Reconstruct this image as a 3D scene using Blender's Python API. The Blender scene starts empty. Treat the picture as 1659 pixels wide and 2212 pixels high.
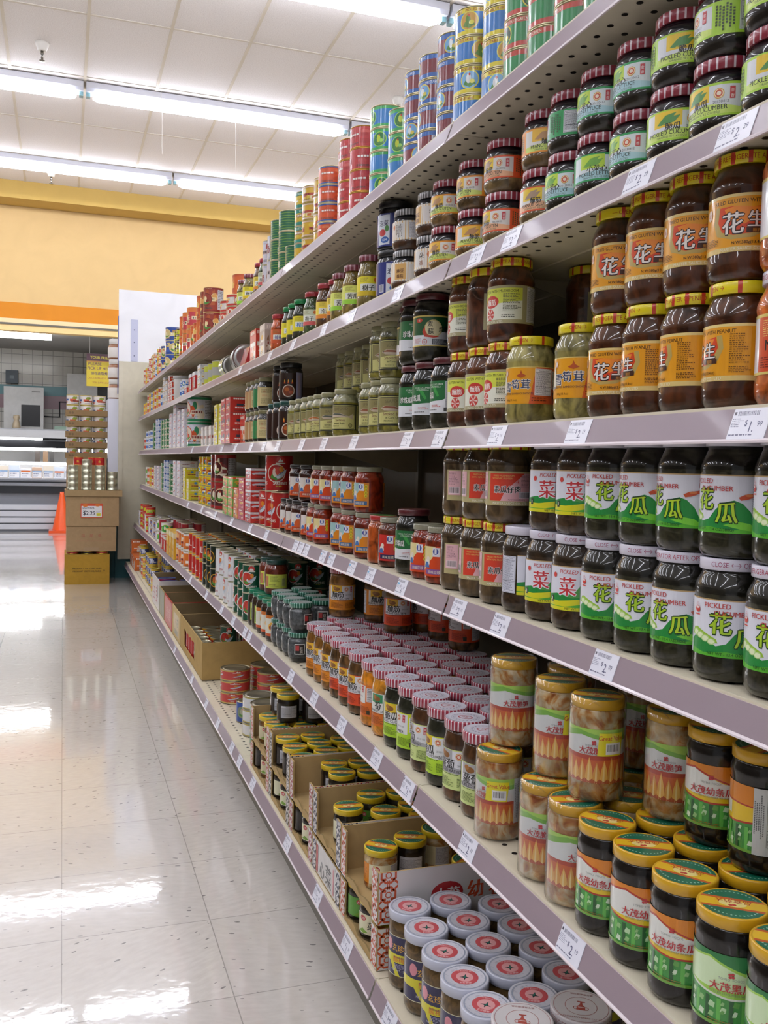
import bpy, math, random
from mathutils import Matrix, Vector
from mathutils.geometry import tessellate_polygon

SC = bpy.context.scene
COL = SC.collection
PI = math.pi
random.seed(7)

# ------------------------------------------------------------------ camera, world, lights, exposure
CAM_H = 1.0
YAW, PITCH, ROLL = math.radians(19.123), math.radians(-2.99), math.radians(1.3295)
cam_data = bpy.data.cameras.new('camera')
cam_data.sensor_fit = 'HORIZONTAL'; cam_data.sensor_width = 36.0
cam_data.lens = 2007.3 / 1659 * 36.0
cam_data.clip_start = 0.02
cam = bpy.data.objects.new('camera', cam_data); COL.objects.link(cam)
fw = Vector((math.sin(YAW)*math.cos(PITCH), math.cos(YAW)*math.cos(PITCH), math.sin(PITCH)))
rt0 = Vector((math.cos(YAW), -math.sin(YAW), 0)); up0 = rt0.cross(fw)
rt = rt0*math.cos(ROLL) + up0*math.sin(ROLL); up = -rt0*math.sin(ROLL) + up0*math.cos(ROLL)
m = Matrix((rt, up, -fw)).transposed().to_4x4(); m.translation = Vector((0, 0, CAM_H))
cam.matrix_world = m
SC.camera = cam

world = bpy.data.worlds.new('store_air'); SC.world = world
world.use_nodes = True
world.node_tree.nodes['Background'].inputs[0].default_value = (0.93, 0.95, 1.0, 1)
world.node_tree.nodes['Background'].inputs[1].default_value = 0.22

LAMP_EMIT = 17.0          # ceiling fluorescent diffusers
DELI_EMIT = 14.0           # lamps of the deli room and case
SC.view_settings.view_transform = 'Standard'
SC.view_settings.look = 'None'
SC.view_settings.gamma = 1.0
SC.view_settings.use_curve_mapping = False
SC.view_settings.exposure = 0.12
SC.cycles.max_bounces = 7; SC.cycles.diffuse_bounces = 4; SC.cycles.glossy_bounces = 3
SC.cycles.transmission_bounces = 5; SC.cycles.transparent_max_bounces = 8
SC.cycles.caustics_reflective = False; SC.cycles.caustics_refractive = False
SC.cycles.sample_clamp_indirect = 6.0

# ------------------------------------------------------------------ colour + materials
def C(h):
    if isinstance(h, tuple): return h
    h = h.lstrip('#')
    if len(h) == 3: h = ''.join(c*2 for c in h)
    out = []
    for i in (0, 2, 4):
        v = int(h[i:i+2], 16)/255.0
        out.append(v/12.92 if v <= 0.04045 else ((v+0.055)/1.055)**2.4)
    return (out[0], out[1], out[2], 1.0)

def new_mat(name):
    mt = bpy.data.materials.new(name); mt.use_nodes = True
    nt = mt.node_tree
    b = nt.nodes['Principled BSDF']
    return mt, nt, b

def attr_mat(name, rough=0.4, metal=0.0, coat=0.0, coat_r=0.05, spec=0.5, noise=0.0, nscale=40, bump=0.0, bscale=60, stretch=None):
    mt, nt, b = new_mat(name)
    a = nt.nodes.new('ShaderNodeAttribute'); a.attribute_name = 'Col'
    src = a.outputs['Color']
    if noise or bump:
        tc = nt.nodes.new('ShaderNodeTexCoord')
        oi = nt.nodes.new('ShaderNodeObjectInfo')
        ad = nt.nodes.new('ShaderNodeVectorMath'); ad.operation = 'ADD'
        mu = nt.nodes.new('ShaderNodeVectorMath'); mu.operation = 'SCALE'
        cb = nt.nodes.new('ShaderNodeCombineXYZ')
        for k in range(3): nt.links.new(oi.outputs['Random'], cb.inputs[k])
        nt.links.new(cb.outputs[0], mu.inputs[0]); mu.inputs['Scale'].default_value = 13.0
        nt.links.new(tc.outputs['Object'], ad.inputs[0]); nt.links.new(mu.outputs[0], ad.inputs[1])
        vec = ad.outputs[0]
        if stretch:
            mp = nt.nodes.new('ShaderNodeMapping'); mp.inputs['Scale'].default_value = stretch
            nt.links.new(vec, mp.inputs[0]); vec = mp.outputs[0]
    if noise:
        nz = nt.nodes.new('ShaderNodeTexNoise'); nz.inputs['Scale'].default_value = nscale
        nz.inputs['Detail'].default_value = 3.0; nz.inputs['Distortion'].default_value = 1.2
        nt.links.new(vec, nz.inputs['Vector'])
        mr = nt.nodes.new('ShaderNodeMapRange')
        mr.inputs['From Min'].default_value = 0.3; mr.inputs['From Max'].default_value = 0.7
        mr.inputs['To Min'].default_value = 1.0-noise; mr.inputs['To Max'].default_value = 1.0+noise
        nt.links.new(nz.outputs['Fac'], mr.inputs['Value'])
        vm = nt.nodes.new('ShaderNodeVectorMath'); vm.operation = 'SCALE'
        nt.links.new(src, vm.inputs[0]); nt.links.new(mr.outputs[0], vm.inputs['Scale'])
        src = vm.outputs[0]
    if bump:
        nb = nt.nodes.new('ShaderNodeTexNoise'); nb.inputs['Scale'].default_value = bscale
        nt.links.new(vec, nb.inputs['Vector'])
        bm = nt.nodes.new('ShaderNodeBump'); bm.inputs['Strength'].default_value = bump
        bm.inputs['Distance'].default_value = 0.002
        nt.links.new(nb.outputs['Fac'], bm.inputs['Height']); nt.links.new(bm.outputs[0], b.inputs['Normal'])
    nt.links.new(src, b.inputs['Base Color'])
    b.inputs['Roughness'].default_value = rough; b.inputs['Metallic'].default_value = metal
    b.inputs['Coat Weight'].default_value = coat; b.inputs['Coat Roughness'].default_value = coat_r
    b.inputs['Specular IOR Level'].default_value = spec
    return mt

def flat_mat(name, col, rough=0.5, metal=0.0, emit=0.0):
    mt, nt, b = new_mat(name)
    b.inputs['Base Color'].default_value = C(col); b.inputs['Roughness'].default_value = rough
    b.inputs['Metallic'].default_value = metal
    if emit:
        b.inputs['Emission Color'].default_value = C(col); b.inputs['Emission Strength'].default_value = emit
    return mt

M_PAPER = attr_mat('printed_paper', rough=0.42, coat=0.25, coat_r=0.2)
M_GLOSS = attr_mat('glossy_print', rough=0.3, coat=0.7, coat_r=0.08)
M_LID = attr_mat('lacquered_lid', rough=0.35, coat=0.5, coat_r=0.12)
M_JAR = attr_mat('jar_glass_and_food', rough=0.35, spec=0.15, coat=1.0, coat_r=0.015, noise=0.55, nscale=75, bump=0.06, bscale=40)
M_CHUNK = attr_mat('jar_glass_and_chunks', rough=0.35, spec=0.15, coat=1.0, coat_r=0.015, noise=0.75, nscale=45, bump=0.06, bscale=40, stretch=(1, 1, 0.6))
def bamboo_mat():
    mt, nt, b = new_mat('jar_glass_and_bamboo'); N = nt.nodes.new; L = nt.links.new
    tc = N('ShaderNodeTexCoord'); oi = N('ShaderNodeObjectInfo'); cb = N('ShaderNodeCombineXYZ'); ad = N('ShaderNodeVectorMath')
    for k in range(3): L(oi.outputs['Random'], cb.inputs[k])
    L(tc.outputs['Object'], ad.inputs[0]); L(cb.outputs[0], ad.inputs[1])
    vo = N('ShaderNodeTexVoronoi'); vo.inputs['Scale'].default_value = 62; L(ad.outputs[0], vo.inputs['Vector'])
    nz = N('ShaderNodeTexNoise'); nz.inputs['Scale'].default_value = 38; nz.inputs['Detail'].default_value = 4; nz.inputs['Distortion'].default_value = 1.6; L(ad.outputs[0], nz.inputs['Vector'])
    cr = N('ShaderNodeValToRGB'); el = cr.color_ramp.elements
    el[0].position = .33; el[0].color = C('#9a4f1c'); el[1].position = .66; el[1].color = C('#d9c7a4')
    e2 = el.new(.46); e2.color = C('#c48a48'); e3 = el.new(.55); e3.color = C('#cfb283')
    L(nz.outputs['Fac'], cr.inputs[0])
    mr = N('ShaderNodeMapRange'); mr.inputs['From Max'].default_value = .7; mr.inputs['To Min'].default_value = 1.08; mr.inputs['To Max'].default_value = .62; L(vo.outputs['Distance'], mr.inputs['Value'])
    vm = N('ShaderNodeVectorMath'); vm.operation = 'SCALE'; L(cr.outputs[0], vm.inputs[0]); L(mr.outputs[0], vm.inputs['Scale']); L(vm.outputs[0], b.inputs['Base Color'])
    b.inputs['Roughness'].default_value = .35; b.inputs['Specular IOR Level'].default_value = .15; b.inputs['Coat Weight'].default_value = 1.0; b.inputs['Coat Roughness'].default_value = .015
    return mt
M_BAMBOO = bamboo_mat()
M_TIN = attr_mat('tinplate', rough=0.3, metal=0.85)
M_CARD = attr_mat('cardboard', rough=0.85, spec=0.2, noise=0.06, nscale=20)
M_STEEL = attr_mat('painted_steel', rough=0.45, noise=0.05, nscale=9)
M_PLAST = attr_mat('plastic', rough=0.3, coat=0.2)
M_MATTE = attr_mat('matte_paint', rough=0.75, spec=0.3, noise=0.03, nscale=3)
M_CHROME = attr_mat('brushed_metal', rough=0.18, metal=0.9)
M_ALU = attr_mat('dull_aluminium', rough=0.32, metal=0.45)
M_LAMP = flat_mat('fluorescent_diffuser', '#f5f7ff', 0.4, emit=LAMP_EMIT)
M_DELI = flat_mat('deli_lamp', '#ffffff', 0.4, emit=DELI_EMIT)

def glass_mat(name, alpha=0.12, rough=0.05, tint='#ffffff'):
    mt, nt, b = new_mat(name)
    tr = nt.nodes.new('ShaderNodeBsdfTransparent'); tr.inputs[0].default_value = C(tint)
    gl = nt.nodes.new('ShaderNodeBsdfGlossy'); gl.inputs['Roughness'].default_value = rough
    fr = nt.nodes.new('ShaderNodeLayerWeight'); fr.inputs['Blend'].default_value = alpha
    mx = nt.nodes.new('ShaderNodeMixShader')
    out = nt.nodes['Material Output']
    nt.links.new(fr.outputs['Facing'], mx.inputs[0]); nt.links.new(tr.outputs[0], mx.inputs[1]); nt.links.new(gl.outputs[0], mx.inputs[2])
    nt.links.new(mx.outputs[0], out.inputs['Surface'])
    return mt
M_WRAP = glass_mat('clear_wrap', 0.2, 0.12)
M_GLASS = glass_mat('case_glass', 0.15, 0.03)

# ------------------------------------------------------------------ mesh builder
class G:
    def __init__(s): s.v = []; s.f = []; s.c = []; s.m = []; s.s = []
    def face(s, pts, col, mat=0, smooth=False):
        n = len(s.v); s.v.extend(pts); s.f.append(tuple(range(n, n+len(pts))))
        s.c.append(C(col)); s.m.append(mat); s.s.append(smooth)
    def box(s, x0, x1, y0, y1, z0, z1, col, mat=0, cols=None, skip=''):
        P = [(x0,y0,z0),(x1,y0,z0),(x1,y1,z0),(x0,y1,z0),(x0,y0,z1),(x1,y0,z1),(x1,y1,z1),(x0,y1,z1)]
        F = {'b':(3,2,1,0),'t':(4,5,6,7),'f':(0,1,5,4),'r':(1,2,6,5),'k':(2,3,7,6),'l':(3,0,4,7)}
        n = len(s.v); s.v.extend(P)
        for k, f in F.items():
            if k in skip: continue
            s.f.append(tuple(n+i for i in f)); s.c.append(C((cols or {}).get(k, col))); s.m.append(mat); s.s.append(False)
    def prism(s, poly, axis, a0, a1, col, mat=0):
        """convex polygon extruded along axis"""
        def P(p, a):
            return {'x': (a, p[0], p[1]), 'y': (p[0], a, p[1]), 'z': (p[0], p[1], a)}[axis]
        n = len(poly)
        s.face([P(p, a0) for p in poly], col, mat); s.face([P(p, a1) for p in reversed(poly)], col, mat)
        for i in range(n):
            q = poly[(i+1) % n]
            s.face([P(poly[i], a0), P(poly[i], a1), P(q, a1), P(q, a0)], col, mat)
    def lathe(s, prof, n=32, col='#fff', mat=0, cols=None, smooth=True, fn=None, sq=0.0, cap0=True, cap1=True):
        """prof [(r,z)] bottom to top in metres; cols per segment; fn(i,j)->colour; sq squares the section"""
        base = len(s.v)
        for r, z in prof:
            for i in range(n):
                a = 2*PI*i/n
                k = 1.0
                if sq: k = 1.0 - sq + sq*min(1.25, 1.0/max(abs(math.cos(a)), abs(math.sin(a))))
                s.v.append((r*k*math.cos(a), r*k*math.sin(a), z))
        for j in range(len(prof)-1):
            for i in range(n):
                a = base+j*n+i; b = base+j*n+(i+1) % n
                s.f.append((a, b, b+n, a+n))
                cc = fn(i, j) if fn else (cols[j] if cols else col)
                s.c.append(C(cc)); s.m.append(mat); s.s.append(smooth)
        if cap0 and prof[0][0] > 1e-5:
            s.f.append(tuple(base+i for i in reversed(range(n)))); s.c.append(C(fn(0, 0) if fn else (cols[0] if cols else col))); s.m.append(mat); s.s.append(False)
        if cap1 and prof[-1][0] > 1e-5:
            b = base+(len(prof)-1)*n
            s.f.append(tuple(b+i for i in range(n))); s.c.append(C(fn(0, len(prof)-2) if fn else (cols[-1] if cols else col))); s.m.append(mat); s.s.append(False)
    def tube(s, pts, r, col, n=8, mat=0):
        base = len(s.v)
        for i, p in enumerate(pts):
            p = Vector(p); d = (Vector(pts[min(i+1, len(pts)-1)]) - Vector(pts[max(i-1, 0)])).normalized()
            a = d.orthogonal().normalized(); b = d.cross(a)
            for k in range(n):
                t = 2*PI*k/n; q = p + (a*math.cos(t)+b*math.sin(t))*r
                s.v.append(tuple(q))
        for j in range(len(pts)-1):
            for k in range(n):
                a0 = base+j*n+k; b0 = base+j*n+(k+1) % n
                s.f.append((a0, b0, b0+n, a0+n)); s.c.append(C(col)); s.m.append(mat); s.s.append(True)
    def mesh(s, name, mats):
        me = bpy.data.meshes.new(name)
        me.from_pydata(s.v, [], s.f)
        for mt in (mats if isinstance(mats, (list, tuple)) else [mats]): me.materials.append(mt)
        me.polygons.foreach_set('material_index', s.m)
        me.polygons.foreach_set('use_smooth', s.s)
        at = me.attributes.new('Col', 'FLOAT_COLOR', 'FACE')
        flat = [x for c in s.c for x in c]
        at.data.foreach_set('color', flat)
        me.update()
        return me

# ------------------------------------------------------------------ flat print, bent round jars and cans
_GL = {}
def glyphs(txt, bold=0.0):
    k = (txt, bold)
    if k not in _GL:
        cu = bpy.data.curves.new('t', 'FONT'); cu.body = txt; cu.resolution_u = 2; cu.offset = bold
        o = bpy.data.objects.new('t', cu); COL.objects.link(o)
        dg = bpy.context.evaluated_depsgraph_get()
        me = bpy.data.meshes.new_from_object(o.evaluated_get(dg))
        me.calc_loop_triangles()
        tri = [[(me.vertices[i].co.x, me.vertices[i].co.y) for i in t.vertices] for t in me.loop_triangles]
        xs = [p[0] for t in tri for p in t] or [0, 1]
        _GL[k] = (tri, min(xs), max(xs))
        bpy.data.objects.remove(o); bpy.data.meshes.remove(me); bpy.data.curves.remove(cu)
    return _GL[k]

def clip(poly, a, s, c):
    out = []
    for i in range(len(poly)):
        p, q = poly[i-1], poly[i]
        dp, dq = s*(p[a]-c), s*(q[a]-c)
        if (dp >= 0) != (dq >= 0):
            t = dp/(dp-dq); out.append((p[0]+(q[0]-p[0])*t, p[1]+(q[1]-p[1])*t))
        if dq >= 0: out.append(q)
    return out

class Pr:
    """a print in millimetres: u to the reader's right, z up"""
    def __init__(s): s.it = []; s.k = 0
    def add(s, pts, col): s.it.append((pts, col, s.k))
    def rect(s, u0, u1, z0, z1, col, up=True):
        if up: s.k += 1
        s.add([(u0, z0), (u1, z0), (u1, z1), (u0, z1)], col); return s
    def poly(s, pts, col):
        s.k += 1
        for t in tessellate_polygon([[Vector((p[0], p[1], 0)) for p in pts]]):
            s.add([pts[i] for i in t], col)
        return s
    def ell(s, u, z, ru, rz, col, n=18):
        s.k += 1
        s.add([(u+ru*math.cos(2*PI*i/n), z+rz*math.sin(2*PI*i/n)) for i in range(n)], col); return s
    def ring(s, u, z, r, w, col, n=20):
        s.k += 1
        for i in range(n):
            a, b = 2*PI*i/n, 2*PI*(i+1)/n
            s.add([(u+r*math.cos(a), z+r*math.sin(a)), (u+r*math.cos(b), z+r*math.sin(b)), (u+(r-w)*math.cos(b), z+(r-w)*math.sin(b)), (u+(r-w)*math.cos(a), z+(r-w)*math.sin(a))], col)
        return s
    def text(s, txt, u, z, h, col, bold=0.0, sx=1.0, al='c', sl=0.0, rot=0.0, out=None):
        tri, x0, x1 = glyphs(txt); cjk = any(ord(ch) > 0x2e80 for ch in txt); k = h/(0.93 if cjk else 0.72)
        w = (x1-x0)*k*sx; off = -w/2 if al == 'c' else (0 if al == 'l' else -w)
        cr, sr = math.cos(rot), math.sin(rot)
        def stamp(c, shifts):
            for dx, dy in shifts:
                s.k += 1
                for t in tri:
                    pts = []
                    for x, y in t:
                        px = off+(x-x0)*k*sx+sl*y*k+dx*h; py = y*k+dy*h
                        pts.append((u+px*cr-py*sr, z+px*sr+py*cr))
                    s.add(pts, c)
        b_ = bold*(.85 if cjk else .7)
        if out:
            q = b_+.045; stamp(out, [(q*math.cos(a*PI/2.5+.3), q*math.sin(a*PI/2.5+.3)) for a in range(5)])
        stamp(col, [(-b_, 0), (b_, .3*b_)] if cjk and b_ else ([(-b_, 0), (b_, 0)] if b_ else [(0, 0)]))
        return s
    def lines(s, u0, u1, z0, z1, n, col, seed=1, gap=0.3, fill=0.42):
        n = n if n < 3 else int(n*1.4)
        s.k += 1; R = random.Random(seed); dz = (z1-z0)/n
        for i in range(n):
            zt = z1-i*dz; u = u0; end = u0+(u1-u0)*R.uniform(0.6, 1.0)
            while u < end:
                w = min(R.uniform(0.04, 0.13)*(u1-u0), end-u)
                if w > 0.01*(u1-u0): s.add([(u, zt-dz*fill), (u+w, zt-dz*fill), (u+w, zt), (u, zt)], col)
                u += w+gap*dz+0.2
        return s
    def cols(s, u0, u1, z0, z1, n, col, seed=1):
        s.k += 1; R = random.Random(seed); du = (u1-u0)/n
        for i in range(n):
            z = z1-R.uniform(0, .2)*(z1-z0); end = z0+R.uniform(0, .35)*(z1-z0)
            while z > end:
                hh = du*0.62
                s.add([(u0+i*du, z-hh), (u0+(i+.6)*du, z-hh), (u0+(i+.6)*du, z), (u0+i*du, z)], col); z -= hh*1.45
        return s
    def nutri(s, u0, u1, z0, z1, bg='#e8e8ee', ink='#55576a', title=True, seed=2):
        s.rect(u0, u1, z0, z1, bg); w = u1-u0; h = z1-z0; s.k += 1
        t = min(.35, w*.02)
        for r in ((u0+1, u1-1, z0+1, z0+1+t), (u0+1, u1-1, z1-1-t, z1-1), (u0+1, u0+1+t, z0+1, z1-1), (u1-1-t, u1-1, z0+1, z1-1)):
            s.rect(*r, ink, up=False)
        zt = z1-2
        if title: s.text('Nutrition Facts', (u0+u1)/2, z1-4.0, min(2.0, w*.11), ink, bold=.02); zt = z1-5.2
        s.rect(u0+1.5, u1-1.5, zt-.5, zt, '#33343f', up=False)
        s.lines(u0+2, u1-2, z0+2.5, zt-1.4, max(6, int(h/2.4)), ink, seed)
        s.rect(u0+1.5, u1-1.5, z0+h*.32, z0+h*.32+.5, '#33343f', up=False)
        return s
    def barcode(s, u0, u1, z0, z1, vert=False, seed=5, bg='#eee', ink='#333'):
        s.rect(u0, u1, z0, z1, bg); s.k += 1; R = random.Random(seed)
        if vert:
            z = z0+1
            while z < z1-1:
                w = R.choice((.35, .35, .7, 1.0)); s.add([(u0+1, z), (u1-1, z), (u1-1, z+w), (u0+1, z+w)], ink); z += w+R.choice((.4, .7))
        else:
            u = u0+1
            while u < u1-1:
                w = R.choice((.35, .35, .7, 1.0)); s.add([(u, z0+1.5), (u+w, z0+1.5), (u+w, z1-1), (u, z1-1)], ink); u += w+R.choice((.4, .7))
        return s
    def bend(s, g, R, z0, mat=0, sc=1.0, lo=None, hi=None, cell=3.0, eps=2.2e-5):
        """R metres; wrap round -x side; z0 metres"""
        for pts, col, k in s.it:
            us = [p[0] for p in pts]
            a, b = min(us), max(us)
            i0, i1 = math.floor(a/cell), math.ceil(b/cell)
            for i in range(i0, max(i1, i0+1)):
                q = pts
                if a < i*cell: q = clip(q, 0, 1, i*cell)
                if q and b > (i+1)*cell: q = clip(q, 0, -1, (i+1)*cell)
                if len(q) < 3: continue
                rr = R+k*eps
                g.face([(rr*math.cos(PI+u*sc*.001/R), rr*math.sin(PI+u*sc*.001/R), z0+z*sc*.001) for u, z in q], col, mat, True)
        return g
    def flat(s, g, fn, mat=0, eps=2.5e-5):
        """fn(u_m, z_m, lift) -> point"""
        for pts, col, k in s.it:
            g.face([fn(u*.001, z*.001, k*eps+1e-4) for u, z in pts], col, mat)
        return g

# ------------------------------------------------------------------ objects
def link(o, parent=None):
    COL.objects.link(o)
    if parent: o.parent = parent
    return o
def ob(name, me, parent=None, loc=(0, 0, 0), rz=0.0, label=None):
    o = bpy.data.objects.new(name, me); o.location = loc; o.rotation_euler = (0, 0, rz)
    if label: o['label'] = label
    return link(o, parent)
def empty(name, loc, rz=0.0, rx=0.0, ry=0.0):
    o = bpy.data.objects.new(name, None); o.location = loc; o.rotation_euler = (rx, ry, rz); o.empty_display_size = .05
    return link(o)
def tag(o, label, cat, group=None):
    o['label'] = label; o['category'] = cat
    if group: o['group'] = group
    return o
def struct(name, g, mats):
    o = ob(name, g.mesh(name, mats)); o['kind'] = 'structure'; return o

# ================================================================== SETTING
CEIL = 4.3
# floor
def floor_material():
    mt, nt, b = new_mat('vinyl_tile_floor'); N = nt.nodes.new; L = nt.links.new
    tc = N('ShaderNodeTexCoord'); sep = N('ShaderNodeSeparateXYZ'); L(tc.outputs['Object'], sep.inputs[0])
    def math_(op, a, bb=None, c=None):
        n = N('ShaderNodeMath'); n.operation = op
        for k, v in enumerate((a, bb, c)):
            if v is None: continue
            if isinstance(v, (int, float)): n.inputs[k].default_value = v
            else: L(v, n.inputs[k])
        return n.outputs[0]
    T = .3048
    ux = math_('DIVIDE', math_('ADD', sep.outputs[0], 30*T-.003), T); uy = math_('DIVIDE', math_('ADD', sep.outputs[1], 30*T-.1524), T)
    fx, fy = math_('FRACT', ux), math_('FRACT', uy)
    ex = math_('ABSOLUTE', math_('SUBTRACT', fx, .5)); ey = math_('ABSOLUTE', math_('SUBTRACT', fy, .5))
    seam = math_('GREATER_THAN', math_('MAXIMUM', ex, ey), .4965)
    cell = N('ShaderNodeCombineXYZ'); L(math_('FLOOR', ux), cell.inputs[0]); L(math_('FLOOR', uy), cell.inputs[1])
    wn = N('ShaderNodeTexWhiteNoise'); wn.noise_dimensions = '2D'; L(cell.outputs[0], wn.inputs['Vector'])
    # chips, turned by tile
    ch = math_('MODULO', math_('ADD', math_('FLOOR', ux), math_('FLOOR', uy)), 2.0)
    mpv = N('ShaderNodeVectorRotate'); mpv.rotation_type = 'Z_AXIS'
    L(tc.outputs['Object'], mpv.inputs['Vector']); L(math_('MULTIPLY', math_('SUBTRACT', wn.outputs['Value'], .5), 1.2), mpv.inputs['Angle'])
    mp = N('ShaderNodeMapping'); mp.inputs['Scale'].default_value = (46, 120, 1); L(mpv.outputs[0], mp.inputs[0])
    vo = N('ShaderNodeTexVoronoi'); vo.inputs['Scale'].default_value = 1.0; vo.inputs['Randomness'].default_value = 1.0; L(mp.outputs[0], vo.inputs['Vector'])
    sepc = N('ShaderNodeSeparateColor'); L(vo.outputs['Color'], sepc.inputs[0])
    rad = math_('MULTIPLY', sepc.outputs[1], .34)
    chip = math_('MULTIPLY', math_('LESS_THAN', vo.outputs['Distance'], rad), math_('GREATER_THAN', sepc.outputs[0], .82))
    nz = N('ShaderNodeTexNoise'); nz.inputs['Scale'].default_value = 60; nz.inputs['Detail'].default_value = 4; L(mp.outputs[0], nz.inputs['Vector']); nz.inputs['Scale'].default_value = .7
    cr = N('ShaderNodeValToRGB'); cr.color_ramp.elements[0].position = .3; cr.color_ramp.elements[0].color = C('#cac4bd'); cr.color_ramp.elements[1].position = .7; cr.color_ramp.elements[1].color = C('#d6d1ca')
    L(nz.outputs['Fac'], cr.inputs[0])
    def mix(f, a, bb):
        n = N('ShaderNodeMix'); n.data_type = 'RGBA'
        if isinstance(f, (int, float)): n.inputs[0].default_value = f
        else: L(f, n.inputs[0])
        for k, v in ((6, a), (7, bb)):
            if isinstance(v, str): n.inputs[k].default_value = C(v)
            else: L(v, n.inputs[k])
        return n.outputs[2]
    col = mix(math_('MULTIPLY', wn.outputs['Value'], .35), cr.outputs[0], '#c2bdb8')
    # a grey tile border in front of the deli case
    by = math_('MULTIPLY', math_('GREATER_THAN', sep.outputs[1], 11.58), math_('LESS_THAN', sep.outputs[1], 12.5))
    bx = math_('GREATER_THAN', math_('MODULO', math_('FLOOR', uy), 2.0), .5)
    col = mix(math_('MULTIPLY', by, math_('MULTIPLY', bx, .8)), col, '#7d7d80')
    col = mix(math_('MULTIPLY', chip, .75), col, '#5d5a5c')
    col = mix(math_('MULTIPLY', seam, .6), col, '#77736f')
    L(col, b.inputs['Base Color'])
    n2 = N('ShaderNodeTexNoise'); n2.inputs['Scale'].default_value = 3.0; n2.inputs['Detail'].default_value = 5; L(tc.outputs['Object'], n2.inputs['Vector'])
    n3 = N('ShaderNodeTexNoise'); n3.inputs['Scale'].default_value = 38.0; n3.inputs['Detail'].default_value = 2; L(tc.outputs['Object'], n3.inputs['Vector'])
    bu = N('ShaderNodeBump'); bu.inputs['Strength'].default_value = .10; bu.inputs['Distance'].default_value = .004
    L(math_('ADD', math_('MULTIPLY', n2.outputs['Fac'], 2.0), math_('MULTIPLY', n3.outputs['Fac'], .35)), bu.inputs['Height']); L(bu.outputs[0], b.inputs['Normal'])
    b.inputs['Roughness'].default_value = .22; b.inputs['Specular IOR Level'].default_value = .5
    b.inputs['Coat Weight'].default_value = 1.0; b.inputs['Coat Roughness'].default_value = .05
    L(bu.outputs[0], b.inputs['Coat Normal'])
    return mt
g = G(); g.face([(-9, -6, 0), (9, -6, 0), (9, 17, 0), (-9, 17, 0)], '#ccc')
struct('floor', g, floor_material())

def ceiling_material():
    mt, nt, b = new_mat('lay_in_ceiling_tile'); N = nt.nodes.new; L = nt.links.new
    tc = N('ShaderNodeTexCoord'); nz = N('ShaderNodeTexNoise'); nz.inputs['Scale'].default_value = 130; nz.inputs['Detail'].default_value = 3
    L(tc.outputs['Object'], nz.inputs['Vector'])
    cr = N('ShaderNodeValToRGB'); cr.color_ramp.elements[0].position = .25; cr.color_ramp.elements[0].color = C('#dad4d1'); cr.color_ramp.elements[1].position = .6; cr.color_ramp.elements[1].color = C('#eeeae8')
    L(nz.outputs['Fac'], cr.inputs[0]); L(cr.outputs[0], b.inputs['Base Color'])
    bu = N('ShaderNodeBump'); bu.inputs['Strength'].default_value = .25; bu.inputs['Distance'].default_value = .003
    L(nz.outputs['Fac'], bu.inputs['Height']); L(bu.outputs[0], b.inputs['Normal'])
    b.inputs['Roughness'].default_value = .9; b.inputs['Specular IOR Level'].default_value = .2
    return mt
g = G(); g.box(-9, 9, -6, 12.6, CEIL, CEIL+.05, '#ddd')
struct('ceiling', g, ceiling_material())
g = G()
for k in range(-15, 16):
    x = .17+.61*k
    if -9 < x < 9: g.box(x-.012, x+.012, -6, 12.4, CEIL-.006, CEIL, '#d6cdbd')
y = .16-1.22*5
while y < 12.4:
    if y > -6: g.box(-9, 9, y-.012, y+.012, CEIL-.0055, CEIL, '#d8d0c4')
    y += 1.22
struct('trim_1', g, M_MATTE)

# far wall over the deli opening
YW = 12.6
g = G()
g.box(-9, 9, YW, YW+.12, 2.66, CEIL, '#d3b47e')
g.box(1.4, 9, YW, YW+.12, 0, 2.66, '#d3b47e')
struct('wall_far', g, M_MATTE)
g = G(); g.box(-9, 9, 12.22, YW, 4.09, CEIL, '#c3a35a'); struct('trim_2', g, M_MATTE)
g = G(); g.box(-9, 9, YW-.012, YW, 2.70, 2.90, '#cf8424')
struct('trim_3', g, M_MATTE)
g = G()
g.box(-9, 1.4, YW-.03, YW+.1, 2.645, 2.70, '#efd6a8'); g.box(-9, 1.4, YW-.04, YW+.1, 2.622, 2.645, '#6d6a62')
g.box(-9, 1.4, YW-.03, YW+.12, 2.55, 2.622, '#f0cf92')
struct('trim_4', g, M_MATTE)
# deli room
def tile_mat():
    mt, nt, b = new_mat('white_wall_tile'); N = nt.nodes.new; L = nt.links.new
    tc = N('ShaderNodeTexCoord'); mp = N('ShaderNodeMapping'); mp.inputs['Rotation'].default_value = (PI/2, 0, 0); L(tc.outputs['Object'], mp.inputs[0])
    sp = N('ShaderNodeSeparateXYZ'); L(tc.outputs['Object'], sp.inputs[0])
    br = N('ShaderNodeTexBrick'); br.offset = 0; br.inputs['Scale'].default_value = 1.0
    br.inputs['Brick Width'].default_value = .152; br.inputs['Row Height'].default_value = .152; br.inputs['Mortar Size'].default_value = .004
    br.inputs['Color1'].default_value = C('#cdc9c1'); br.inputs['Color2'].default_value = C('#bfbbb3'); br.inputs['Mortar'].default_value = C('#77746e')
    L(mp.outputs[0], br.inputs['Vector'])
    def band(z0, z1):
        a = N('ShaderNodeMath'); a.operation = 'COMPARE'; L(sp.outputs[2], a.inputs[0]); a.inputs[1].default_value = (z0+z1)/2; a.inputs[2].default_value = (z1-z0)/2
        return a.outputs[0]
    src = br.outputs['Color']
    for z0, z1, c in ((1.95, 2.10, '#5c8c92'), (1.74, 1.95, '#a2838a')):
        mx = N('ShaderNodeMix'); mx.data_type = 'RGBA'; L(band(z0, z1), mx.inputs[0]); L(src, mx.inputs[6]); mx.inputs[7].default_value = C(c); src = mx.outputs[2]
    L(src, b.inputs['Base Color']); b.inputs['Roughness'].default_value = .2
    return mt
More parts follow.
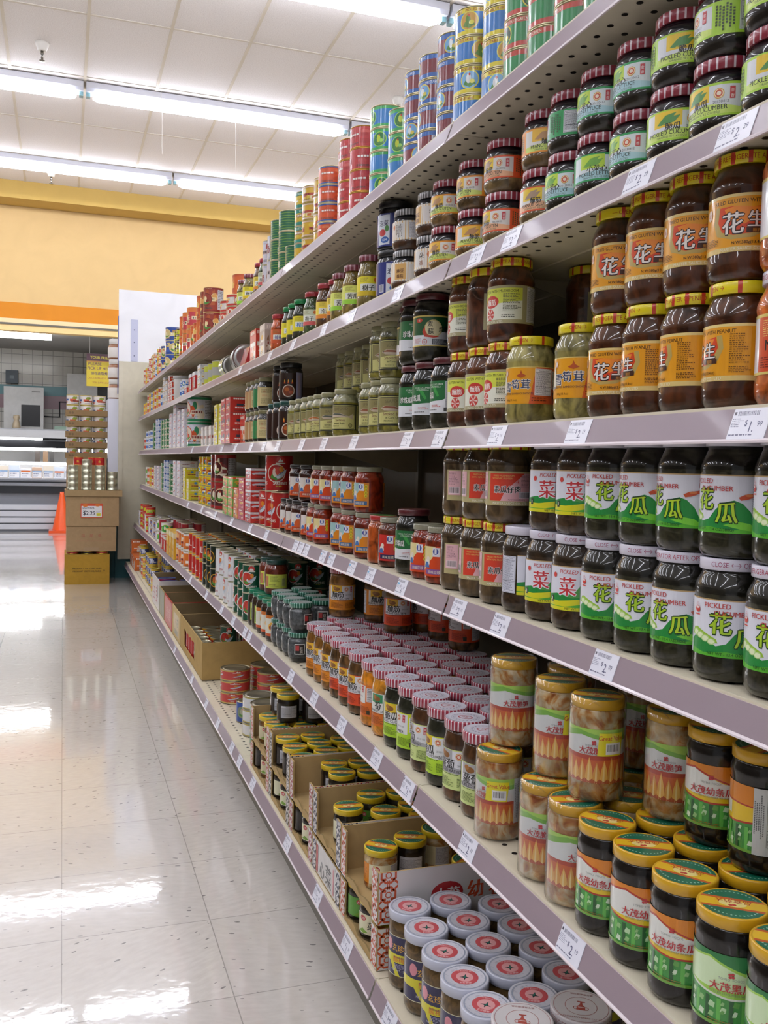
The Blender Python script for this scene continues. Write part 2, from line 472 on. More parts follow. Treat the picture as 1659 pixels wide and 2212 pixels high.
g = G(); g.box(-4, 3, 15.8, 15.9, 0, 2.66, '#bbb'); struct('wall_deli', g, tile_mat())
g = G(); g.box(-4, 3, YW+.12, 15.8, 2.66, 2.70, '#bdb9b3'); struct('ceiling_deli', g, M_MATTE)
g = G(); g.box(-4, -3.95, YW+.12, 15.8, 0, 2.66, '#999'); g.box(2.95, 3, YW+.12, 15.8, 0, 2.66, '#999'); struct('wall_deli_side', g, M_MATTE)

# ------------------------------------------------------------------ ceiling lights
def fixture(i, x0, x1, yc, label):
    L_ = x1-x0
    e = empty('ceiling_light', ((x0+x1)/2, yc, CEIL-.0065)); tag(e, label, 'ceiling light', 'fluorescent strip lights')
    h = L_/2-.012
    key = round(L_, 3)
    if key not in fixture.m:
        a = G(); a.box(-h, h, -.085, .085, -.05, 0, '#d9dbe4'); a.prism([(-.085, -.05), (-.06, -.075), (.06, -.075), (.085, -.05)], 'x', -h, h, '#d5d8e6')
        b = G(); prof = [(.078*math.cos(t), -.075-.062*math.sin(t)) for t in [PI*k/8 for k in range(9)]]
        n = len(prof); hh = h-.06
        rings = [(-hh, .72), (-hh+.05, 1), (hh-.05, 1), (hh, .72)]
        for (xa, sa), (xb, sb) in zip(rings[:-1], rings[1:]):
            for k in range(n-1):
                p, q = prof[k], prof[k+1]
                P = lambda v, x, s_: (x, v[0]*s_, -.075+(v[1]+.075)*s_)
                b.face([P(p, xa, sa), P(q, xa, sa), P(q, xb, sb), P(p, xb, sb)], '#fff', 0, True)
        for x, s_ in (rings[0], rings[-1]):
            b.face([(x, v[0]*s_, -.075+(v[1]+.075)*s_) for v in prof], '#fff')
        c = G(); c.box(-h, -h+.035, -.03, .03, -.11, -.075, '#7fa7ae'); 
        d = G(); d.box(h-.035, h, -.03, .03, -.11, -.075, '#7fa7ae')
        fixture.m[key] = (a.mesh('fixture_housing', M_PLAST), b.mesh('diffuser', M_LAMP), c.mesh('socket', M_PLAST), d.mesh('socket', M_PLAST))
    for n_, me in zip(('housing', 'diffuser', 'lamp_socket', 'lamp_socket'), fixture.m[key]): ob(n_, me, e)
fixture.m = {}
ORD = 'first second third fourth fifth sixth seventh eighth ninth tenth eleventh twelfth thirteenth fourteenth fifteenth sixteenth seventeenth eighteenth nineteenth twentieth'.split()
def ordn(i):
    if i < 20: return ORD[i]
    t = (i+1)//10; u = (i+1) % 10
    tens = {2: 'twent', 3: 'thirt', 4: 'fort', 5: 'fift', 6: 'sixt'}[t]
    return tens+'ieth' if u == 0 else tens+'y-'+ORD[u-1]
rows = [(11.22, .0+1.19), (8.86, .17), (6.4, .17), (3.96, .17), (1.5, .17), (-.95, .17), (-3.4, .17)]
for ri, (yy, xs) in enumerate(rows):
    for j, k in enumerate((-3, -2, -1, 0, 1, 2)):
        x0 = xs+2.44*k
        fixture(ri, x0, x0+2.44, yy, f'white fluorescent strip light, {ordn(j)} from the left in the {ordn(ri)} row from far wall')
def sprinkler(x, y, where):
    e = empty('sprinkler_head', (x, y, CEIL)); tag(e, f'white pendent fire sprinkler head on ceiling {where}', 'sprinkler')
    a = G(); a.lathe([(.055, 0), (.052, -.02), (.035, -.06), (.03, -.065)][::-1], 20, '#f2efe8'); ob('escutcheon', a.mesh('escutcheon', M_PLAST), e)
    b = G(); b.lathe([(.004, -.145), (.024, -.143), (.024, -.139), (.006, -.135), (.010, -.12), (.006, -.10), (.012, -.095), (.012, -.065)], 12, '#8c8880', cols=['#8c8880']*7); ob('sprinkler_nozzle', b.mesh('nozzle', M_CHROME), e)
sprinkler(-.17, 8.13, 'above the aisle before the middle light row'); sprinkler(2.85, 8.1, 'above the top shelf cans'); sprinkler(-.14, 11.68, 'beside the olive soffit')
for x, y, w in ((.80, 8.6, 'longer, nearer the aisle centre'), (1.49, 8.8, 'shorter, above the shelves')):
    a = G(); pts = [(0, 0, 0)]
    for k in range(1, 9): pts.append((.012*math.sin(k*.5)+.004*k*k*.12, 0, -.075*k))
    a.tube(pts, .0022, '#eeeae4', 5); o = ob('hanging_wire', a.mesh('wire', M_PLAST), None, (x, y, CEIL-.006)); tag(o, f'thin white wire hanging from ceiling beside light, {w}', 'wire')

# ================================================================== GONDOLA SHELVES
SHELF = {5: (.596, 1.555), 4: (.5995, 1.335), 3: (.604, 1.061), 2: (.612, .785), 1: (.565, .464), 0: (.4975, .142)}
SNAME = {5: 'top shelf', 4: 'second shelf from top', 3: 'third shelf from top', 2: 'fourth shelf from top', 1: 'fifth shelf from top', 0: 'bottom shelf'}
SEAM = [-1.02, .2, 1.42, 2.64, 3.86, 5.08, 6.30, 7.92]  # first bay is unseen and empty, added to block light at the near end
XB = 1.04
def shelf_meshes(lv, L_):
    ex = SHELF[lv][0]
    w = XB-.0235-ex
    a = G()                      # origin: near end, front edge, top face
    a.box(0, w, .001, L_-.001, -.018, 0, '#d8cfb8')
    a.box(.0, .0035, .001, L_-.001, 0, .0012, '#d8d0ba')
    n = int(L_/.0305)
    for i in range(n):
        y0_ = (i+.5)*L_/n
        for xx in (.030, .058):
            yy = y0_ if xx < .04 else y0_+.4*L_/n
            for zz, sg in ((.0004, 1), (-.0184, -1)):
                P = [(xx+.0042*math.cos(t*PI/4), yy+.0042*math.sin(t*PI/4)*1.0, zz) for t in range(8)]
                a.face(P if sg > 0 else P[::-1], '#1b1714')
    for xx in (.12, .25): a.box(xx, xx+.008, .001, L_-.001, -.0203, -.018, '#cfc6b0')
    c = G()                      # price channel
    prof = [(-.001, -.001), (-.012, -.032), (-.0135, -.0335), (-.0115, -.034), (.0, -.003)]
    c.face([(-.0012, .004, -.002), (-.0012, L_-.004, -.002), (-.0118, L_-.004, -.0318), (-.0118, .004, -.0318)][::-1], '#dccad3')
    c.prism([(-.0012, -.002), (-.0002, -.002), (-.0105, -.0318), (-.0118, -.0318)], 'y', .004, L_-.004, '#cdbbc4')
    c.prism([(-.0118, -.0305), (-.0105, -.0305), (-.0108, -.0345), (-.0133, -.0345), (-.0135, -.0325)], 'y', .004, L_-.004, '#e6dae0')
    d = G()                      # bracket
    d.prism([(.10, -.0205), (w, -.0205), (w, -.085), (w-.06, -.085)], 'y', L_-.0075, L_-.004, '#b9b09a')
    return a.mesh('shelf_deck', M_STEEL), c.mesh('price_channel', M_PLAST), d.mesh('shelf_bracket', M_STEEL)
for lv in SHELF:
    cache = {}
    for i in range(len(SEAM)-1):
        L_ = round(SEAM[i+1]-SEAM[i], 3)
        if L_ not in cache: cache[L_] = shelf_meshes(lv, L_)
        ex, ez = SHELF[lv]
        e = empty('store_shelf', (ex, SEAM[i], ez)); tag(e, f'cream steel {SNAME[lv]} deck, {ordn(i)} bay from near end of aisle', 'shelf', 'gondola shelf decks')
        ob('shelf_deck', cache[L_][0], e); ob('price_channel', cache[L_][1], e, label='mauve plastic price channel')
        if lv: ob('shelf_bracket', cache[L_][2], e)
e = empty('pegboard_run', (XB, 3.4, 0)); tag(e, 'cream steel back panel coloured dark for recess shade, with uprights behind the long shelving run', 'shelving')
g = G(); g.box(-.010, .02, SEAM[0]-3.4, SEAM[-1]-3.4, .0, 1.95, '#6a6254'); ob('back_panel', g.mesh('back_panel', M_STEEL), e)  # cream panel given a dark colour for the shade deep between shelves
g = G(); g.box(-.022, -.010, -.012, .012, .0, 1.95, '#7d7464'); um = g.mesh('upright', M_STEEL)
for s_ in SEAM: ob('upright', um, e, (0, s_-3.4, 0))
g = G(); g.box(0, .015, SEAM[0]-3.4, SEAM[-1]-3.4, 0, .117, '#6b655a'); o = ob('kick_plate', g.mesh('kick_plate', M_STEEL), None, (SHELF[0][0]+.035, 3.4, 0)); tag(o, 'dark kick plate under the bottom shelf along the floor', 'kick plate')
# unseen run across the aisle, added for jar reflections and to block side light
e = empty('added_shelving', (-1.75, 3.4, 0)); tag(e, 'unseen shelving run across the aisle, added for jar reflections and side shade', 'shelving')
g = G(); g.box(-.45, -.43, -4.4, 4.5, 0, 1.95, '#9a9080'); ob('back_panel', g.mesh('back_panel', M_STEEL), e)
for z in (.14, .47, .79, 1.06, 1.33, 1.55):
    g = G(); g.box(-.43, 0, -4.4, 4.5, z-.03, z, '#b5ab98'); ob('shelf_deck', g.mesh('shelf_deck', M_STEEL), e)
g = G(); g.box(-.05, -.035, -4.4, 4.5, 0, .11, '#6b655a'); ob('kick_plate', g.mesh('kick_plate', M_STEEL), e)
# ------------------------------------------------------------------ price tags
def price_tag(lv, y, txt, cents, w=.05, label=None, blue=False, h=.0285):
    ex, ez = SHELF[lv]
    p = Pr(); W = w*1000; Hh = h*1000
    p.rect(-W/2, W/2, 0, Hh, '#e6e6f2')
    p.barcode(-W/2+6, W*.22, Hh*.74, Hh-.6, bg='#e6e6f2', ink='#6d6d86', seed=int(y*97)); p.rect(-W/2+1.5, -W/2+4.5, Hh*.82, Hh*.93, '#5a5566')
    p.lines(-W/2+1.5, -W/2+18, Hh*.38, Hh*.70, 4, '#82839d', seed=int(y*31)); p.lines(-W/2+1.5, W/2-3, Hh*.06, Hh*.17, 1, '#74748f', seed=3)
    if blue: p.rect(-W/2+2, -W/2+13, Hh*.62, Hh*.75, '#6fb4dd')
    p.text(txt, W*.10, Hh*.24, Hh*.36, '#4c4e74', bold=.015, sx=.85); p.text('$', W*-.07, Hh*.45, Hh*.2, '#4c4e74'); p.text(cents, W*.29, Hh*.42, Hh*.18, '#4c4e74')
    sl = (.0106/.0298)
    g = G(); g.prism([(-.0018, -.002), (-.0012, -.002), (-.0108, -.0315), (-.0122, -.0315)], 'y', -w/2, w/2, '#e2e2ee')
    def fn(u, z, l): 
        zz = -.0310+z*.98
        return (-.0018-(-.002-zz)*(.0104/.0295)-l-2e-4, -u, zz)
    p.flat(g, fn, 0, eps=2e-5)
    o = ob('price_tag', g.mesh('price_tag', M_PAPER), None, (ex, y, ez)); tag(o, label or 'white shelf price tag', 'price tag', 'shelf edge price tags'); return o
TAGS = {4: ([(.732, '2.', '29'), (.887, '2.', '29'), (1.192, '2.', '29'), (1.308, '2.', '29'), (1.66, '1.', '99'), (1.954, '1.', '99'), (2.182, '1.', '99'), (2.5, '1.', '99'), (2.8, '2.', '49'), (3.3, '1.', '79')]),
 3: [(.702, '1.', '99'), (1.003, '2.', '19'), (1.228, '2.', '19'), (1.448, '2.', '49'), (1.603, '2.', '49'), (1.933, '3.', '19'), (2.179, '3.', '19'), (2.40, '3.', '19'), (2.692, '2.', '99'), (2.892, '2.', '99'), (3.1, '1.', '49'), (3.4, '1.', '49'), (3.7, '1.', '29'), (4.1, '1.', '19'), (4.6, '1.', '19')],
 2: [(.94, '2.', '09'), (1.216, '2.', '09'), (1.368, '2.', '19'), (1.635, '2.', '69'), (1.822, '2.', '69'), (1.953, '2.', '69'), (2.12, '2.', '29'), (2.195, '2.', '29'), (2.36, '1.', '99'), (2.42, '1.', '99'), (2.48, '1.', '99'), (2.868, '1.', '69'), (3.136, '1.', '69'), (3.5, '1.', '49'), (3.9, '1.', '49'), (4.3, '1.', '39'), (4.8, '1.', '39')],
 1: [(.916, '2.', '19'), (1.205, '2.', '19'), (1.455, '3.', '49'), (1.621, '3.', '49'), (1.85, '3.', '49'), (2.078, '3.', '49'), (2.311, '2.', '49'), (2.661, '2.', '19'), (2.874, '1.', '99'), (2.95, '1.', '99'), (3.168, '1.', '89'), (3.414, '1.', '89'), (3.8, '1.', '59'), (4.3, '1.', '59')],
 0: [(1.333, '2.', '19'), (1.566, '1.', '99'), (1.771, '1.', '99'), (2.037, '1.', '99'), (2.45, '1.', '99'), (2.646, '1.', '99'), (2.779, '2.', '59'), (3.048, '1.', '29'), (3.311, '1.', '29'), (3.7, '.', '89'), (4.3, '.', '89')]}
for lv, tl in TAGS.items():
    for i, (y, a, b) in enumerate(tl):
        price_tag(lv, y, a, b, blue=(lv == 2 and 1.5 < y < 2.3), label=f'white price tag, {ordn(i)} from near end on the edge of the {SNAME[lv]}')

# ================================================================== PRODUCTS
mm = lambda prof: [(r*.001, z*.001) for r, z in prof]
class P:
    """a kind of ware: name, label words, category, radius, height, parts [(name, mesh, label)]"""
    def __init__(s, name, desc, cat, r, h, parts): s.name, s.desc, s.cat, s.r, s.h, s.parts = name, desc, cat, r, h, parts

def lid(r, z0, z1, side='#e8c81c', top=None, stripes=None, n=48, topart=None, text=None, tcol='#b23', mat=M_LID, edge=None):
    """screw lid, millimetres; stripes (colour, every n-th segment)"""
    g = G(); h = z1-z0
    prof = mm([(r-.8, z0), (r, z0+.6), (r, z1-1.6), (r-.6, z1-.5), (r-2.0, z1), (r-3.2, z1-.6), (0.01, z1-.6)])
    top = top or side
    def fn(i, j):
        if j <= 3 and stripes:
            cs = stripes[0]; return cs[i % len(cs)]
        return (edge or side) if j <= 3 else top
    g.lathe(prof, n, fn=fn, cap1=False)
    if topart: topart.flat(g, lambda u, z, l: (-z, -u, (z1-.55)*.001+l), 0, eps=3e-5)
    if text:
        p = Pr(); p.text(text, 0, 0, h*.42, tcol, sx=.85); p.bend(g, (r+.05)*.001, (z0+h*.3)*.001)
    return g.mesh('lid', mat)
def jarbody(prof, cols, mat=M_JAR, n=36, sq=0.0):
    g = G(); g.lathe(mm(prof), n, cols=[C(c) for c in cols], sq=sq); return g.mesh('glass_jar', mat)
def label_mesh(p, r, z0, mat=M_PAPER, sc=1.0):
    g = G(); p.bend(g, r*.001, z0*.001, sc=sc); return g.mesh('label', mat)

# ---- profiles (mm)
def J1(cb, ct=None):   # 380 g sauce jar, 126 high
    pr = [(27, 0), (31.5, 1.5), (35, 7), (36, 13), (36.2, 20), (35.7, 23.5), (35.7, 86.5), (36.3, 89), (36.0, 94), (34.2, 100), (31.2, 106), (29.3, 109.5), (29, 113)]
    ct = ct or cb
    return pr, [cb]*7+[ct]*5
Y_ST = (['#e7d41c']*3+['#c8321e'],)
def ring_lid(bg='#dcd9e4', rim='#a23342', ink='#b33a48', r=30):
    p = Pr(); p.ell(0, 0, r*.86, r*.86, bg, 24); p.ring(0, 0, r*.72, .5, '#9a95a8'); p.ring(0, 0, r*.5, .45, '#9a95a8')
    p.ell(0, 0, r*.40, r*.30, ink, 16); p.ell(0, 0, r*.33, r*.24, bg, 16); p.text('味', 0, -r*.16, r*.30, ink)
    for k in range(20):
        a = 2*PI*k/20; p.k += 1 if k == 0 else 0
        u, z = r*.61*math.cos(a), r*.61*math.sin(a); d = r*.045
        p.add([(u-d, z-d), (u+d, z-d), (u+d, z+d), (u-d, z+d)], '#8d879c')
    return p

# yellow striped screw lid with red print
YLID = lid(32, 113, 125.5, stripes=Y_ST, side='#e7d41c', text='PLEASE REFRIGERATE AFTER OPENED', tcol='#b5371c')
YLID2 = lid(32, 113, 125.5, stripes=(['#ead91e']*7+['#c8321e'],), side='#ead91e', text='— OPEN →', tcol='#b5371c')
WLID = lid(32, 113, 125.5, side='#dcd8e6', text='REFRIGERATOR AFTER OPENED', tcol='#b2405a')
WLID2 = lid(32, 113, 125.5, side='#dcd8e6', text='CLOSE ⟷ OPEN', tcol='#a0446a')
MLID = lid(32, 113, 125.5, side='#5a1f26')

# ---- pickled cucumber
def art_cuke():
    p = Pr(); p.rect(-92, 98, 0, 58, '#dfe0ea'); p.rect(-92, 98, 57, 58.4, '#b89a6a')
    # hills
    p.poly([(-50, 0), (-50, 14), (-42, 20), (-30, 17), (-16, 11), (-6, 14), (2, 24), (12, 31), (20, 33), (28, 30), (36, 22), (42, 10), (44, 0)], '#1f8a3a')
    p.poly([(-50, 0), (-50, 7), (-30, 3), (-5, 6), (20, 3), (44, 8), (44, 0)], '#59b52e')
    p.poly([(10, 8), (24, 12), (36, 10), (43, 5), (43, 2), (28, 4)], '#7ccf3a')
    p.poly([(-50, 20), (-46, 27), (-40, 28), (-30, 24), (-16, 18), (-14, 14), (-22, 14), (-38, 18)], '#9bc63a')
    for u, z, a in ((-42, 22, 5), (-35, 20, 5), (-28, 17.5, 5), (-21, 15, 4.5)):
        p.ell(u, z, a, a*.72, '#b9d98a'); p.ell(u, z, a*.75, a*.5, '#e6f0c8')
    p.text('花', -12, 25, 22, '#a6c92c', bold=.03, out='#173d1a'); p.text('瓜', 13, 12, 21, '#b4d32e', bold=.03, out='#173d1a')
    p.text('PICKLED', -16, 49.5, 5.2, '#bf3a35', bold=.02); p.text('CUCUMBER', 0, 42, 5.2, '#bf3a35', bold=.02)
    p.ell(-40, 46, 4, 3.2, '#cf3b32'); p.ell(-40, 47.6, 2.4, 1.2, '#e9d9d9'); p.text('☘', -40, 49, 4, '#cf3b32'); p.rect(-44, -36, 40.2, 41.4, '#cf3b32')
    p.poly([(24, 36), (30, 39), (38, 40), (46, 43), (48, 40), (40, 37), (32, 34), (26, 33)], '#c8502a'); p.ell(34, 38.2, 4, 1.4, '#e08248')
    p.text('NET WT.- 13.4 OZ(380G)', -2, 2, 3.0, '#123d1c', bold=.01)
    p.nutri(52, 80, 10, 53, bg='#c9cbdb', ink='#555a73'); p.ell(56, 5, 2.6, 2.6, '#3a8f4a'); p.ell(56, 5, 1.4, 1.4, '#c94a3a'); p.lines(60, 80, 2.5, 7.5, 2, '#4a4a55', 4)
    p.rect(82, 96, 0, 57, '#d4d6e2'); p.cols(84, 94, 10, 54, 5, '#8a8ca0'); 
    p.barcode(-86, -66, 12, 46, vert=True); p.cols(-63, -53, 6, 54, 4, '#6f7287')
    return p
pr, cb = J1('#2b2a1c', '#17160f')
CUKE_BODY = jarbody(pr, cb, M_JAR)
CUKE_LAB = label_mesh(art_cuke(), 35.9, 26, M_PAPER)
CUKE = P('pickle_jar', 'dark cucumber jar with white lid', 'jar', .0365, .1255, [('glass_jar', CUKE_BODY, None), ('label', CUKE_LAB, 'white label with green hills'), ('lid', WLID2, None)])
CUKE2 = P('pickle_jar', 'dark cucumber jar with white lid', 'jar', .0365, .1255, [('glass_jar', CUKE_BODY, None), ('label', CUKE_LAB, 'white label with green hills'), ('lid', WLID, None)])
def art_lettuce():
    p = Pr(); p.rect(-60, 60, 0, 58, '#dddee9'); p.rect(-60, 60, 57, 58.3, '#b89a6a')
    p.poly([(-34, 22), (-20, 20), (-8, 24), (0, 34), (6, 42), (10, 37), (16, 41), (24, 33), (34, 22), (60, 20), (60, 12), (-34, 14)], '#4e9a46')
    p.poly([(2, 22), (6, 38), (10, 30), (16, 36), (22, 22)], '#8cc46a')
    p.poly([(-60, 0), (-60, 18), (-34, 22), (-10, 17), (14, 21), (60, 14), (60, 0)], '#1f8a3a')
    p.poly([(-60, 0), (-60, 13), (-30, 12), (0, 16), (60, 6), (60, 0)], '#d8d321'); p.poly([(-60, 6), (-20, 5), (10, 11), (60, 3), (60, 0), (-60, 0)], '#4fae35')
    p.rect(-60, 60, 0, 4.5, '#d8d321')
    p.text('PICKLED LETTUCE', -2, 48.5, 5.4, '#bf3a35', bold=.02, sl=.18, sx=.9)
    p.text('菜', -18, 22, 24, '#c8323a', bold=.02, out='#ece9ef'); p.text('心', 12, 19, 20, '#c8323a', bold=.02, out='#ece9ef')
    p.text('NET WT. 380G(13.4oz)', 0, 1.2, 3, '#2a4a1c'); p.ell(-38, 46, 3.4, 3.4, '#d0443e'); p.rect(-47, -41, 10, 18, '#2c3a2c'); p.rect(-45, -43, 12, 16, '#cfd6c0')
    p.rect(-90, -62, 2, 56, '#cfd0de'); p.nutri(-90, -62, 2, 56, bg='#d9dae6', ink='#60637a')
    return p
LETT_LAB = label_mesh(art_lettuce(), 35.9, 26)
pr, cb = J1('#3a2a1c', '#2a1e12')
LETT_BODY = jarbody(pr, cb)
LETT = P('pickle_jar', 'brown lettuce jar with white lid', 'jar', .0365, .1255, [('glass_jar', LETT_BODY, None), ('label', LETT_LAB, 'white label with red script'), ('lid', WLID2, None)])
def art_pork():
    p = Pr(); p.rect(-70, 70, 0, 52, '#b6aa7a'); p.rect(-36, 36, 7, 49, '#e6b0b6')
    p.poly([(-36, 7), (-36, 49), (22, 49), (-8, 24), (-16, 7)], '#d8412a')
    p.text('素瓜仔肉', -6, 20, 11, '#221a1a', bold=.03, sx=.92, out='#efe4e2'); p.text('味', 10, 34, 6, '#d8412a')
    p.text('FRIED MUSHROOM', -12, 44, 2.8, '#e7c66a'); p.text('WITH NPK PROTEIN', -14, 40, 2.6, '#e7c66a')
    p.barcode(13, 34, 11, 21, bg='#dfd4dc'); p.text('N.W:13.2 OZ(380G)', 10, 8, 2.3, '#2a2020'); p.lines(16, 34, 26, 47, 8, '#9a6d78', 6)
    p.text('MASTER SAUCE CO., LTD.', 0, 1.8, 3.6, '#efeadb', bold=.02)
    p.rect(42, 62, 4, 50, '#e9e9f0'); p.nutri(42, 62, 4, 50); p.rect(-66, -42, 9, 50, '#e3b3ba'); p.lines(-64, -45, 26, 47, 8, '#8a6470', 3); p.barcode(-64, -44, 11, 23, bg='#ead4d9')
    return p
PORK_LAB = label_mesh(art_pork(), 35.9, 28)
pr, cb = J1('#54432d', '#3b2d1c')
PORK_BODY = jarbody(pr, cb, M_CHUNK)
PORK = P('gluten_jar', 'pink and red labelled gluten jar', 'jar', .0365, .1255, [('glass_jar', PORK_BODY, None), ('label', PORK_LAB, 'red and pink label'), ('lid', YLID, 'yellow lid with red stripes')])
def art_peanut():
    p = Pr(); p.rect(-92, 100, 0, 56, '#e29c1c'); p.rect(-92, 100, 53, 56, '#e6cf87'); p.rect(-92, 100, 0, 5, '#dcc27c')
    p.text('FRIED GLUTEN WITH PEANUT', -2, 46.8, 4.0, '#3a2210', bold=.015, sx=.95)
    p.poly([(-36, 45), (-39, 30), (-34, 17), (-18, 12), (2, 13), (16, 20), (22, 32), (20, 45), (14, 45), (16, 33), (10, 23), (0, 17), (-16, 16), (-28, 20), (-33, 30), (-31, 45)], '#b9a05a')
    p.poly([(-31, 44), (-33, 30), (-28, 20), (-16, 16), (0, 17), (10, 23), (16, 33), (13, 44), (2, 42), (-14, 44)], '#d84a22')
    p.poly([(-26, 42), (-20, 30), (-6, 26), (6, 32), (11, 42), (2, 42), (-14, 44)], '#e98a2a')
    p.text('花', -17, 19, 21, '#ece6e2', bold=.03, out='#2a1512'); p.text('生', 5, 24, 16, '#ece6e2', bold=.03, out='#2a1512')
    p.rect(-4, 15, 17.5, 22.5, '#43241a'); p.text('麵筋', 5.5, 18.2, 3.6, '#d7943a')
    p.ell(-46, 40, 4, 5.5, '#ecdcd0'); p.text('味', -46, 37.5, 5, '#cf3b32'); p.lines(-52, -30, 7, 15, 4, '#5a3a10', 4); p.text('N.W:380g(13.4oz)', -2, 7, 3.0, '#2f1a0a', bold=.02)
    p.text('MASTER SAUCE CO., LTD', -4, 1.0, 3.2, '#efe6cc', bold=.02)
    p.lines(28, 48, 16, 46, 10, '#7a4d12', 8); p.lines(28, 50, 7, 14, 3, '#54300c', 9)
    p.rect(54, 55.5, 4, 53, '#b9a05a'); p.nutri(57, 84, 5, 52); p.barcode(85, 97, 20, 46, vert=True, bg='#d9d9e2'); p.rect(87, 95, 7, 15, '#2c2c30'); p.rect(89.5, 92.5, 9.5, 12.5, '#ddd')
    p.barcode(-88, -70, 18, 48, vert=True, bg='#d9d9e2'); p.lines(-68, -54, 8, 48, 12, '#6b4512', 5)
    return p
PEAN_LAB = label_mesh(art_peanut(), 35.9, 27, M_GLOSS)
pr, cb = J1('#46230f', '#4a2a16')
PEAN_BODY = jarbody(pr, cb, M_CHUNK)
PEAN = P('gluten_jar', 'orange labelled peanut gluten jar', 'jar', .0365, .1255, [('glass_jar', PEAN_BODY, None), ('label', PEAN_LAB, 'orange label with gold bands'), ('lid', YLID, 'yellow lid with red stripes')])
PEAN2 = P('gluten_jar', 'orange labelled peanut gluten jar', 'jar', .0365, .1255, [('glass_jar', PEAN_BODY, None), ('label', PEAN_LAB, 'orange label with gold bands'), ('lid', YLID2, 'yellow lid with red stripes')])
def art_mush():
    p = Pr(); p.rect(-64, 78, 0, 57, '#a79f78'); p.rect(-64, 42, 52, 56, '#a79f78')
    p.rect(-44, 34, 6, 53, '#e3e4d4'); p.poly([(-44, 34), (-44, 53), (34, 53), (34, 34), (-4, 30)], '#d3d94e')
    p.text('GLUTEN WITH MUSHROOM', -6, 46.5, 4.2, '#3f4a1c', bold=.015, sx=.9)
    p.ell(-18, 33, 15, 9.5, '#c6392f'); p.text('麵筋', -18, 28.5, 9.5, '#f0e6e0', bold=.03)
    p.ell(-20, 14, 9, 9, '#c6453c', 16)
    for k in range(6):
        a = k*PI/3; p.poly([(-20, 14), (-20+8*math.cos(a-.2), 14+8*math.sin(a-.2)), (-20+8*math.cos(a+.12), 14+8*math.sin(a+.12))], '#ecd9d2')
    p.lines(4, 32, 18, 44, 9, '#56583f', 6); p.lines(2, 30, 8, 13, 2, '#33342a', 3); p.text('SAUCE CO., LTD.', -14, 1.3, 3.6, '#ebe8d6', bold=.02)
    p.nutri(42, 72, 3, 55); p.barcode(62, 72, 8, 50, vert=True, bg='#dcdce4'); p.rect(64, 71, 5, 12, '#2c2c30')
    return p
MUSH_LAB = label_mesh(art_mush(), 35.9, 26.5)
pr, cb = J1('#4b2716', '#55301c')
MUSH_BODY = jarbody(pr, cb, M_CHUNK)
MUSH = P('gluten_jar', 'lime and white labelled mushroom gluten jar', 'jar', .0365, .1255, [('glass_jar', MUSH_BODY, None), ('label', MUSH_LAB, 'lime and white label'), ('lid', YLID, 'yellow lid with red stripes')])
def art_bam():
    p = Pr(); p.rect(-70, 72, 0, 53, '#e5a01d'); p.rect(-70, 72, 51.5, 53, '#d9c06e')
    p.poly([(14, 0), (24, 52), (72, 52), (72, 0)], '#d25a2a')
    p.text('雪', -22, 18, 15, '#20315e', bold=.02, out='#e8e2d6'); p.text('筍', -7, 22, 14, '#20315e', bold=.02, out='#e8e2d6'); p.text('茸', 9, 22, 14, '#20315e', bold=.02, out='#e8e2d6')
    p.poly([(-38, 10), (-33, 38), (-30, 44), (-27, 36), (-26, 14)], '#e6e0cc'); p.poly([(-6, 40), (2, 37), (10, 40), (4, 43), (2, 48), (0, 43)], '#b5542a')
    p.text('PRESERVED BAMBOO SHOOTS', -6, 13, 2.8, '#3a2a4a', bold=.01); p.ell(-26, 44, 3.6, 4.2, '#ecdccf'); p.ring(-26, 44, 3.6, .5, '#c43a2c')
    p.text('380g(13.4oz)', -14, 4, 2.8, '#4a2a10'); p.lines(18, 50, 2, 9, 2, '#5e1f14', 3)
    p.nutri(22, 50, 12, 50); p.barcode(51, 64, 22, 48, vert=True, bg='#d9d9e2'); p.rect(53, 62, 8, 17, '#5a1b1b'); p.rect(56, 60, 11, 14, '#d25a2a')
    p.lines(-66, -42, 10, 46, 10, '#7a4d12', 4)
    return p
BAM_LAB = label_mesh(art_bam(), 35.9, 28, M_GLOSS)
pr, cb = J1('#8a8048', '#8d8656')
BAM_BODY = jarbody(pr, cb, M_CHUNK)
SNOWB = P('bamboo_shoot_jar', 'pale bamboo shoot jar with orange label', 'jar', .0365, .1255, [('glass_jar', BAM_BODY, None), ('label', BAM_LAB, 'orange label with blue script'), ('lid', YLID2, 'yellow lid with red stripes')])
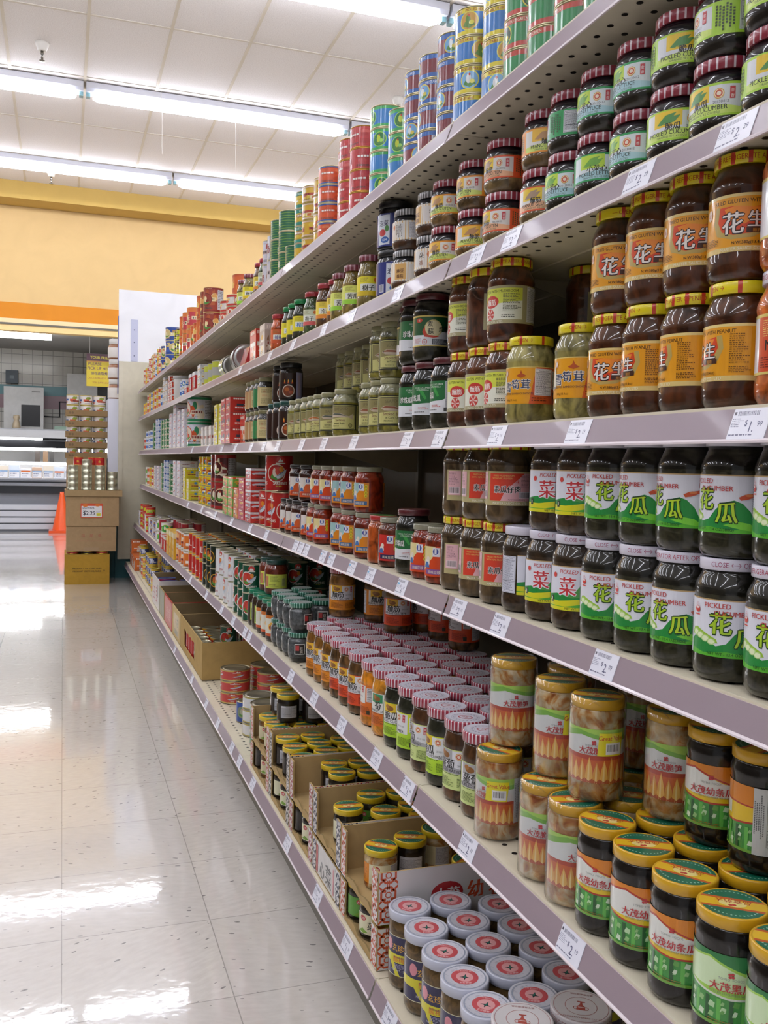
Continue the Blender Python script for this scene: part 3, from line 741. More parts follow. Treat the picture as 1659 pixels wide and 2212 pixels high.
def art_perilla(front):
    p = Pr(); p.rect(-70, 70, 0, 56, '#d9dbe0'); p.poly([(-70, 56), (-70, 22), (-20, 20), (10, 22), (30, 30), (70, 28), (70, 56)], '#1d6a35' if not front else '#17522a')
    if front:
        p.rect(-70, 70, 53, 56, '#d8c26a'); p.rect(-70, 70, 0, 2, '#d8c26a'); p.ell(2, 32, 17, 16, '#d8c98a'); p.ell(2, 32, 15, 14, '#e6ddb4')
        p.text('紫', -4, 36, 10, '#1b1b1b', bold=.02); p.text('蘇', -3, 22, 11, '#1b1b1b', bold=.02); p.text('珍珠瓜', 26, 26, 11, '#1b1b1b', bold=.03, sx=.8, sl=.1)
        p.poly([(-14, 36), (-19, 26), (-14, 17), (2, 15), (14, 17), (4, 19), (-8, 20), (-13, 28)], '#c8402c'); p.ell(-26, 47, 7, 4, '#c8402c'); p.text('味', -26, 45, 4, '#eee')
        p.ring(-14, 8, 5, 1, '#c23a2e'); p.text('味', -14, 6, 4, '#c23a2e'); p.lines(-36, -22, 4, 14, 4, '#c23a2e', 2); p.rect(0, 34, 3, 13, '#4e5158'); p.lines(2, 32, 4, 12, 4, '#c7cad2', 3)
    else:
        p.poly([(-16, 50), (-4, 44), (4, 30), (0, 28), (-8, 38)], '#3c9a45'); p.text('珍珠瓜', -24, 26, 12, '#eceee8', bold=.03, sx=.8, out='#191919')
        p.text('SOUR CUCUMBER', -6, 48, 3.2, '#dfe8dc', bold=.01); p.text('WITH PERILLA', -6, 44, 3.0, '#dfe8dc'); p.lines(-14, 10, 9, 14, 2, '#bf4a3c', 4); p.lines(-24, 10, 3, 6, 1, '#444', 4)
        p.nutri(16, 42, 4, 54, bg='#c9cbd0', ink='#44464e', title=False); p.rect(14, 20, 3, 9, '#333'); p.barcode(26, 42, 2, 12)
    return p
pr, cb = J1('#27261a', '#141410')
PER_BODY = jarbody(pr, cb)
PERA = P('pickle_jar', 'black perilla cucumber jar with gold edged green label', 'jar', .0365, .1255, [('glass_jar', PER_BODY, None), ('label', label_mesh(art_perilla(True), 35.9, 28, M_GLOSS), 'green label with gold edge'), ('lid', MLID, 'maroon lid')])
PERB = P('pickle_jar', 'dark perilla cucumber jar with green and white label', 'jar', .0365, .1255, [('glass_jar', PER_BODY, None), ('label', label_mesh(art_perilla(False), 35.9, 28), 'green and white label'), ('lid', MLID, 'maroon lid')])
REDL = Pr(); REDL.rect(-60, 60, 0, 56, '#cf4a22'); REDL.rect(-60, -30, 0, 56, '#dcdce4'); REDL.text('N', -16, 22, 10, '#2c1a14', bold=.03); REDL.lines(-24, 10, 34, 50, 6, '#e9c26a', 2); REDL.rect(-60, 60, 0, 2.5, '#d8c26a'); REDL.rect(-60, 60, 53, 56, '#d8c26a'); REDL.lines(-26, 20, 5, 16, 4, '#7a1f10', 3)
pr, cb = J1('#b0561c', '#a5521c')
KIMC = P('kimchi_jar', 'orange kimchi jar with pale lid', 'jar', .0365, .1255, [('glass_jar', jarbody(pr, cb, M_CHUNK), None), ('label', label_mesh(REDL, 35.9, 28, M_GLOSS), 'red orange label'), ('lid', WLID, None)])

# ---- fish in oil: slender jars with olive lids
def art_fish(word, sub, tint):
    p = Pr(); p.rect(-52, 66, 0, 62, '#1a1c12'); p.rect(-40, 40, 2.5, 59.5, '#c2bd78'); p.rect(-38, 38, 4, 58, '#1a1c12'); p.rect(-37, 37, 5, 57, '#c5c07c')
    p.poly([(-37, 26), (-37, 57), (37, 57), (37, 36), (10, 30)], '#8a8052'); p.text('SEAFOOD', 0, 47, 7, '#6d6440', bold=.02, rot=.06, sx=.9)
    p.poly([(-32, 36), (-20, 41), (0, 40), (22, 33), (34, 40), (33, 30), (36, 24), (22, 30), (0, 30), (-22, 31)], '#b9a894'); p.poly([(-30, 36), (-18, 40), (0, 39), (20, 33), (0, 35), (-20, 36)], tint)
    p.ell(-27, 36.4, 1.0, 1.0, '#332'); p.text(word, 0, 20.5, 6.6, '#6a3414', bold=.02, out='#d9d498', sx=.85); p.text(sub, -4, 14, 4.4, '#2f3218', bold=.02); p.lines(-22, 6, 7, 11, 2, '#55542f', 3)
    p.ell(26, 11, 5.2, 5.2, '#77734a'); p.ell(26, 11, 3.6, 3.6, '#a8a268')
    p.rect(44, 64, 2.5, 59.5, '#a9a667'); p.lines(47, 61, 10, 55, 14, '#6f6c3e', 7); p.rect(-50, -42, 2.5, 59.5, '#a9a667')
    return p
FPR = [(24, 0), (28, 1.5), (31, 6), (31.5, 12), (31, 15), (31, 78), (31.6, 82), (30.6, 90), (27.5, 96), (25.6, 99), (25.6, 103)]
FBODY = jarbody(FPR, ['#77702f']*6+['#8b8a6c']*4, M_CHUNK)
OLID = lid(27.5, 102, 114, side='#93906a', mat=M_LID)
def fishjar(word, sub, tint, desc):
    return P('fish_jar', desc, 'jar', .0318, .114, [('glass_jar', FBODY, None), ('label', label_mesh(art_fish(word, sub, tint), 31.2, 15.5), 'olive label with black border'), ('lid', OLID, 'olive green lid')])
FISH1 = fishjar('Smoked Bangus', 'in Corn Oil', '#8a4f34', 'olive labelled smoked fish jar')
FISH2 = fishjar('Sardines', 'Spanish Style', '#53584e', 'olive labelled sardine jar')
FISH3 = fishjar('Tuyo Gourmet', 'in Corn Oil', '#b5662a', 'olive labelled dried fish jar')

# ---- squat jars, second shelf
SPR = [(26, 0), (30, 1.2), (34, 6), (35.6, 13), (35.8, 17), (35.4, 18.5), (35.4, 51.5), (35.6, 53), (34, 58), (31, 62), (29.5, 64), (29.5, 67)]
SRED = (['#8f2a3c', '#8f2a3c', '#8f2a3c', '#d9cbd3'],)
def squat(desc, body, art, lidst=SRED, lidside='#8f2a3c', mat=M_JAR):
    L_ = lid(32.5, 66, 78.5, side=lidside, top='#cfc9d6', stripes=lidst, n=96, topart=ring_lid(r=30))
    return P('pickle_jar', desc, 'jar', .0365, .0785, [('glass_jar', jarbody(SPR, [body]*7+['#15151a']*4, mat), None), ('label', label_mesh(art, 35.6, 18.5, M_PAPER), None), ('lid', L_, 'striped lid')])
def seal(p, u, z, s=1.0):
    p.ell(u, z, 5.2*s, 5.2*s, '#d79a2c'); p.ell(u, z, 4.4*s, 4.4*s, '#ead9b8'); p.ell(u, z, 3.6*s, 3.6*s, '#c7502c'); p.ell(u, z, 2.2*s, 2.2*s, '#ead9c8')
def seal2(p, u, z, s=1.0):
    p.rect(u-2.6*s, u+2.6*s, z-6*s, z+6*s, '#c23a42'); p.text('金', u, z+.6*s, 3.6*s, '#eee0e0'); p.text('香', u, z-4.6*s, 3.6*s, '#eee0e0')
def art_sq(bg, words, pan, chars, veg, panel2=None, vegbg='#e3c028'):
    p = Pr(); p.rect(-92, 98, 0, 33, bg); p.rect(-42, 34, 2.2, 30.5, pan); p.poly([(-42, 2.2), (-42, 9), (0, 13), (34, 8), (34, 2.2)], panel2 or pan)
    p.rect(-30, 2, 15, 31.5, vegbg); p.poly([(-26, 18), (-16, 27), (-4, 29), (-10, 22), (-20, 17)], veg); p.poly([(-18, 17), (-10, 25), (0, 26), (-6, 19)], veg)
    p.text(chars, -8, 11.5, 8, '#23231f', bold=.04, sl=.1); p.text(words, -8, 6.3, 4.8, '#27332a', bold=.025, sx=.92); p.text('DRAINED WT. 4.2 OZ(120g)', -6, 3, 2.3, '#4e6a4e')
    seal(p, 12, 22); seal2(p, 25, 22); p.text('20130412', 14, 12.5, 2.8, '#55585e')
    p.cols(38, 58, 4, 30, 6, '#3a4a28', 3); p.nutri(61, 84, 3, 31, bg='#cfd0d6', ink='#5b5560'); p.barcode(-88, -74, 4, 30, vert=True, bg='#ddd'); p.cols(-70, -46, 4, 30, 7, '#3a4a28', 5)
    return p
SQC = squat('squat lime labelled cucumber jar', '#1b1713', art_sq('#a6cf3a', 'PICKLED CUCUMBER', '#d4d7dc', '脆瓜', '#4f8a44', '#c6dc6a'))
SQL = squat('squat green labelled lettuce jar', '#211d15', art_sq('#249a52', 'PICKLED LETTUCE', '#d6dfe2', '小菜心', '#6aa33a', '#a8cdd6', '#b8d63c'))
SQO = squat('squat amber labelled gluten jar', '#6a5230', art_sq('#e8932a', 'PEANUT GLUTEN', '#dcd9d2', '麵筋', '#b88a5a', '#cfdc6e', '#e8b83a'), mat=M_CHUNK)
SQR = squat('squat red-orange labelled gluten jar', '#6d5a3a', art_sq('#dd5426', 'PEANUT GLUTEN', '#dddad6', '麵筋', '#a58a72', '#e8b088', '#e3c028'), mat=M_CHUNK)
def art_gold():
    p = Pr(); p.rect(-92, 98, 0, 36, '#e0dcd4')
    for k in range(60): p.rect(-92+k*3.2, -90.8+k*3.2, 0, 36, '#d9a640' if k % 2 else '#efe9dc', up=False)
    p.rect(-30, 30, 4, 32, '#dcd9d6'); p.rect(-60, -34, 3, 33, '#d6a860'); p.text('朵', -12, 19, 11, '#33302c', bold=.02); p.text('香', -12, 7, 9, '#8a4a28', bold=.02); p.ell(4, 25, 4, 5, '#d0702c')
    p.cols(12, 28, 6, 30, 5, '#6d6a66', 3); p.text('麻豆', -47, 16, 8, '#5a2c18', bold=.02); p.text('醬筍', -47, 6, 7, '#5a2c18', bold=.02); p.nutri(40, 60, 3, 33, title=False); p.barcode(64, 78, 8, 30, vert=True)
    return p
SQG = squat('squat white and gold labelled jar', '#4a3120', art_gold(), (['#3b3a3c', '#8d8c8e', '#c9c8cc'],), '#555', M_CHUNK)
# dark blue snack jars
BLUE = Pr(); BLUE.rect(-80, 80, 0, 82, '#1d2a7a'); BLUE.rect(-26, 10, 4, 78, '#d5dbe6'); BLUE.text('泡菜', -8, 52, 14, '#2c2a4a', bold=.03); BLUE.ell(-12, 34, 11, 9, '#c23a3a'); BLUE.ell(2, 44, 6, 8, '#4f8a44'); BLUE.ell(-4, 16, 12, 8, '#2f5fae'); BLUE.text('KIM', -4, 13, 6, '#dfe6f2', bold=.03); BLUE.rect(22, 46, 4, 66, '#d9d9de'); BLUE.lines(24, 44, 8, 62, 16, '#555b66', 5); BLUE.barcode(-48, -32, 6, 26, bg='#dde')
BJP = [(34, 0), (37, 3), (37.5, 8), (37.5, 70), (36, 76), (33, 80), (33, 84)]
BLJ = P('snack_jar', 'dark blue labelled pickle jar', 'jar', .038, .097, [('glass_jar', jarbody(BJP, ['#14161c']*6, M_JAR), None), ('label', label_mesh(BLUE, 37.7, 6, M_GLOSS, .8), 'navy blue label'), ('lid', lid(35, 83, 97, side='#17181c'), 'black lid')])

# ---- slender congee-pickle bottles
BPR = [(24, 0), (27.5, 2), (29, 8), (29, 26), (28.6, 28), (28.6, 70), (29, 72), (28, 80), (24.5, 89), (22.5, 95), (22.5, 104)]
def bottle(desc, body, bg, band, txt, lidc, tall=None, tcol='#33301c'):
    p = Pr(); p.rect(-70, 70, 0, 42, bg); p.rect(-70, 70, 0, 10, band); p.rect(-24, 26, 11, 26, '#e4e6dc'); p.ell(12, 34, 4, 5, '#d8702c'); p.text(txt, -4, 12, 13, tcol, bold=.03)
    p.lines(-24, 2, 29, 39, 4, '#8a7d3a', 3); p.rect(34, 44, 12, 24, '#33401c'); p.rect(36, 42, 14, 22, bg); p.ell(30, 28, 3, 6, '#cf4a3a'); p.nutri(48, 66, 3, 40, title=False)
    return P('pickle_bottle', desc, 'jar', .0298, .118, [('glass_jar', jarbody(BPR, [body]*10, M_CHUNK), None), ('label', label_mesh(p, 28.9, 28), None), ('lid', lid(25.5, 104, 118, side=lidc, stripes=([lidc, lidc, '#b58a94'],) if lidc == '#7d3040' else None), None)])
BOTY = bottle('slender bottle with yellow label and maroon cap', '#7a6a34', '#e6d820', '#d6b81c', '樹子', '#7d3040')
BOTL = bottle('slender bottle with lime label and maroon cap', '#72602c', '#d8df6a', '#9ad23c', '苦瓜', '#7d3040')
BOTO = bottle('slender bottle with orange label and red cap', '#5a3a1c', '#e8d040', '#e08a2a', '冷桔', '#a8323c')
BOTR = bottle('slender bottle with pink label and red cap', '#4a5a34', '#c9d0b4', '#cf5a5a', '梅子', '#a8323c')
BOTG = bottle('yellow labelled olive vegetable bottle with green cap', '#2c2e1a', '#e2d41c', '#e2d41c', '榨菜', '#178a4c', tcol='#2f72c0')
BOTS = bottle('orange chilli sauce bottle with red cap', '#a8481c', '#d9622c', '#cf5424', '辣椒', '#b8303a', tcol='#5a4a8a')

# ---- squarish chilli jars, fourth shelf
QPR = [(27, 0), (30.5, 1.5), (32.5, 6), (33, 10), (33, 74), (32, 79), (29, 84), (27.5, 87), (27.5, 92)]
SLID = lid(29.5, 91, 102, side='#8f8d78')
def chilli(desc, body, bg, tri, tcol='#33557a', lidm=None, ll=None, pill='#e6d22a'):
    p = Pr(); p.rect(-24, 24, 0, 54, bg); p.rect(-23, 23, 1, 53, bg); p.poly([(-24, 54), (-24, 10), (-2, 34), (4, 54)], tri); p.rect(-2, 12, 36, 52, '#e6e6ee'); p.ell(4, 45, 5.5, 5.5, '#3a4fa0'); p.rect(2, 6, 41, 50, '#e6e6ee')
    p.rect(14, 20, 14, 50, bg)
    for k in range(4): p.ell(17, 46-k*7, 3.6, 3.8, pill); p.text('辣油豆酱'[k], 17, 43.6-k*7, 4.2, '#3a2a10')
    p.rect(-18, 20, 4, 13, tcol); p.text('风味豆豉', 1, 5.5, 6, '#e8dcc8', bold=.02); p.ell(-14, 24, 6, 7, '#e7e3dd'); p.ell(-12, 32, 4, 4, '#e7d9c8'); p.poly([(-22, 16), (-8, 16), (-12, 26), (-18, 26)], '#4a76b5')
    p.rect(62, 92, 0, 54, bg); p.lines(64, 90, 6, 50, 14, '#6b3a14', 4)
    return P('chilli_sauce_jar', desc, 'jar', .0345, .102, [('glass_jar', jarbody(QPR, [body]*8, M_CHUNK, n=40), None), ('label', label_mesh(p, 34.6, 13, M_GLOSS), None), ('lid', lidm or SLID, ll or 'olive grey lid')])
CHA = chilli('red oil chilli jar with amber label', '#7d260e', '#e08a22', '#9fc4c4', '#3f6a9a')
CHB = chilli('red oil chilli jar with scarlet label', '#80280f', '#d84a22', '#e6d89a', '#8a5a9a')
CHC = chilli('chilli jar with red and yellow label', '#5a2814', '#c9322c', '#c9322c', '#2a2a5a', pill='#e2d22c')
CHW = chilli('dark chilli jar with white and orange label', '#3a1a10', '#d9602e', '#e3dcd6', '#b8402c', lidm=lid(30, 91, 102, side='#1c1a1a'), ll='black lid')
CHR = chilli('chilli jar with red cap', '#a0481a', '#a0481a', '#a0481a', '#a0481a', lidm=lid(29.5, 91, 102, side='#b02c2c', top='#3f9a44'), ll='red cap with green top', pill='#c9a03c')
# ---- black soybean jars and khaki jars, third shelf
DPR = [(31, 0), (34.5, 2), (36, 8), (36, 92), (34, 97), (31, 101), (31, 104)]
DA = Pr(); DA.rect(-60, 60, 0, 76, '#2a130d'); DA.ell(-2, 22, 20, 19, '#d9cfc0'); DA.ell(-2, 22, 17, 16, '#7d3a1c'); DA.ell(-6, 26, 8, 6, '#b5622c'); DA.ell(6, 18, 7, 5, '#a84a22')
for u in (-14, -2, 10): DA.poly([(u-3, 44), (u-1, 52), (u, 58), (u+2, 51), (u+3, 44)], '#d8602a'); DA.ell(u, 52, 1.5, 3.5, '#efc24a')
DARK = P('sauce_jar', 'black jar of braised sauce with flame label', 'jar', .0365, .118, [('glass_jar', jarbody(DPR, ['#160f0c']*6), None), ('label', label_mesh(DA, 36.2, 10, M_GLOSS), None), ('lid', lid(33, 103, 118, side='#15181a'), 'black lid')])
DARKG = P('sauce_jar', 'dark sauce jar with flame label and teal lid', 'jar', .0365, .118, [('glass_jar', jarbody(DPR, ['#1e140e']*6), None), ('label', label_mesh(DA, 36.2, 10, M_GLOSS), None), ('lid', lid(33, 103, 118, side='#15463f'), 'teal lid')])
DS = Pr()
for it in DA.it: DS.it.append(it)
DS.k = DA.k; DS.rect(22, 46, -4, 78, '#b9b6d8'); DS.rect(28, 38, 8, 70, '#c9b4c8')
DARKS = P('sauce_jar', 'black sauce jar with a pale lilac sticker', 'jar', .0365, .118, [('glass_jar', DARK.parts[0][1], None), ('label', label_mesh(DS, 36.2, 10, M_GLOSS), None), ('lid', DARK.parts[2][1], 'black lid')])
def khaki(desc, bg, body):
    p = Pr(); p.rect(-70, 70, 0, 62, bg); p.rect(-30, 34, 3, 59, '#cdbd8a' if bg != '#2f7a44' else '#3c8a50'); p.lines(-26, 22, 42, 56, 5, '#7a6238', 4); p.lines(-20, 6, 30, 36, 2, '#c2552c', 4); p.lines(-26, 26, 6, 26, 5, '#77683c', 8); p.rect(24, 32, 6, 15, '#2c2c22'); p.text('41', -12, 44, 6, '#b0472a', bold=.02)
    return P('paste_jar', desc, 'jar', .0345, .107, [('glass_jar', jarbody([(28, 0), (32, 2), (34, 8), (34, 78), (31, 84), (29, 88), (29, 94)], [body]*6), None), ('label', label_mesh(p, 34.2, 12), None), ('lid', lid(30.5, 93, 107, side='#7f7a55'), None)])
KHA = khaki('khaki labelled paste jar', '#c4b27a', '#1f1a14'); KHB = khaki('tan labelled paste jar', '#b58a5c', '#3a2a1c'); KHG = khaki('green labelled paste jar', '#2f7a44', '#1f2418')

# ---- tall jars with red and white candy stripe lids, fifth shelf
TPR = [(28, 0), (31.5, 1.5), (34, 7), (34.5, 14), (34.3, 18), (34, 20), (34, 86), (34.5, 88), (34, 94), (32.5, 101), (31.5, 106), (31, 114)]
RLID = lid(34, 114, 130, side='#9c2b40', top='#d6d2de', stripes=(['#9c2b40', '#9c2b40', '#dccfd8'],), n=96, topart=ring_lid(r=32))
def tall(desc, body, art, mat=M_CHUNK, name='pickle_jar', ll=None):
    return P(name, desc, 'jar', .035, .130, [('glass_jar', jarbody(TPR, [body]*11, mat), None), ('label', label_mesh(art, 34.2, 20), ll), ('lid', RLID, 'red and white candy-striped lid')])
def art_tall(top, pan, bot, chars, word, veg='#e0b02a', inkb='#7a3a10', bar=True):
    p = Pr(); p.rect(-84, 92, 0, 64, bot); p.rect(-84, 92, 30, 64, top); p.rect(-40, 30, 26, 62, pan); p.poly([(-40, 26), (-40, 32), (0, 36), (30, 31), (30, 26)], '#a9a8ae' if pan == '#dddde2' else pan)
    p.rect(-34, -4, 46, 63, veg); p.ell(-18, 54, 9, 5, '#8a5a2a'); p.ell(-24, 57, 5, 4, '#a8723a')
    p.text(chars, -16, 34, 16, '#1c1c1c', bold=.03, sl=.08); p.text(word, -12, 27.5, 5.2, '#23231f', bold=.025); p.lines(-36, 28, 22.5, 25, 1, inkb, 4)
    seal(p, 8, 54, 1.1); seal2(p, 22, 54, 1.1); p.text('20121105', 14, 38, 3, '#666')
    p.lines(-36, 0, 4, 19, 6, inkb, 3); p.lines(6, 44, 4, 19, 6, inkb, 5)
    if bar: p.barcode(34, 50, 30, 58, vert=True)
    p.rect(34, 42, 4, 12, '#33301c'); p.nutri(54, 84, 4, 60, bg='#dfe0e6'); p.nutri(-80, -48, 4, 60, bg='#dfe0e6')
    return p
TGO = tall('candy-lidded gluten jar with amber label', '#7a5220', art_tall('#e8a828', '#dedee2', '#df8a1e', '麵筋', 'WHEAT GLUTEN'), name='gluten_jar')
TGR = tall('candy-lidded gluten jar with scarlet label', '#5a3f22', art_tall('#e0521e', '#dedee2', '#db4a1a', '麵筋', 'WHEAT GLUTEN', inkb='#7a1c0c'), name='gluten_jar')
TGP = tall('candy-lidded peanut gluten jar with amber label', '#5a3a1c', art_tall('#dc8a2a', '#d6d2ca', '#d9801e', '麵筋', 'PEANUT GLUTEN'), name='gluten_jar')
TCB = tall('candy-lidded chilli bamboo jar, bright orange', '#c47a1e', art_tall('#d9721e', '#dfded8', '#d86a1a', '辣筍', 'CHILI BAMBOO', '#2f8a5a'), name='bamboo_shoot_jar')
TBS = tall('candy-lidded bamboo shoot jar with orange base', '#b87a24', art_tall('#dfded8', '#dfded8', '#d9701c', '筍', 'BAMBOO SHOOT', '#2f8a5a'), name='bamboo_shoot_jar')
TCU = tall('candy-lidded cucumber jar with lime label', '#23241a', art_tall('#cfd92c', '#dfe0e2', '#aed62c', '脆瓜', 'PICKLED CUCUMBER', '#e3c028', '#4a6a10'), M_JAR)
TRA = tall('candy-lidded radish jar with pale green label', '#4a2f1a', art_tall('#cdd98a', '#dddde2', '#c9d88a', '蘿蔔', 'PICKLED RADISH', '#a8a8aa', '#5a7030'))
TDK = tall('candy-lidded dark jar standing further in', '#2a2118', art_tall('#cdd98a', '#dddde2', '#c9d88a', '蘿蔔', 'PICKLED RADISH', '#a8a8aa', '#5a7030'), M_JAR)
# green striped lids: clear squat jars
GPR = [(22, 0), (24, 1), (29, 12), (31.5, 22), (31.5, 54), (30, 58), (27, 62), (27, 66)]
GLID = lid(31, 66, 79, side='#0b5a44', top='#8fa39d', stripes=(['#0b5a44', '#0b5a44', '#0b5a44', '#8fbcae'],), n=96, topart=Pr().ell(0, 0, 24, 24, '#aab4b2', 24).text('合', 0, -6, 12, '#a04038'))
GA = Pr(); GA.rect(-14, 14, 0, 28, '#d9dad6'); GA.rect(-12, 12, 2, 26, '#23211f'); GA.rect(-11, -1, 10, 24, '#b5383a'); GA.text('豆', 5, 13, 9, '#d8d2c8'); GA.text('腐', 5, 4, 8, '#d8d2c8'); GA.rect(30, 60, 0, 28, '#b9c0bd'); GA.lines(32, 58, 3, 25, 8, '#6d7a76', 2); GA.rect(34, 42, 14, 22, '#5da03c')
GSQ = P('bean_curd_jar', 'clear squat jar with green striped lid', 'jar', .0322, .079, [('glass_jar', jarbody(GPR, ['#1c1d1f']*2+['#3d4143', '#4c5052', '#4c5052', '#4c5052', '#3d4143'], M_JAR), None), ('label', label_mesh(GA, 31.8, 22), None), ('lid', GLID, 'green striped lid')])
# green-capped tall paste jars
GT = Pr(); GT.rect(-60, 60, 0, 62, '#d8d6c6'); GT.rect(-60, 60, 52, 62, '#c9702a'); GT.rect(-60, 60, 0, 8, '#c9582a'); GT.ell(-4, 28, 16, 14, '#e6b04a'); GT.ell(-8, 26, 9, 7, '#8a3a1c'); GT.rect(18, 46, 10, 50, '#dcdce2'); GT.barcode(22, 42, 12, 26); GT.lines(22, 42, 30, 48, 6, '#777', 2)
GT2 = Pr(); GT2.rect(-60, 60, 0, 62, '#3a2a1c'); GT2.rect(-24, 20, 2, 58, '#c9dd6a'); GT2.rect(-20, 4, 6, 40, '#5a8a3a'); GT2.text('香', -4, 42, 10, '#33421c', bold=.02); GT2.rect(24, 44, 2, 58, '#dfe2da'); GT2.lines(26, 42, 8, 52, 9, '#777', 2)
GTL = lid(28, 102, 116, side='#0e7a58')
GTPR = [(25, 0), (29, 2), (31, 8), (31, 88), (29, 94), (26.5, 99), (26.5, 103)]
GTA = P('paste_jar', 'brown paste jar with orange label and green cap', 'jar', .0318, .116, [('glass_jar', jarbody(GTPR, ['#2e1f14']*6), None), ('label', label_mesh(GT, 31.2, 16), None), ('lid', GTL, 'green cap')])
GTB = P('paste_jar', 'brown paste jar with lime label and green cap', 'jar', .0318, .116, [('glass_jar', jarbody(GTPR, ['#33261a']*6), None), ('label', label_mesh(GT2, 31.2, 16), None), ('lid', GTL, 'green cap')])
RB = Pr(); RB.rect(-40, 40, 0, 44, '#c8cf52'); RB.rect(-39, 39, 1, 43, '#cdd45a'); RB.lines(-20, 14, 20, 38, 6, '#5e6a1c', 3); RB.barcode(18, 32, 8, 32, vert=True, bg='#d6d68a'); RB.lines(-24, 10, 4, 12, 2, '#4a3a1c', 4); RB.rect(-38, -26, 6, 38, '#c27a5a')
RBJ = P('bean_sauce_jar', 'red bean sauce jar with lime label and dark lid', 'jar', .0375, .108, [('glass_jar', jarbody([(31, 0), (35, 2), (37, 9), (37, 76), (35, 84), (31, 90), (30, 95)], ['#5f2415']*6, M_JAR), None), ('label', label_mesh(RB, 37.2, 20), None), ('lid', lid(33, 94, 108, side='#123a34'), 'dark green lid')])

# ---- big bamboo jars in clear wrap, gold lids
BIGP = [(28, 0), (31.5, 1.5), (33.6, 6), (33.8, 16), (33.0, 22), (33.0, 96), (33.8, 99), (33.6, 104), (32.2, 108), (31.6, 110), (31.6, 113)]
def gold_top(r, ang=0.0):
    p = Pr(); R_ = r-2.4
    pts = [(R_*math.cos(2*PI*i/32), R_*math.sin(2*PI*i/32)) for i in range(32)]
    p.poly(pts, '#12694f')
    a, b = -.42*R_, .42*R_
    band = [q for q in [(R_*math.cos(t), R_*math.sin(t)) for t in [2*PI*i/48 for i in range(48)]] if a-.01 <= q[1] <= b+.01]
    band.sort(key=lambda q: math.atan2(q[1], q[0])); p.poly(band, '#c75a26')
    a, b = -.36*R_, .36*R_
    band = [q for q in [(.99*R_*math.cos(t), .99*R_*math.sin(t)) for t in [2*PI*i/48 for i in range(48)]] if a-.3 <= q[1] <= b+.3]
    band.sort(key=lambda q: math.atan2(q[1], q[0])); p.poly(band, '#e3b822')
    p.ell(0, 0, R_*.42, R_*.24, '#ebd98a'); p.text('大茂食品', 0, -R_*.26, R_*.26, '#b5382c', bold=.02); p.ell(-2, R_*.14, R_*.07, R_*.07, '#c23a34'); p.ell(1.2, R_*.12, R_*.07, R_*.07, '#c23a34')
    for k in range(14):
        t = PI*.18+PI*.64*k/13
        for s_ in (1, -1):
            u, z = R_*.82*math.cos(t), s_*R_*.82*math.sin(t); p.add([(u-.8, z-.8), (u+.8, z-.8), (u+.8, z+.8), (u-.8, z+.8)], '#a9cfc0')
    return p
GOLD = lid(32.8, 113, 125.5, side='#d2a21c', top='#d2a21c', topart=gold_top(32.8))
def logo(p, u, z, s=1.0):
    for du, dz in ((-1.3, 1.1), (1.1, 1.5), (-1.1, -1.4), (1.3, -1.1)): p.ell(u+du*s, z+dz*s, 1.5*s, 1.25*s, '#c03038', 10)
def art_tips(sticker):
    p = Pr(); p.rect(-54, 54, 0, 66, '#7cb84a'); p.poly([(-54, 66), (-54, 58), (-20, 64), (20, 56), (54, 58), (54, 66)], '#a9d45a')
    p.poly([(-54, 34), (-54, 50), (-16, 58), (24, 50), (54, 52), (54, 34)], '#dcdfdf'); p.rect(-54, 54, 0, 34, '#d0602a'); p.poly([(-54, 34), (-54, 30), (0, 28), (54, 30), (54, 34)], '#b5402a')
    for k in range(12):
        u = -50+k*9; h = 26+(k % 3)*3
        p.poly([(u-5, 0), (u-4, h*.5), (u, h), (u+4, h*.5), (u+5, 0)], '#e8b052' if k % 2 else '#dd9a3c'); p.poly([(u-2, 0), (u-1.4, h*.5), (u, h*.9), (u+.6, h*.4), (u+.6, 0)], '#f0d08a'); p.poly([(u-5, 0), (u-4.4, 5), (u, 2), (u+4.4, 6), (u+5, 0)], '#b5502c')
    logo(p, 0, 49.5); p.text('TOMIO  FOODS', 0, 45, 2.2, '#7c8588'); p.text('大茂脆笋', 0, 36.5, 8.6, '#b92e34', bold=.035); p.lines(-16, 16, 34.2, 35.6, 1, '#8a7a6a', 3)
    p.rect(46, 76, 2, 66, '#d3d6da'); p.cols(48, 74, 6, 62, 10, '#7d8086', 4); p.rect(-84, -58, 2, 66, '#d3d6da'); p.cols(-82, -60, 6, 62, 8, '#7d8086', 5)
    if sticker:
        u0 = sticker
        p.poly([(u0, 34), (u0+2, 62), (u0+34, 62), (u0+31, 34)], '#ecdf1e'); p.text('Great Value', u0+18, 53, 6.2, '#cf4a2a', bold=.02, sx=.8); p.rect(u0+10, u0+30, 36, 50, '#ebebee'); p.barcode(u0+11, u0+28, 38, 49, bg='#ebebee')
    return p
def tips(sticker, desc, lab=None):
    w = G(); w.lathe(mm([(33, .2), (35.0, 3), (35.2, 60), (35.0, 108), (34.5, 126), (31, 127.2)]), 28, '#fff', cap0=False, cap1=False)
    # folded corner of the film
    w.face([(-.034, -.008, .118), (-.034, .006, .124), (-.046, .004, .132), (-.048, -.006, .124)], '#fff'); w.face([(.02, -.03, .12), (.03, -.024, .122), (.032, -.036, .129)], '#fff')
    return P('bamboo_shoot_jar', desc, 'jar', .0353, .1275, [('glass_jar', jarbody(BIGP, ['#b07a3c']*10, M_BAMBOO), None), ('label', label_mesh(art_tips(sticker), 33.4, 24), 'green, white and orange label'), ('lid', GOLD, 'gold lid with printed top'), ('plastic_wrap', w.mesh('plastic_wrap', M_WRAP), 'clear shrink film')])
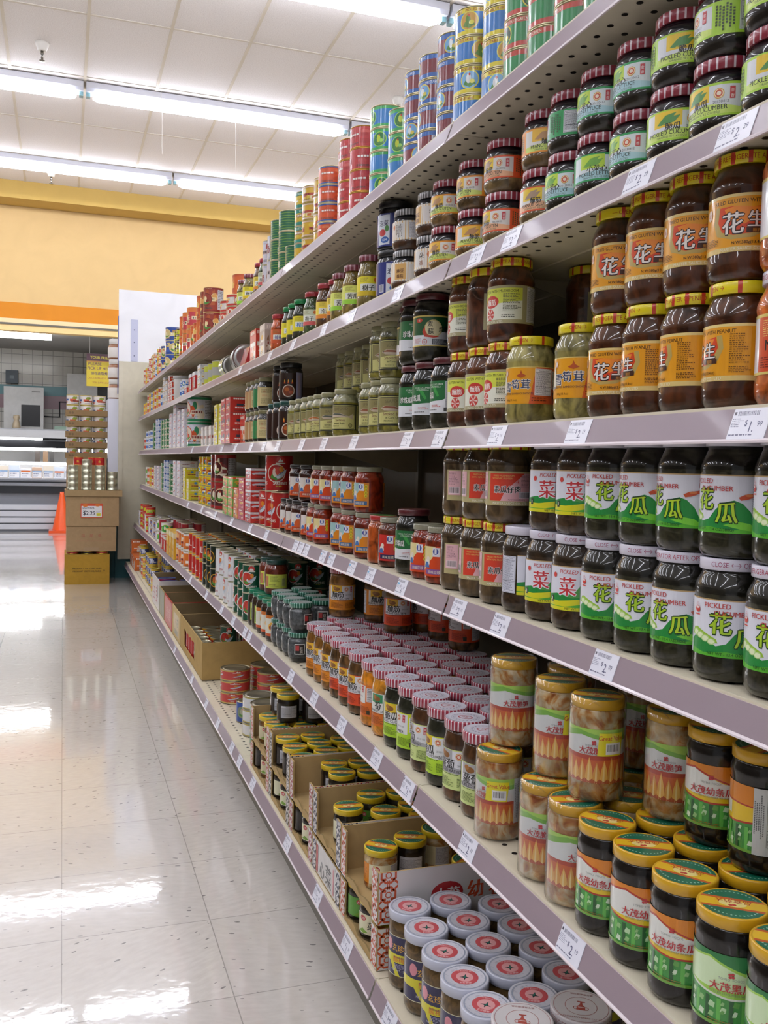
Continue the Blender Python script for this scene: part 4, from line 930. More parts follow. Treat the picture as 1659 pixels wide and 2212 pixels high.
TIP0 = tips(None, 'wrapped bamboo tip jar with gold lid'); TIP1 = tips(4, 'wrapped bamboo tip jar with yellow sticker'); TIP2 = tips(22, 'wrapped bamboo tip jar with sticker at side')
def art_gourd(green, chars):
    p = Pr(); a, b, c = ('#1f7a3c', '#5fae3a', '#b9dc6a') if green else ('#d9821c', '#e0ae1e', '#e6c21e')
    p.rect(-60, 62, 0, 68, c if not green else '#9fd04e'); p.poly([(-60, 68), (-60, 56), (-20, 64), (8, 54), (20, 50), (62, 48), (62, 68)], a)
    p.poly([(-60, 34), (-60, 54), (-20, 62), (6, 52), (14, 49), (34, 47), (34, 34)], '#dfe0da' if not green else '#cfe6b8')
    if not green: p.poly([(-60, 56), (-20, 64), (8, 54), (20, 50), (62, 48), (62, 46.5), (20, 48), (8, 52), (-20, 61.8), (-60, 54)], '#b03020')
    p.poly([(-60, 0), (-60, 36), (-30, 31), (0, 28), (40, 29), (62, 32), (62, 0)], '#3f9440'); p.poly([(-60, 36), (-30, 31), (0, 28), (40, 29), (62, 32), (62, 30), (40, 27), (0, 26), (-30, 29), (-60, 34)], '#b03020' if not green else '#d8dccf')
    R_ = random.Random(4)
    for k in range(11):
        u = -56+k*11; p.rect(u, u+4, 0, 26, '#1f5a2a' if k % 2 else '#63b84e', up=(k == 0))
        for t in range(3):
            q = R_.uniform(3, 24); w_ = R_.uniform(3, 6); p.poly([(u+3, q-2), (u+3+w_, q-w_*.5), (u+4+w_, q+w_*.4), (u+5, q+w_*.6)], ('#8fc07a', '#b5d8a6', '#5fa04a', '#cfe2c6')[(k+t) % 4])
    p.rect(-60, 62, 0, 3, '#6aa33a'); p.lines(-20, 24, 1.5, 5.5, 2, '#8a6a20', 3)
    logo(p, 0, 55 if not green else 50); p.text('TOMIO  FOODS', 0, 48 if not green else 45, 2.3, '#858a88'); p.text(chars, 0, 36.5 if not green else 34.5, 9.0, '#b92e34', bold=.035); p.text('PICKLED CUCUMBER WHOLE', 0, 33 if not green else 31, 2.1, '#6f7a6a')
    p.rect(62, 100, 0, 68, '#cfcfd0'); p.nutri(74, 99, 8, 64, bg='#cfcfd0', ink='#3f3f42'); p.cols(63, 73, 8, 62, 5, '#66666a', 5); p.barcode(78, 98, .5, 8, bg='#cfcfd0')
    p.rect(-100, -62, 0, 68, '#cfcfd0'); p.cols(-98, -64, 8, 62, 12, '#66666a', 6)
    return p
def gourd(desc, green, chars):
    return P('pickle_jar', desc, 'jar', .0345, .126, [('glass_jar', jarbody(BIGP, ['#15110f']*10, M_JAR), None), ('label', label_mesh(art_gourd(green, chars), 33.4, 22, M_GLOSS), None), ('lid', GOLD, 'gold lid with printed top')])
GOU = gourd('black cucumber jar with orange and green label', False, '大茂幼条瓜'); GOB = gourd('black melon jar with green label', True, '大茂黑瓜')

# ---- bottom shelf: white lids
PLP = [(26, 0), (31, 2), (33.5, 8), (34, 14), (33.6, 22), (33.6, 90), (34, 96), (32.5, 105), (30.5, 110), (30, 114)]
def plumtop():
    p = Pr(); p.ring(0, 0, 31, 2.2, '#9fa6b8', 40); p.ell(0, 0, 19.5, 19.5, '#c8545a', 28); p.ell(0, 0, 18.4, 18.4, '#e0a3a4', 28); p.ring(0, 0, 18.4, 6.2, '#c8545a', 28); p.text('玄珍醬園', 0, 13.2, 4, '#efd9d9'); p.text('HONG KONG SAUCE', 0, -16.6, 3.0, '#efd9d9', sx=.9)
    p.poly([(-8, 1), (-2, 2.5), (-1, 8), (1.5, 3), (8, 3.4), (2.4, 0), (1.4, -7), (-1, -1)], '#23343a'); p.poly([(-2, 2), (1, 3), (2, -5), (-.6, -1)], '#2f7a6a')
    R_ = random.Random(3)
    for k in range(46):
        t = R_.uniform(0, 2*PI); q = R_.uniform(21.5, 29); u, z = q*math.cos(t), q*math.sin(t); p.add([(u-1.6, z-.35), (u+1.4, z-.1), (u+1.6, z+.4), (u-1.2, z+.2)], '#9aa0b0')
    return p
PLID = lid(35, 113, 128, side='#c3c6d6', top='#d4d4de', topart=plumtop())
def art_plum():
    p = Pr(); p.rect(-66, 66, 0, 66, '#25224f'); p.rect(-66, 66, 0, 1.2, '#d3cfae'); p.rect(-66, 66, 64.8, 66, '#d3cfae'); p.rect(-66, 66, 34, 35, '#d3cfae'); p.rect(-66, 66, 22, 36, '#d9d024')
    p.poly([(-24, 22), (-10, 0), (-2, 0), (-14, 22)], '#d9d024'); p.ell(-26, 50, 7, 10, '#d88a98'); p.text('玄珍醬園', 4, 42, 12, '#d8a43a', bold=.03, sx=.9); p.text('酸梅子', 0, 24, 10, '#d87a2c', bold=.02)
    p.text('NET WT. 12 OZ. (340g)', 4, 8, 3.4, '#c9cbe0'); p.lines(-14, 26, 12, 20, 3, '#a9a8cf', 3); p.text('PRESERVED PLUM', 0, 30, 2.8, '#2f2a5a')
    p.rect(66, 78, 0, 66, '#c9cbe0')
    return p
PLUM = P('plum_jar', 'preserved plum jar with white lid and red seal', 'jar', .0355, .128, [('glass_jar', jarbody(PLP, ['#5d482a']*9, M_JAR), None), ('label', label_mesh(art_plum(), 33.8, 23, M_GLOSS), 'navy and yellow label'), ('lid', PLID, 'white lid with red circular seal')])
tp = Pr(); tp.ring(0, 0, 36, .8, '#b8888a', 40); tp.ring(0, 0, 21, .7, '#b06a66', 32); tp.poly([(-6, 9), (6, 9), (5, 1), (2, -3), (1.2, -8), (5, -9), (5, -11), (-5, -11), (-5, -9), (-1.2, -8), (-2, -3), (-5, 1)], '#b5544a'); tp.ring(-6.5, 5, 3.6, .9, '#b5544a'); tp.ring(6.5, 5, 3.6, .9, '#b5544a'); tp.rect(-4, 4, 2, 4, '#d9b8b4')
tp.text('MEE CHUN CANNING CO. LTD.', 0, 25, 3.2, '#a86a68'); tp.text('美珍醬油果子廠', 0, -29, 4, '#a86a68')
TROP = P('sauce_jar', 'large jar with white trophy lid', 'jar', .0402, .150, [('glass_jar', jarbody([(31, 0), (36, 2), (38.5, 9), (39, 16), (39, 114), (37, 123), (35, 128), (35, 133)], ['#33231a']*7), None), ('label', label_mesh(art_plum(), 39.2, 20), None), ('lid', lid(40, 132, 150, side='#cfc8ca', top='#d9d5d6', topart=tp, text='KEEP REFRIGERATED AFTER OPENING', tcol='#a07a78'), 'white lid printed with a trophy')])

# ---- small gold-lidded jars in the trays
MPR = [(24, 0), (28, 1.5), (30, 6), (30.5, 12), (30.2, 14), (30.2, 50), (30.5, 52), (29.5, 57), (28, 60), (28, 64)]
MLD = lid(31, 63, 75, side='#d5b81e', top='#d5b81e', topart=gold_top(31))
def small(desc, body, bg, chars, art=0, mat=M_JAR, lp='#b93a34'):
    p = Pr()
    if art < 2: p.rect(-50, 60, 0, 36, bg)
    if art == 0:
        p.ell(-16, 28, 7, 5, lp); p.text('大茂', -16, 25.6, 5, '#eee'); p.text(chars, 2, 10, 15, '#23231f', bold=.03); p.lines(14, 26, 6, 30, 6, '#7a8a4a', 3); p.poly([(-28, 3), (-16, 10), (-4, 4), (-14, 1)], '#7aa33a')
    elif art == 1:
        p.rect(-44, -12, 0, 36, '#e08a26'); p.lines(-42, -16, 4, 32, 12, '#8a4a10', 3); p.ell(2, 28, 8, 6, lp); p.text('大茂', 2, 25.2, 5.6, '#eee'); p.text(chars, 6, 8, 11, '#8a9a7a')
    else:
        p.nutri(-20, 26, 2, 34, bg='#c9cad2', ink='#6d6f7a')
    if art < 2: p.nutri(30, 58, 1, 35, bg='#cfcfd6', ink='#66687a', title=False)
    return P('preserve_jar', desc, 'jar', .0315, .075, [('glass_jar', jarbody(MPR, [body]*9, mat), None), ('label', label_mesh(p, 30.5, 13), None), ('lid', MLD, 'gold lid with green printed top')])
SMB = small('small bamboo jar with gold lid', '#b5923f', '#dcd6b4', '笋', 1, M_BAMBOO)
SMN = small('small dark jar with gold lid and grey panel', '#1c1512', '#c9cad2', '', 2)
SMC = small('small dark vegetable jar with gold lid and cream label', '#1f1a14', '#dcd9b8', '菜')
SMG = small('small olive jar with gold lid and green label', '#25221a', '#5d9a3a', '茸')
SMP = small('small peanut jar with gold lid', '#6d4a22', '#cfc6a0', '豆', 0, M_CHUNK)
SMO = small('small orange vegetable jar with gold lid', '#a0541f', '#dcd9c8', '8', 0, M_CHUNK)

# ---- cans
def canp(name, desc, r, h, art, rim='#c9bf9a', glossy=True, cat='can', n=32, top=True):
    rb = r*1000; hb = h*1000
    g = G(); g.lathe(mm([(rb-1.2, .0), (rb, .6), (rb, 1.6), (rb-.9, 2.6), (rb-.9, hb-2.6), (rb, hb-1.6), (rb, hb-.4), (rb-.9, hb), (rb-1.8, hb-2.4), (rb*.84, hb-2.6), (rb*.82, hb-1.9), (rb*.66, hb-1.9), (rb*.64, hb-2.5), (.01, hb-2.5)]), n, rim, cap1=False)
    parts = [('can_body', g.mesh('can_body', M_TIN), None)]
    if art: parts.append(('label', label_mesh(art, rb-.75, 2.7, M_GLOSS if glossy else M_PAPER, 1.0), None))
    return P(name, desc, cat, r+.0002, h, parts)
def busy(p, u0, u1, z0, z1, pal, seed=1, n=6):
    """printed picture: overlapping patches, a ribbon and some fine print"""
    R = random.Random(seed*7919+13); w, h = u1-u0, z1-z0
    for i in range(n):
        c = R.choice(pal); u, z = u0+w*R.uniform(.15, .85), z0+h*R.uniform(.15, .85); q = R.random()
        a, b = w*R.uniform(.08, .24), h*R.uniform(.1, .28)
        u = min(max(u, u0+a), u1-a); z = min(max(z, z0+b), z1-b)
        if q < .45: p.ell(u, z, a, b, c, 12)
        elif q < .75: p.rect(u-a, u+a, z-b*.6, z+b*.6, c)
        else: p.poly([(u-a, z-b), (u+a*.9, z-b*.4), (u+a*.5, z+b), (u-a*.6, z+b*.5)], c)
    z = z0+h*R.uniform(.35, .65); p.rect(u0+w*.08, u1-w*.08, z-h*.09, z+h*.09, R.choice(pal)); p.lines(u0+w*.14, u1-w*.12, z-h*.06, z+h*.06, 1, R.choice(('#2c2a2a', '#f0ece4', '#7a1f1a')), seed, fill=.9)
    p.lines(u0+w*.1, u1-w*.1, z0+h*.04, z0+h*.16, 2, '#4a4642', seed+3)
def art_can(r, h, bg, band=None, bh=.16, ell=None, words=None, wcol='#eee', back=None, bands2=None, chars=None, ccol='#eee', lines=True, fish=None, bz=None):
    W = PI*r*1000*.999; H = h*1000-5.4
    p = Pr(); p.rect(-W, W, 0, H, bg)
    if bz:
        for k, u in enumerate((-.66, 0, .66)): busy(p, W*(u-.31), W*(u+.31), H*.04, H*.96, bz, k+int(r*9e3)+len(bg), 7)
    if back: p.rect(W*.3, W*.62, H*.08, H*.92, back); p.lines(W*.32, W*.6, H*.14, H*.86, 8, '#555', 3)
    if band: p.rect(-W, W, H*(1-bh), H, band); p.rect(-W, W, 0, H*bh*.9, bands2 or band)
    if ell:
        for k, (u, c1, c2, c3) in enumerate(ell):
            e = min(H*.36, r*640); v = u*W; p.ell(v, H*.5, e*1.08, e*1.04, c1, 22); p.ell(v, H*.5, e*.96, e*.92, c2, 22)
            p.poly([(v-e*.7, H*.5-e*.5), (v-e*.5, H*.5-e*.1), (v, H*.5+e*.02), (v+e*.5, H*.5-e*.16), (v+e*.72, H*.5-e*.5), (v, H*.5-e*.82)], c3 if k else '#4f8a3a')
            p.ell(v-e*.12, H*.5+e*.1, e*.3, e*.52, c3, 14); p.ell(v+e*.3, H*.5-e*.2, e*.3, e*.24, c1, 10); p.ell(v-e*.02, H*.5+e*.55, e*.12, e*.14, '#c9402c', 8)
    if words:
        for u in (-.62, 0.0, .62): p.text(words, u*W, H*(1-bh*.8), H*bh*.62, wcol, bold=.02, sx=.85)
    if chars:
        for u in (-.45, .45): p.text(chars, u*W, H*.32, H*.34, ccol, bold=.03)
    if fish:
        for u in (-.5, .0, .5):
            v = u*W; q = r*620
            p.poly([(v-q*.5, H*.86), (v-q*.42, H*.95), (v, H*.985), (v+q*.42, H*.95), (v+q*.5, H*.86), (v+q*.3, H*.80), (v-q*.3, H*.80)], '#c2342c'); p.poly([(v-q*.3, H*.82), (v-q*.05, H*.93), (v+q*.08, H*.86), (v+q*.18, H*.9), (v+q*.34, H*.82)], '#e6e4e0'); p.rect(v-q*.55, v+q*.55, H*.765, H*.80, '#dcd8cf')
            p.ell(v-q*.16, H*.56, q*.44, H*.13, '#c9412e'); p.ell(v+q*.1, H*.62, q*.26, H*.08, '#d98a2c')
            p.poly([(v-q*.6, H*.40), (v-q*.2, H*.47), (v+q*.3, H*.56), (v+q*.72, H*.62), (v+q*.62, H*.5), (v+q*.2, H*.38), (v-q*.3, H*.34)], '#c3ccd6'); p.poly([(v-q*.5, H*.41), (v-q*.1, H*.48), (v+q*.4, H*.57), (v+q*.2, H*.5), (v-q*.2, H*.43)], fish)
            p.text('SARDINES' if words is None else words, v, H*.17, H*.085, '#ece8dc' if bg not in ('#dcdcdf',) else '#b0342c', bold=.03, sx=.8); p.lines(v-q*.5, v+q*.5, H*.08, H*.14, 1, '#d9c83a', 3)
    if lines: p.barcode(W*.72, W*.9, H*.2, H*.8, vert=True, bg='#dcdcdc')
    return p
R_ = .0368
CGR = canp('mustard_green_can', 'green and red mustard green can', R_, .0458, art_can(R_, .0458, '#24884a', '#bf4030', .18, [(-.18, '#e6d23a', '#173d22', '#3f8a3a')], 'MUSTARD GREEN', '#e8d8b8'))
CBY = canp('mixed_vegetable_can', 'blue and yellow mixed vegetable can', R_, .0465, art_can(R_, .0465, '#2f79c4', '#dfcf2a', .17, [(-.14, '#e6dc4a', '#7fb4dc', '#e6e8ea'), (.4, '#dcd648', '#c99a3a', '#5f8a3a')], 'PICKLED MIXED VEGETABLE', '#a8402c'))
CBM = canp('vegetable_can', 'blue and maroon vegetable can', R_, .0445, art_can(R_, .0445, '#7a1f2a', '#2a62b0', .2, [(-.16, '#dccb52', '#6fa8d6', '#dfe6e6')], 'MUSTARD', '#dfe6f2', back='#b9b4bd'))
CBG = canp('vegetable_can', 'blue and lime vegetable can', R_, .0465, art_can(R_, .0465, '#2a7fc6', '#3fae5a', .15, [(-.15, '#9fdc5a', '#1f7a3a', '#c9d83a'), (.42, '#9fdc5a', '#3fae5a', '#dce63a')], None))
CRD = canp('braised_food_can', 'red canned braised dish', R_, .0480, art_can(R_, .0480, '#c43a3c', None, .1, None, None, chars='魚', ccol='#e08a88', back='#b0a69a', bz=['#c43a3c', '#b52e30', '#d05a52']), '#cf9a4a')
CPK = canp('braised_food_can', 'pink canned braised dish', R_, .0480, art_can(R_, .0480, '#c9646a', None, .1, None, None, chars='魚', ccol='#e6b0b0', back='#a89a92', bz=['#c9646a', '#a89a92', '#d98a8a']), '#cf9a4a')
COR = canp('braised_food_can', 'orange canned dish with blue rim', R_, .0460, art_can(R_, .0460, '#dd5a2c', '#3a62a8', .07, None, None, chars='心', ccol='#efd8cc', back='#bfa898', bz=['#dd5a2c', '#c9502a', '#e07a4a']))
CYE = canp('braised_food_can', 'yellow and red canned dish', R_, .0452, art_can(R_, .0452, '#d2a822', '#d9bfa0', .1, None, None, chars='花', ccol='#b04a2a', back='#d6c452', bz=['#d9bf3a', '#c9702a', '#e6d8a8', '#b5462a']), '#b9a05a')
CYG = canp('braised_food_can', 'yellow and teal canned dish', R_, .0470, art_can(R_, .0470, '#d4ab24', '#2f8a76', .22, None, 'VEGETARIAN', '#dfe9dd', back='#c9b09a', bz=['#d9bf3a', '#b08a5a', '#e6d8c8']))
GCAN = art_can(.040, .061, '#14613f', None, .1, None, None, chars='鮑', ccol='#dfe9e2')
for k in range(7): GCAN.rect(-126, 126, 5+k*7.4, 6.0+k*7.4, '#8fb83a')
CGN = canp('abalone_can', 'green patterned can', .040, .061, GCAN)
CWH = canp('drink_can', 'tall white can with red print', .032, .078, art_can(.032, .078, '#d3cfd9', '#c4c2cf', .1, None, None, chars='奶', ccol='#a84a4a', back='#bfb9c9', bz=['#d3cfd9', '#b9a0a0', '#c4c2cf', '#a84a4a']))
CBR = canp('roll_tin', 'tall brown roll tin', .045, .112, art_can(.045, .112, '#9a3a28', '#8a2a24', .08, [(-.1, '#7a2a20', '#8f3626', '#e6d3a0')], 'EGG ROLLS', '#d9b88a', back='#cfccd4', bz=['#b0562c', '#d9a05a', '#7a2a20', '#e6d3a0']), '#c9a86a')
CBO = canp('roll_tin', 'tall orange tin', .045, .112, art_can(.045, .112, '#d9642a', '#c9542a', .08, [(-.1, '#e08a3a', '#d9642a', '#eadfae')], None, back='#d9d4dc', bz=['#e08a3a', '#e8c06a', '#c9481f', '#efdcae']), '#c9a86a')
CPI = canp('roll_tin', 'tall pink tin', .045, .112, art_can(.045, .112, '#c4404a', '#d97a3a', .2, None, None, chars='香', ccol='#efd9b8', back='#d9d4e6', bz=['#d9843a', '#e8b09a', '#b5343a', '#efe0c0']), '#c9a86a')
CYB = canp('small_can', 'yellow and black small can', .040, .036, art_can(.040, .036, '#c9cf1e', '#33342a', .14, None, None, chars='肉', ccol='#55571c', lines=False, bz=['#c9cf1e', '#33342a', '#e6e06a']))
CBL = canp('nut_can', 'blue nut can', .050, .085, art_can(.050, .085, '#2a4796', '#2f4f9e', .1, [(-.2, '#d6c690', '#cdb87a', '#e2d5a8')], None, lines=False, bz=['#cdb87a', '#e2d5a8', '#3a5fb0', '#b58a4a']))
CWS = canp('fruit_can', 'white sardine oval can', .040, .047, art_can(.040, .047, '#d9d3cc', '#c23a30', .2, [(-.1, '#d9532a', '#e6dccf', '#c2442a')], None, back='#d3d3dc', bz=['#d9532a', '#efe6da', '#8a9a3a', '#e6c06a']))
CRW = canp('fruit_can', 'red and white small can', .038, .048, art_can(.038, .048, '#c8402f', '#dcd4ce', .25, [(-.1, '#e6b07a', '#d9843a', '#efe0c8')], None, lines=False, bz=['#c8402f', '#efe8da', '#d9843a', '#e8c06a', '#b5302a']))
CBW = canp('fruit_can', 'blue and white small can', .038, .048, art_can(.038, .048, '#2f62b4', '#d0d6e0', .3, [(-.1, '#dfe6ee', '#4a7fc4', '#dfe6e6')], None, lines=False, bz=['#dfe6ee', '#2f62b4', '#c9402c', '#e8d9a0', '#6f9fd0']))
COW = canp('fruit_can', 'orange and yellow small can', .038, .048, art_can(.038, .048, '#d9822c', '#e0c23a', .3, [(-.1, '#e8d9a0', '#c2542a', '#e8d06a')], None, lines=False, bz=['#d9822c', '#e0c23a', '#c2442a', '#efe0c0', '#4a7fae']))
SAR = canp('sardine_can', 'tall red sardine can', .045, .116, art_can(.045, .116, '#b01f1e', '#a81c1c', .06, [(-.1, '#d9c9b8', '#a81c1c', '#d9c9b8')], None, fish='#5f7688', chars=None), '#b9a98a')
SAG = canp('sardine_can', 'tall green sardine can', .036, .094, art_can(.036, .094, '#0e4a34', '#0e4a34', .06, [(-.16, '#d9dcd6', '#b8322a', '#c9443a')], 'SARDINES', '#d9dfd6', fish='#7a9ab0', back='#c9ccd0'), '#b9b59a')
SAW = canp('sardine_can', 'tall white sardine can', .036, .094, art_can(.036, .094, '#dcdcdf', '#dcdcdf', .06, None, 'SALMON', '#5a5f7a', fish='#8a98a8', chars=None, back='#cfd0d8'), '#b9b59a')
SAB = canp('sardine_can', 'black and yellow can', .040, .094, art_can(.040, .094, '#12231a', '#12231a', .06, [(-.1, '#d9a02a', '#3a2a1c', '#b8622a')], None, back='#d3cf1e', chars='8', ccol='#d9d9d0'), '#b9b59a')
SAR2 = canp('sardine_can', 'red can with white letters', .038, .094, art_can(.038, .094, '#b8241e', '#d9a02a', .07, None, None, chars='L', ccol='#ece6e0', back='#c8c8cc'), '#b9b59a')
TUN = canp('fish_can', 'flat red fish can', .053, .040, art_can(.053, .040, '#c33f3c', '#cdb45a', .1, None, None, fish='#8a8f9a', lines=False), '#b5a98c')
TUS = canp('fish_can', 'flat can with red and white label', .050, .042, art_can(.050, .042, '#d6d6d8', '#b9a95a', .1, None, None, back='#b93a36', fish=None), '#b9b5a4')
TUG = canp('fish_can', 'flat green fish can', .048, .042, art_can(.048, .042, '#1f7a4f', '#b98a8a', .1, [(-.2, '#1f7a4f', '#1f7a4f', '#d9e0da')], None), '#b9b5a4')
BLC = canp('small_can', 'small blue can', .030, .068, art_can(.030, .068, '#2b4f9f', '#2b4f9f', .06, [(-.1, '#7d8a72', '#7d8a72', '#a8a890')], None, lines=False))
YCN = canp('luncheon_can', 'yellow fish ball can', .044, .045, art_can(.044, .045, '#dcb81e', '#e0cf2a', .12, [(-.4, '#c9502a', '#d98a2a', '#5f8ac4'), (.2, '#c23f22', '#e0a032', '#c9502a')], None, lines=False, bz=['#c9502a', '#e0a032', '#5f8ac4', '#e8d94a', '#b53a22', '#efe6d0']), '#b9a77a')
CBF = canp('corned_beef_can', 'tall dark red beef can', .046, .118, art_can(.046, .118, '#54151a', '#a02a2a', .12, [(-.1, '#d9c39a', '#54151a', '#e8dfc8')], None, back='#bdb7c0', bz=['#a02a2a', '#d9c39a', '#e8dfc8', '#7a2020']), '#8a6a4a')
GWC = canp('milk_powder_can', 'tall green and white can', .060, .125, art_can(.060, .125, '#c9cad6', '#1f7a4f', .1, [(-.3, '#c9462f', '#dccfb8', '#c2562f')], None, back='#cfd0da', bz=['#dccfb8', '#c9562f', '#1f7a4f', '#e6e6e8']), '#b9c0b4')
for_k = Pr()
WCN = canp('small_can', 'white label small can', .033, .060, art_can(.033, .060, '#d3d0d6', '#bfc0cc', .1, None, None, chars='茶', ccol='#4a5aa0', back='#9a5a4a', bz=['#d3d0d6', '#9a6a4a', '#4a5aa0', '#e6e2dc']), '#c9c4a8')
YRC = canp('small_can', 'yellow and red small can', .034, .060, art_can(.034, .060, '#d8cf2a', '#c2362c', .3, None, None, chars='蜜', ccol='#8a6a14', lines=False, bz=['#d8cf2a', '#c2362c', '#8fae3a']), '#c9c4a8')
GRC = canp('small_can', 'green small can', .036, .072, art_can(.036, .072, '#1f8a44', '#dfe0dc', .28, [(-.1, '#cfd83a', '#2fae5a', '#dfe6c8')], None, bz=['#dfe6c8', '#2fae5a', '#cfd83a']), '#c9c4a8')
REC = canp('small_can', 'dark red can with white panel', .036, .080, art_can(.036, .080, '#9a2430', '#b0a2a4', .06, None, None, back='#cfcfd6', chars='豆', ccol='#d9c8c8'), '#c9c4a8')
JGB = canp('bean_jar_can', 'small gold-topped blue can', .030, .066, art_can(.030, .066, '#34427c', '#c9a83a', .18, None, None, chars='奶', ccol='#d0d4e6', lines=False, bz=['#34427c', '#c9a83a', '#8a93c0', '#d0d4e6']), '#c8b85a')
COC = canp('fruit_can', 'orange and white can', .046, .085, art_can(.046, .085, '#d9742c', '#dcd6d0', .1, None, None, back='#dcdce2', lines=False, bz=['#d9742c', '#c9502a', '#e8b06a', '#e6dcd0']), '#c9c4a8')

# ---- cartons and packets
def carton(name, desc, L_, D, H, bg, art=None, side=None, cat='box', mat=M_PAPER, lines=True, cols=None):
    """front on the aisle side (-x) with length along y; near end faces -y; origin at bottom centre"""
    g = G(); g.box(-D/2, D/2, -L_/2, L_/2, 0, H, bg, cols=cols)
    if art: art.flat(g, lambda u, z, l: (-D/2-l, -u, z))
    if side: side.flat(g, lambda u, z, l: (u, -L_/2-l, z))
    return P(name, desc, cat, max(L_, D)/2, H, [(None, g.mesh(name, mat), None)]), L_
def face_art(L_, H, bg, c1, c2, chars=None, pan=None, seed=1):
    W, h = L_*1000, H*1000
    p = Pr(); p.rect(-W/2, W/2, 0, h, bg); seed = seed+sum(ord(q) for q in bg+c2)
    busy(p, -W*.48, W*.48, h*.03, h*.8, [c1, c2, '#e6dfcf', c2, bg, '#d9a83a'], seed, 8); p.rect(-W/2, W/2, h*.80, h, c1); p.lines(-W*.4, W*.3, h*.84, h*.95, 1, '#efe9dd', seed, fill=.9)
    if chars: p.text(chars, 0, h*.3, h*.3, '#f0e8dc', bold=.03)
    if pan: p.rect(W*.05, W*.42, h*.12, h*.7, pan); p.lines(W*.08, W*.4, h*.16, h*.64, 6, '#777', seed)
    p.rect(-W/2, W/2, 0, h*.012, '#6b6258')
    return p
def mkbox(name, desc, L_, D, H, bg, c1, c2, chars=None, pan=None):
    b, _ = carton(name, desc, L_, D, H, bg, face_art(L_, H, bg, c1, c2, chars, pan), face_art(D, H, bg, c1, c2, chars, '#dcdce2'))
    b.L = L_; b.D = D; return b
BRED = mkbox('fish_tin', 'red flat tin', .10, .12, .058, '#c43226', '#b82c22', '#39424f', '天')
BYEL = mkbox('fish_tin', 'yellow carton', .09, .10, .055, '#d8c92a', '#dcd040', '#4a86b5', None, '#dfe3e0')
BWHI = mkbox('tea_box', 'white carton with red print', .12, .10, .040, '#d9d4dc', '#cfc9d4', '#c8583a')
BGRN = mkbox('noodle_tin', 'green square tin', .085, .10, .036, '#4e8a5a', '#3a7a4a', '#cfb98a')
BBLU = mkbox('noodle_tin', 'blue and white square tin', .075, .10, .040, '#c9d2e0', '#3a62b0', '#4a7fc8')
BGOR = mkbox('curry_box', 'lime and orange carton', .11, .12, .037, '#7ab84a', '#d9602a', '#d9842c', '咖')
BORG = mkbox('curry_box', 'orange carton', .09, .12, .037, '#d9702a', '#cf4f28', '#e0a24a', '咖')
BPNK = mkbox('curry_box', 'pink and red carton', .10, .12, .037, '#c8485a', '#b5383f', '#d9a03a')
BRWH = mkbox('curry_box', 'red and white carton', .10, .12, .037, '#c93a30', '#d6d6dc', '#8a98a2')
BWPK = mkbox('milk_packet', 'small white packet', .06, .05, .09, '#ddd6d2', '#d3c8c2', '#b8623f')
BRTL = mkbox('soup_box', 'upright red carton', .10, .05, .105, '#d0402c', '#c23a2a', '#e07a3a', '米')
BCLR = mkbox('noodle_pack', 'upright clear and white packet', .08, .06, .10, '#b9aa9c', '#cfc6be', '#8a6a52')
BORT = mkbox('tea_carton', 'orange upright carton', .16, .12, .10, '#cf6a2a', '#c85a24', '#d9a03a', '茶', '#d9d9de')
BYWT = mkbox('drink_carton', 'yellow tall carton', .10, .10, .14, '#dca81e', '#e6dcae', '#e6d07a')
BRDT = mkbox('drink_carton', 'red tall carton', .10, .10, .085, '#c42a2a', '#d9d9de', '#c42a2a', None, '#d6d6dc')
BWST = mkbox('snack_box', 'white stacked carton', .10, .09, .035, '#d9d9da', '#c9c9ce', '#8f8f96')
BRST = mkbox('snack_box', 'red stacked carton', .10, .09, .04, '#c8392d', '#dcd4cf', '#d9602a', None, '#d6d6da')
BMIX = mkbox('snack_box', 'multicoloured snack tin', .08, .09, .045, '#c98a3a', '#3a62a8', '#d9b82a')

# ================================================================== PLACING
PLACED = []
def put(pd, x, y, z, rz, lv, layer, row, note=None):
    e = empty(pd.name, (x, y, z), rz) if pd.parts[0][0] else None
    if e is None:
        e = ob(pd.name, pd.parts[0][1], None, (x, y, z), rz)
    else:
        for n, me, lb in pd.parts: ob(n, me, e, label=lb)
    e['category'] = pd.cat
    PLACED.append([pd.desc, lv, layer, row, y, e, note]); return e
def spread(ys, d):
    """least movement so that neighbours stand d apart"""
    z = [y-i*d for i, y in enumerate(ys)]
    blocks = []
    for v in z:
        blocks.append([v, 1])
        while len(blocks) > 1 and blocks[-2][0] > blocks[-1][0]:
            b = blocks.pop(); a = blocks.pop(); blocks.append([(a[0]*a[1]+b[0]*b[1])/(a[1]+b[1]), a[1]+b[1]])
    out = []
    for v, n in blocks: out += [v]*n
    return [v+i*d for i, v in enumerate(out)]
LAYN = ['lower layer', 'second layer', 'third layer', 'fourth layer', 'fifth layer', 'sixth layer']
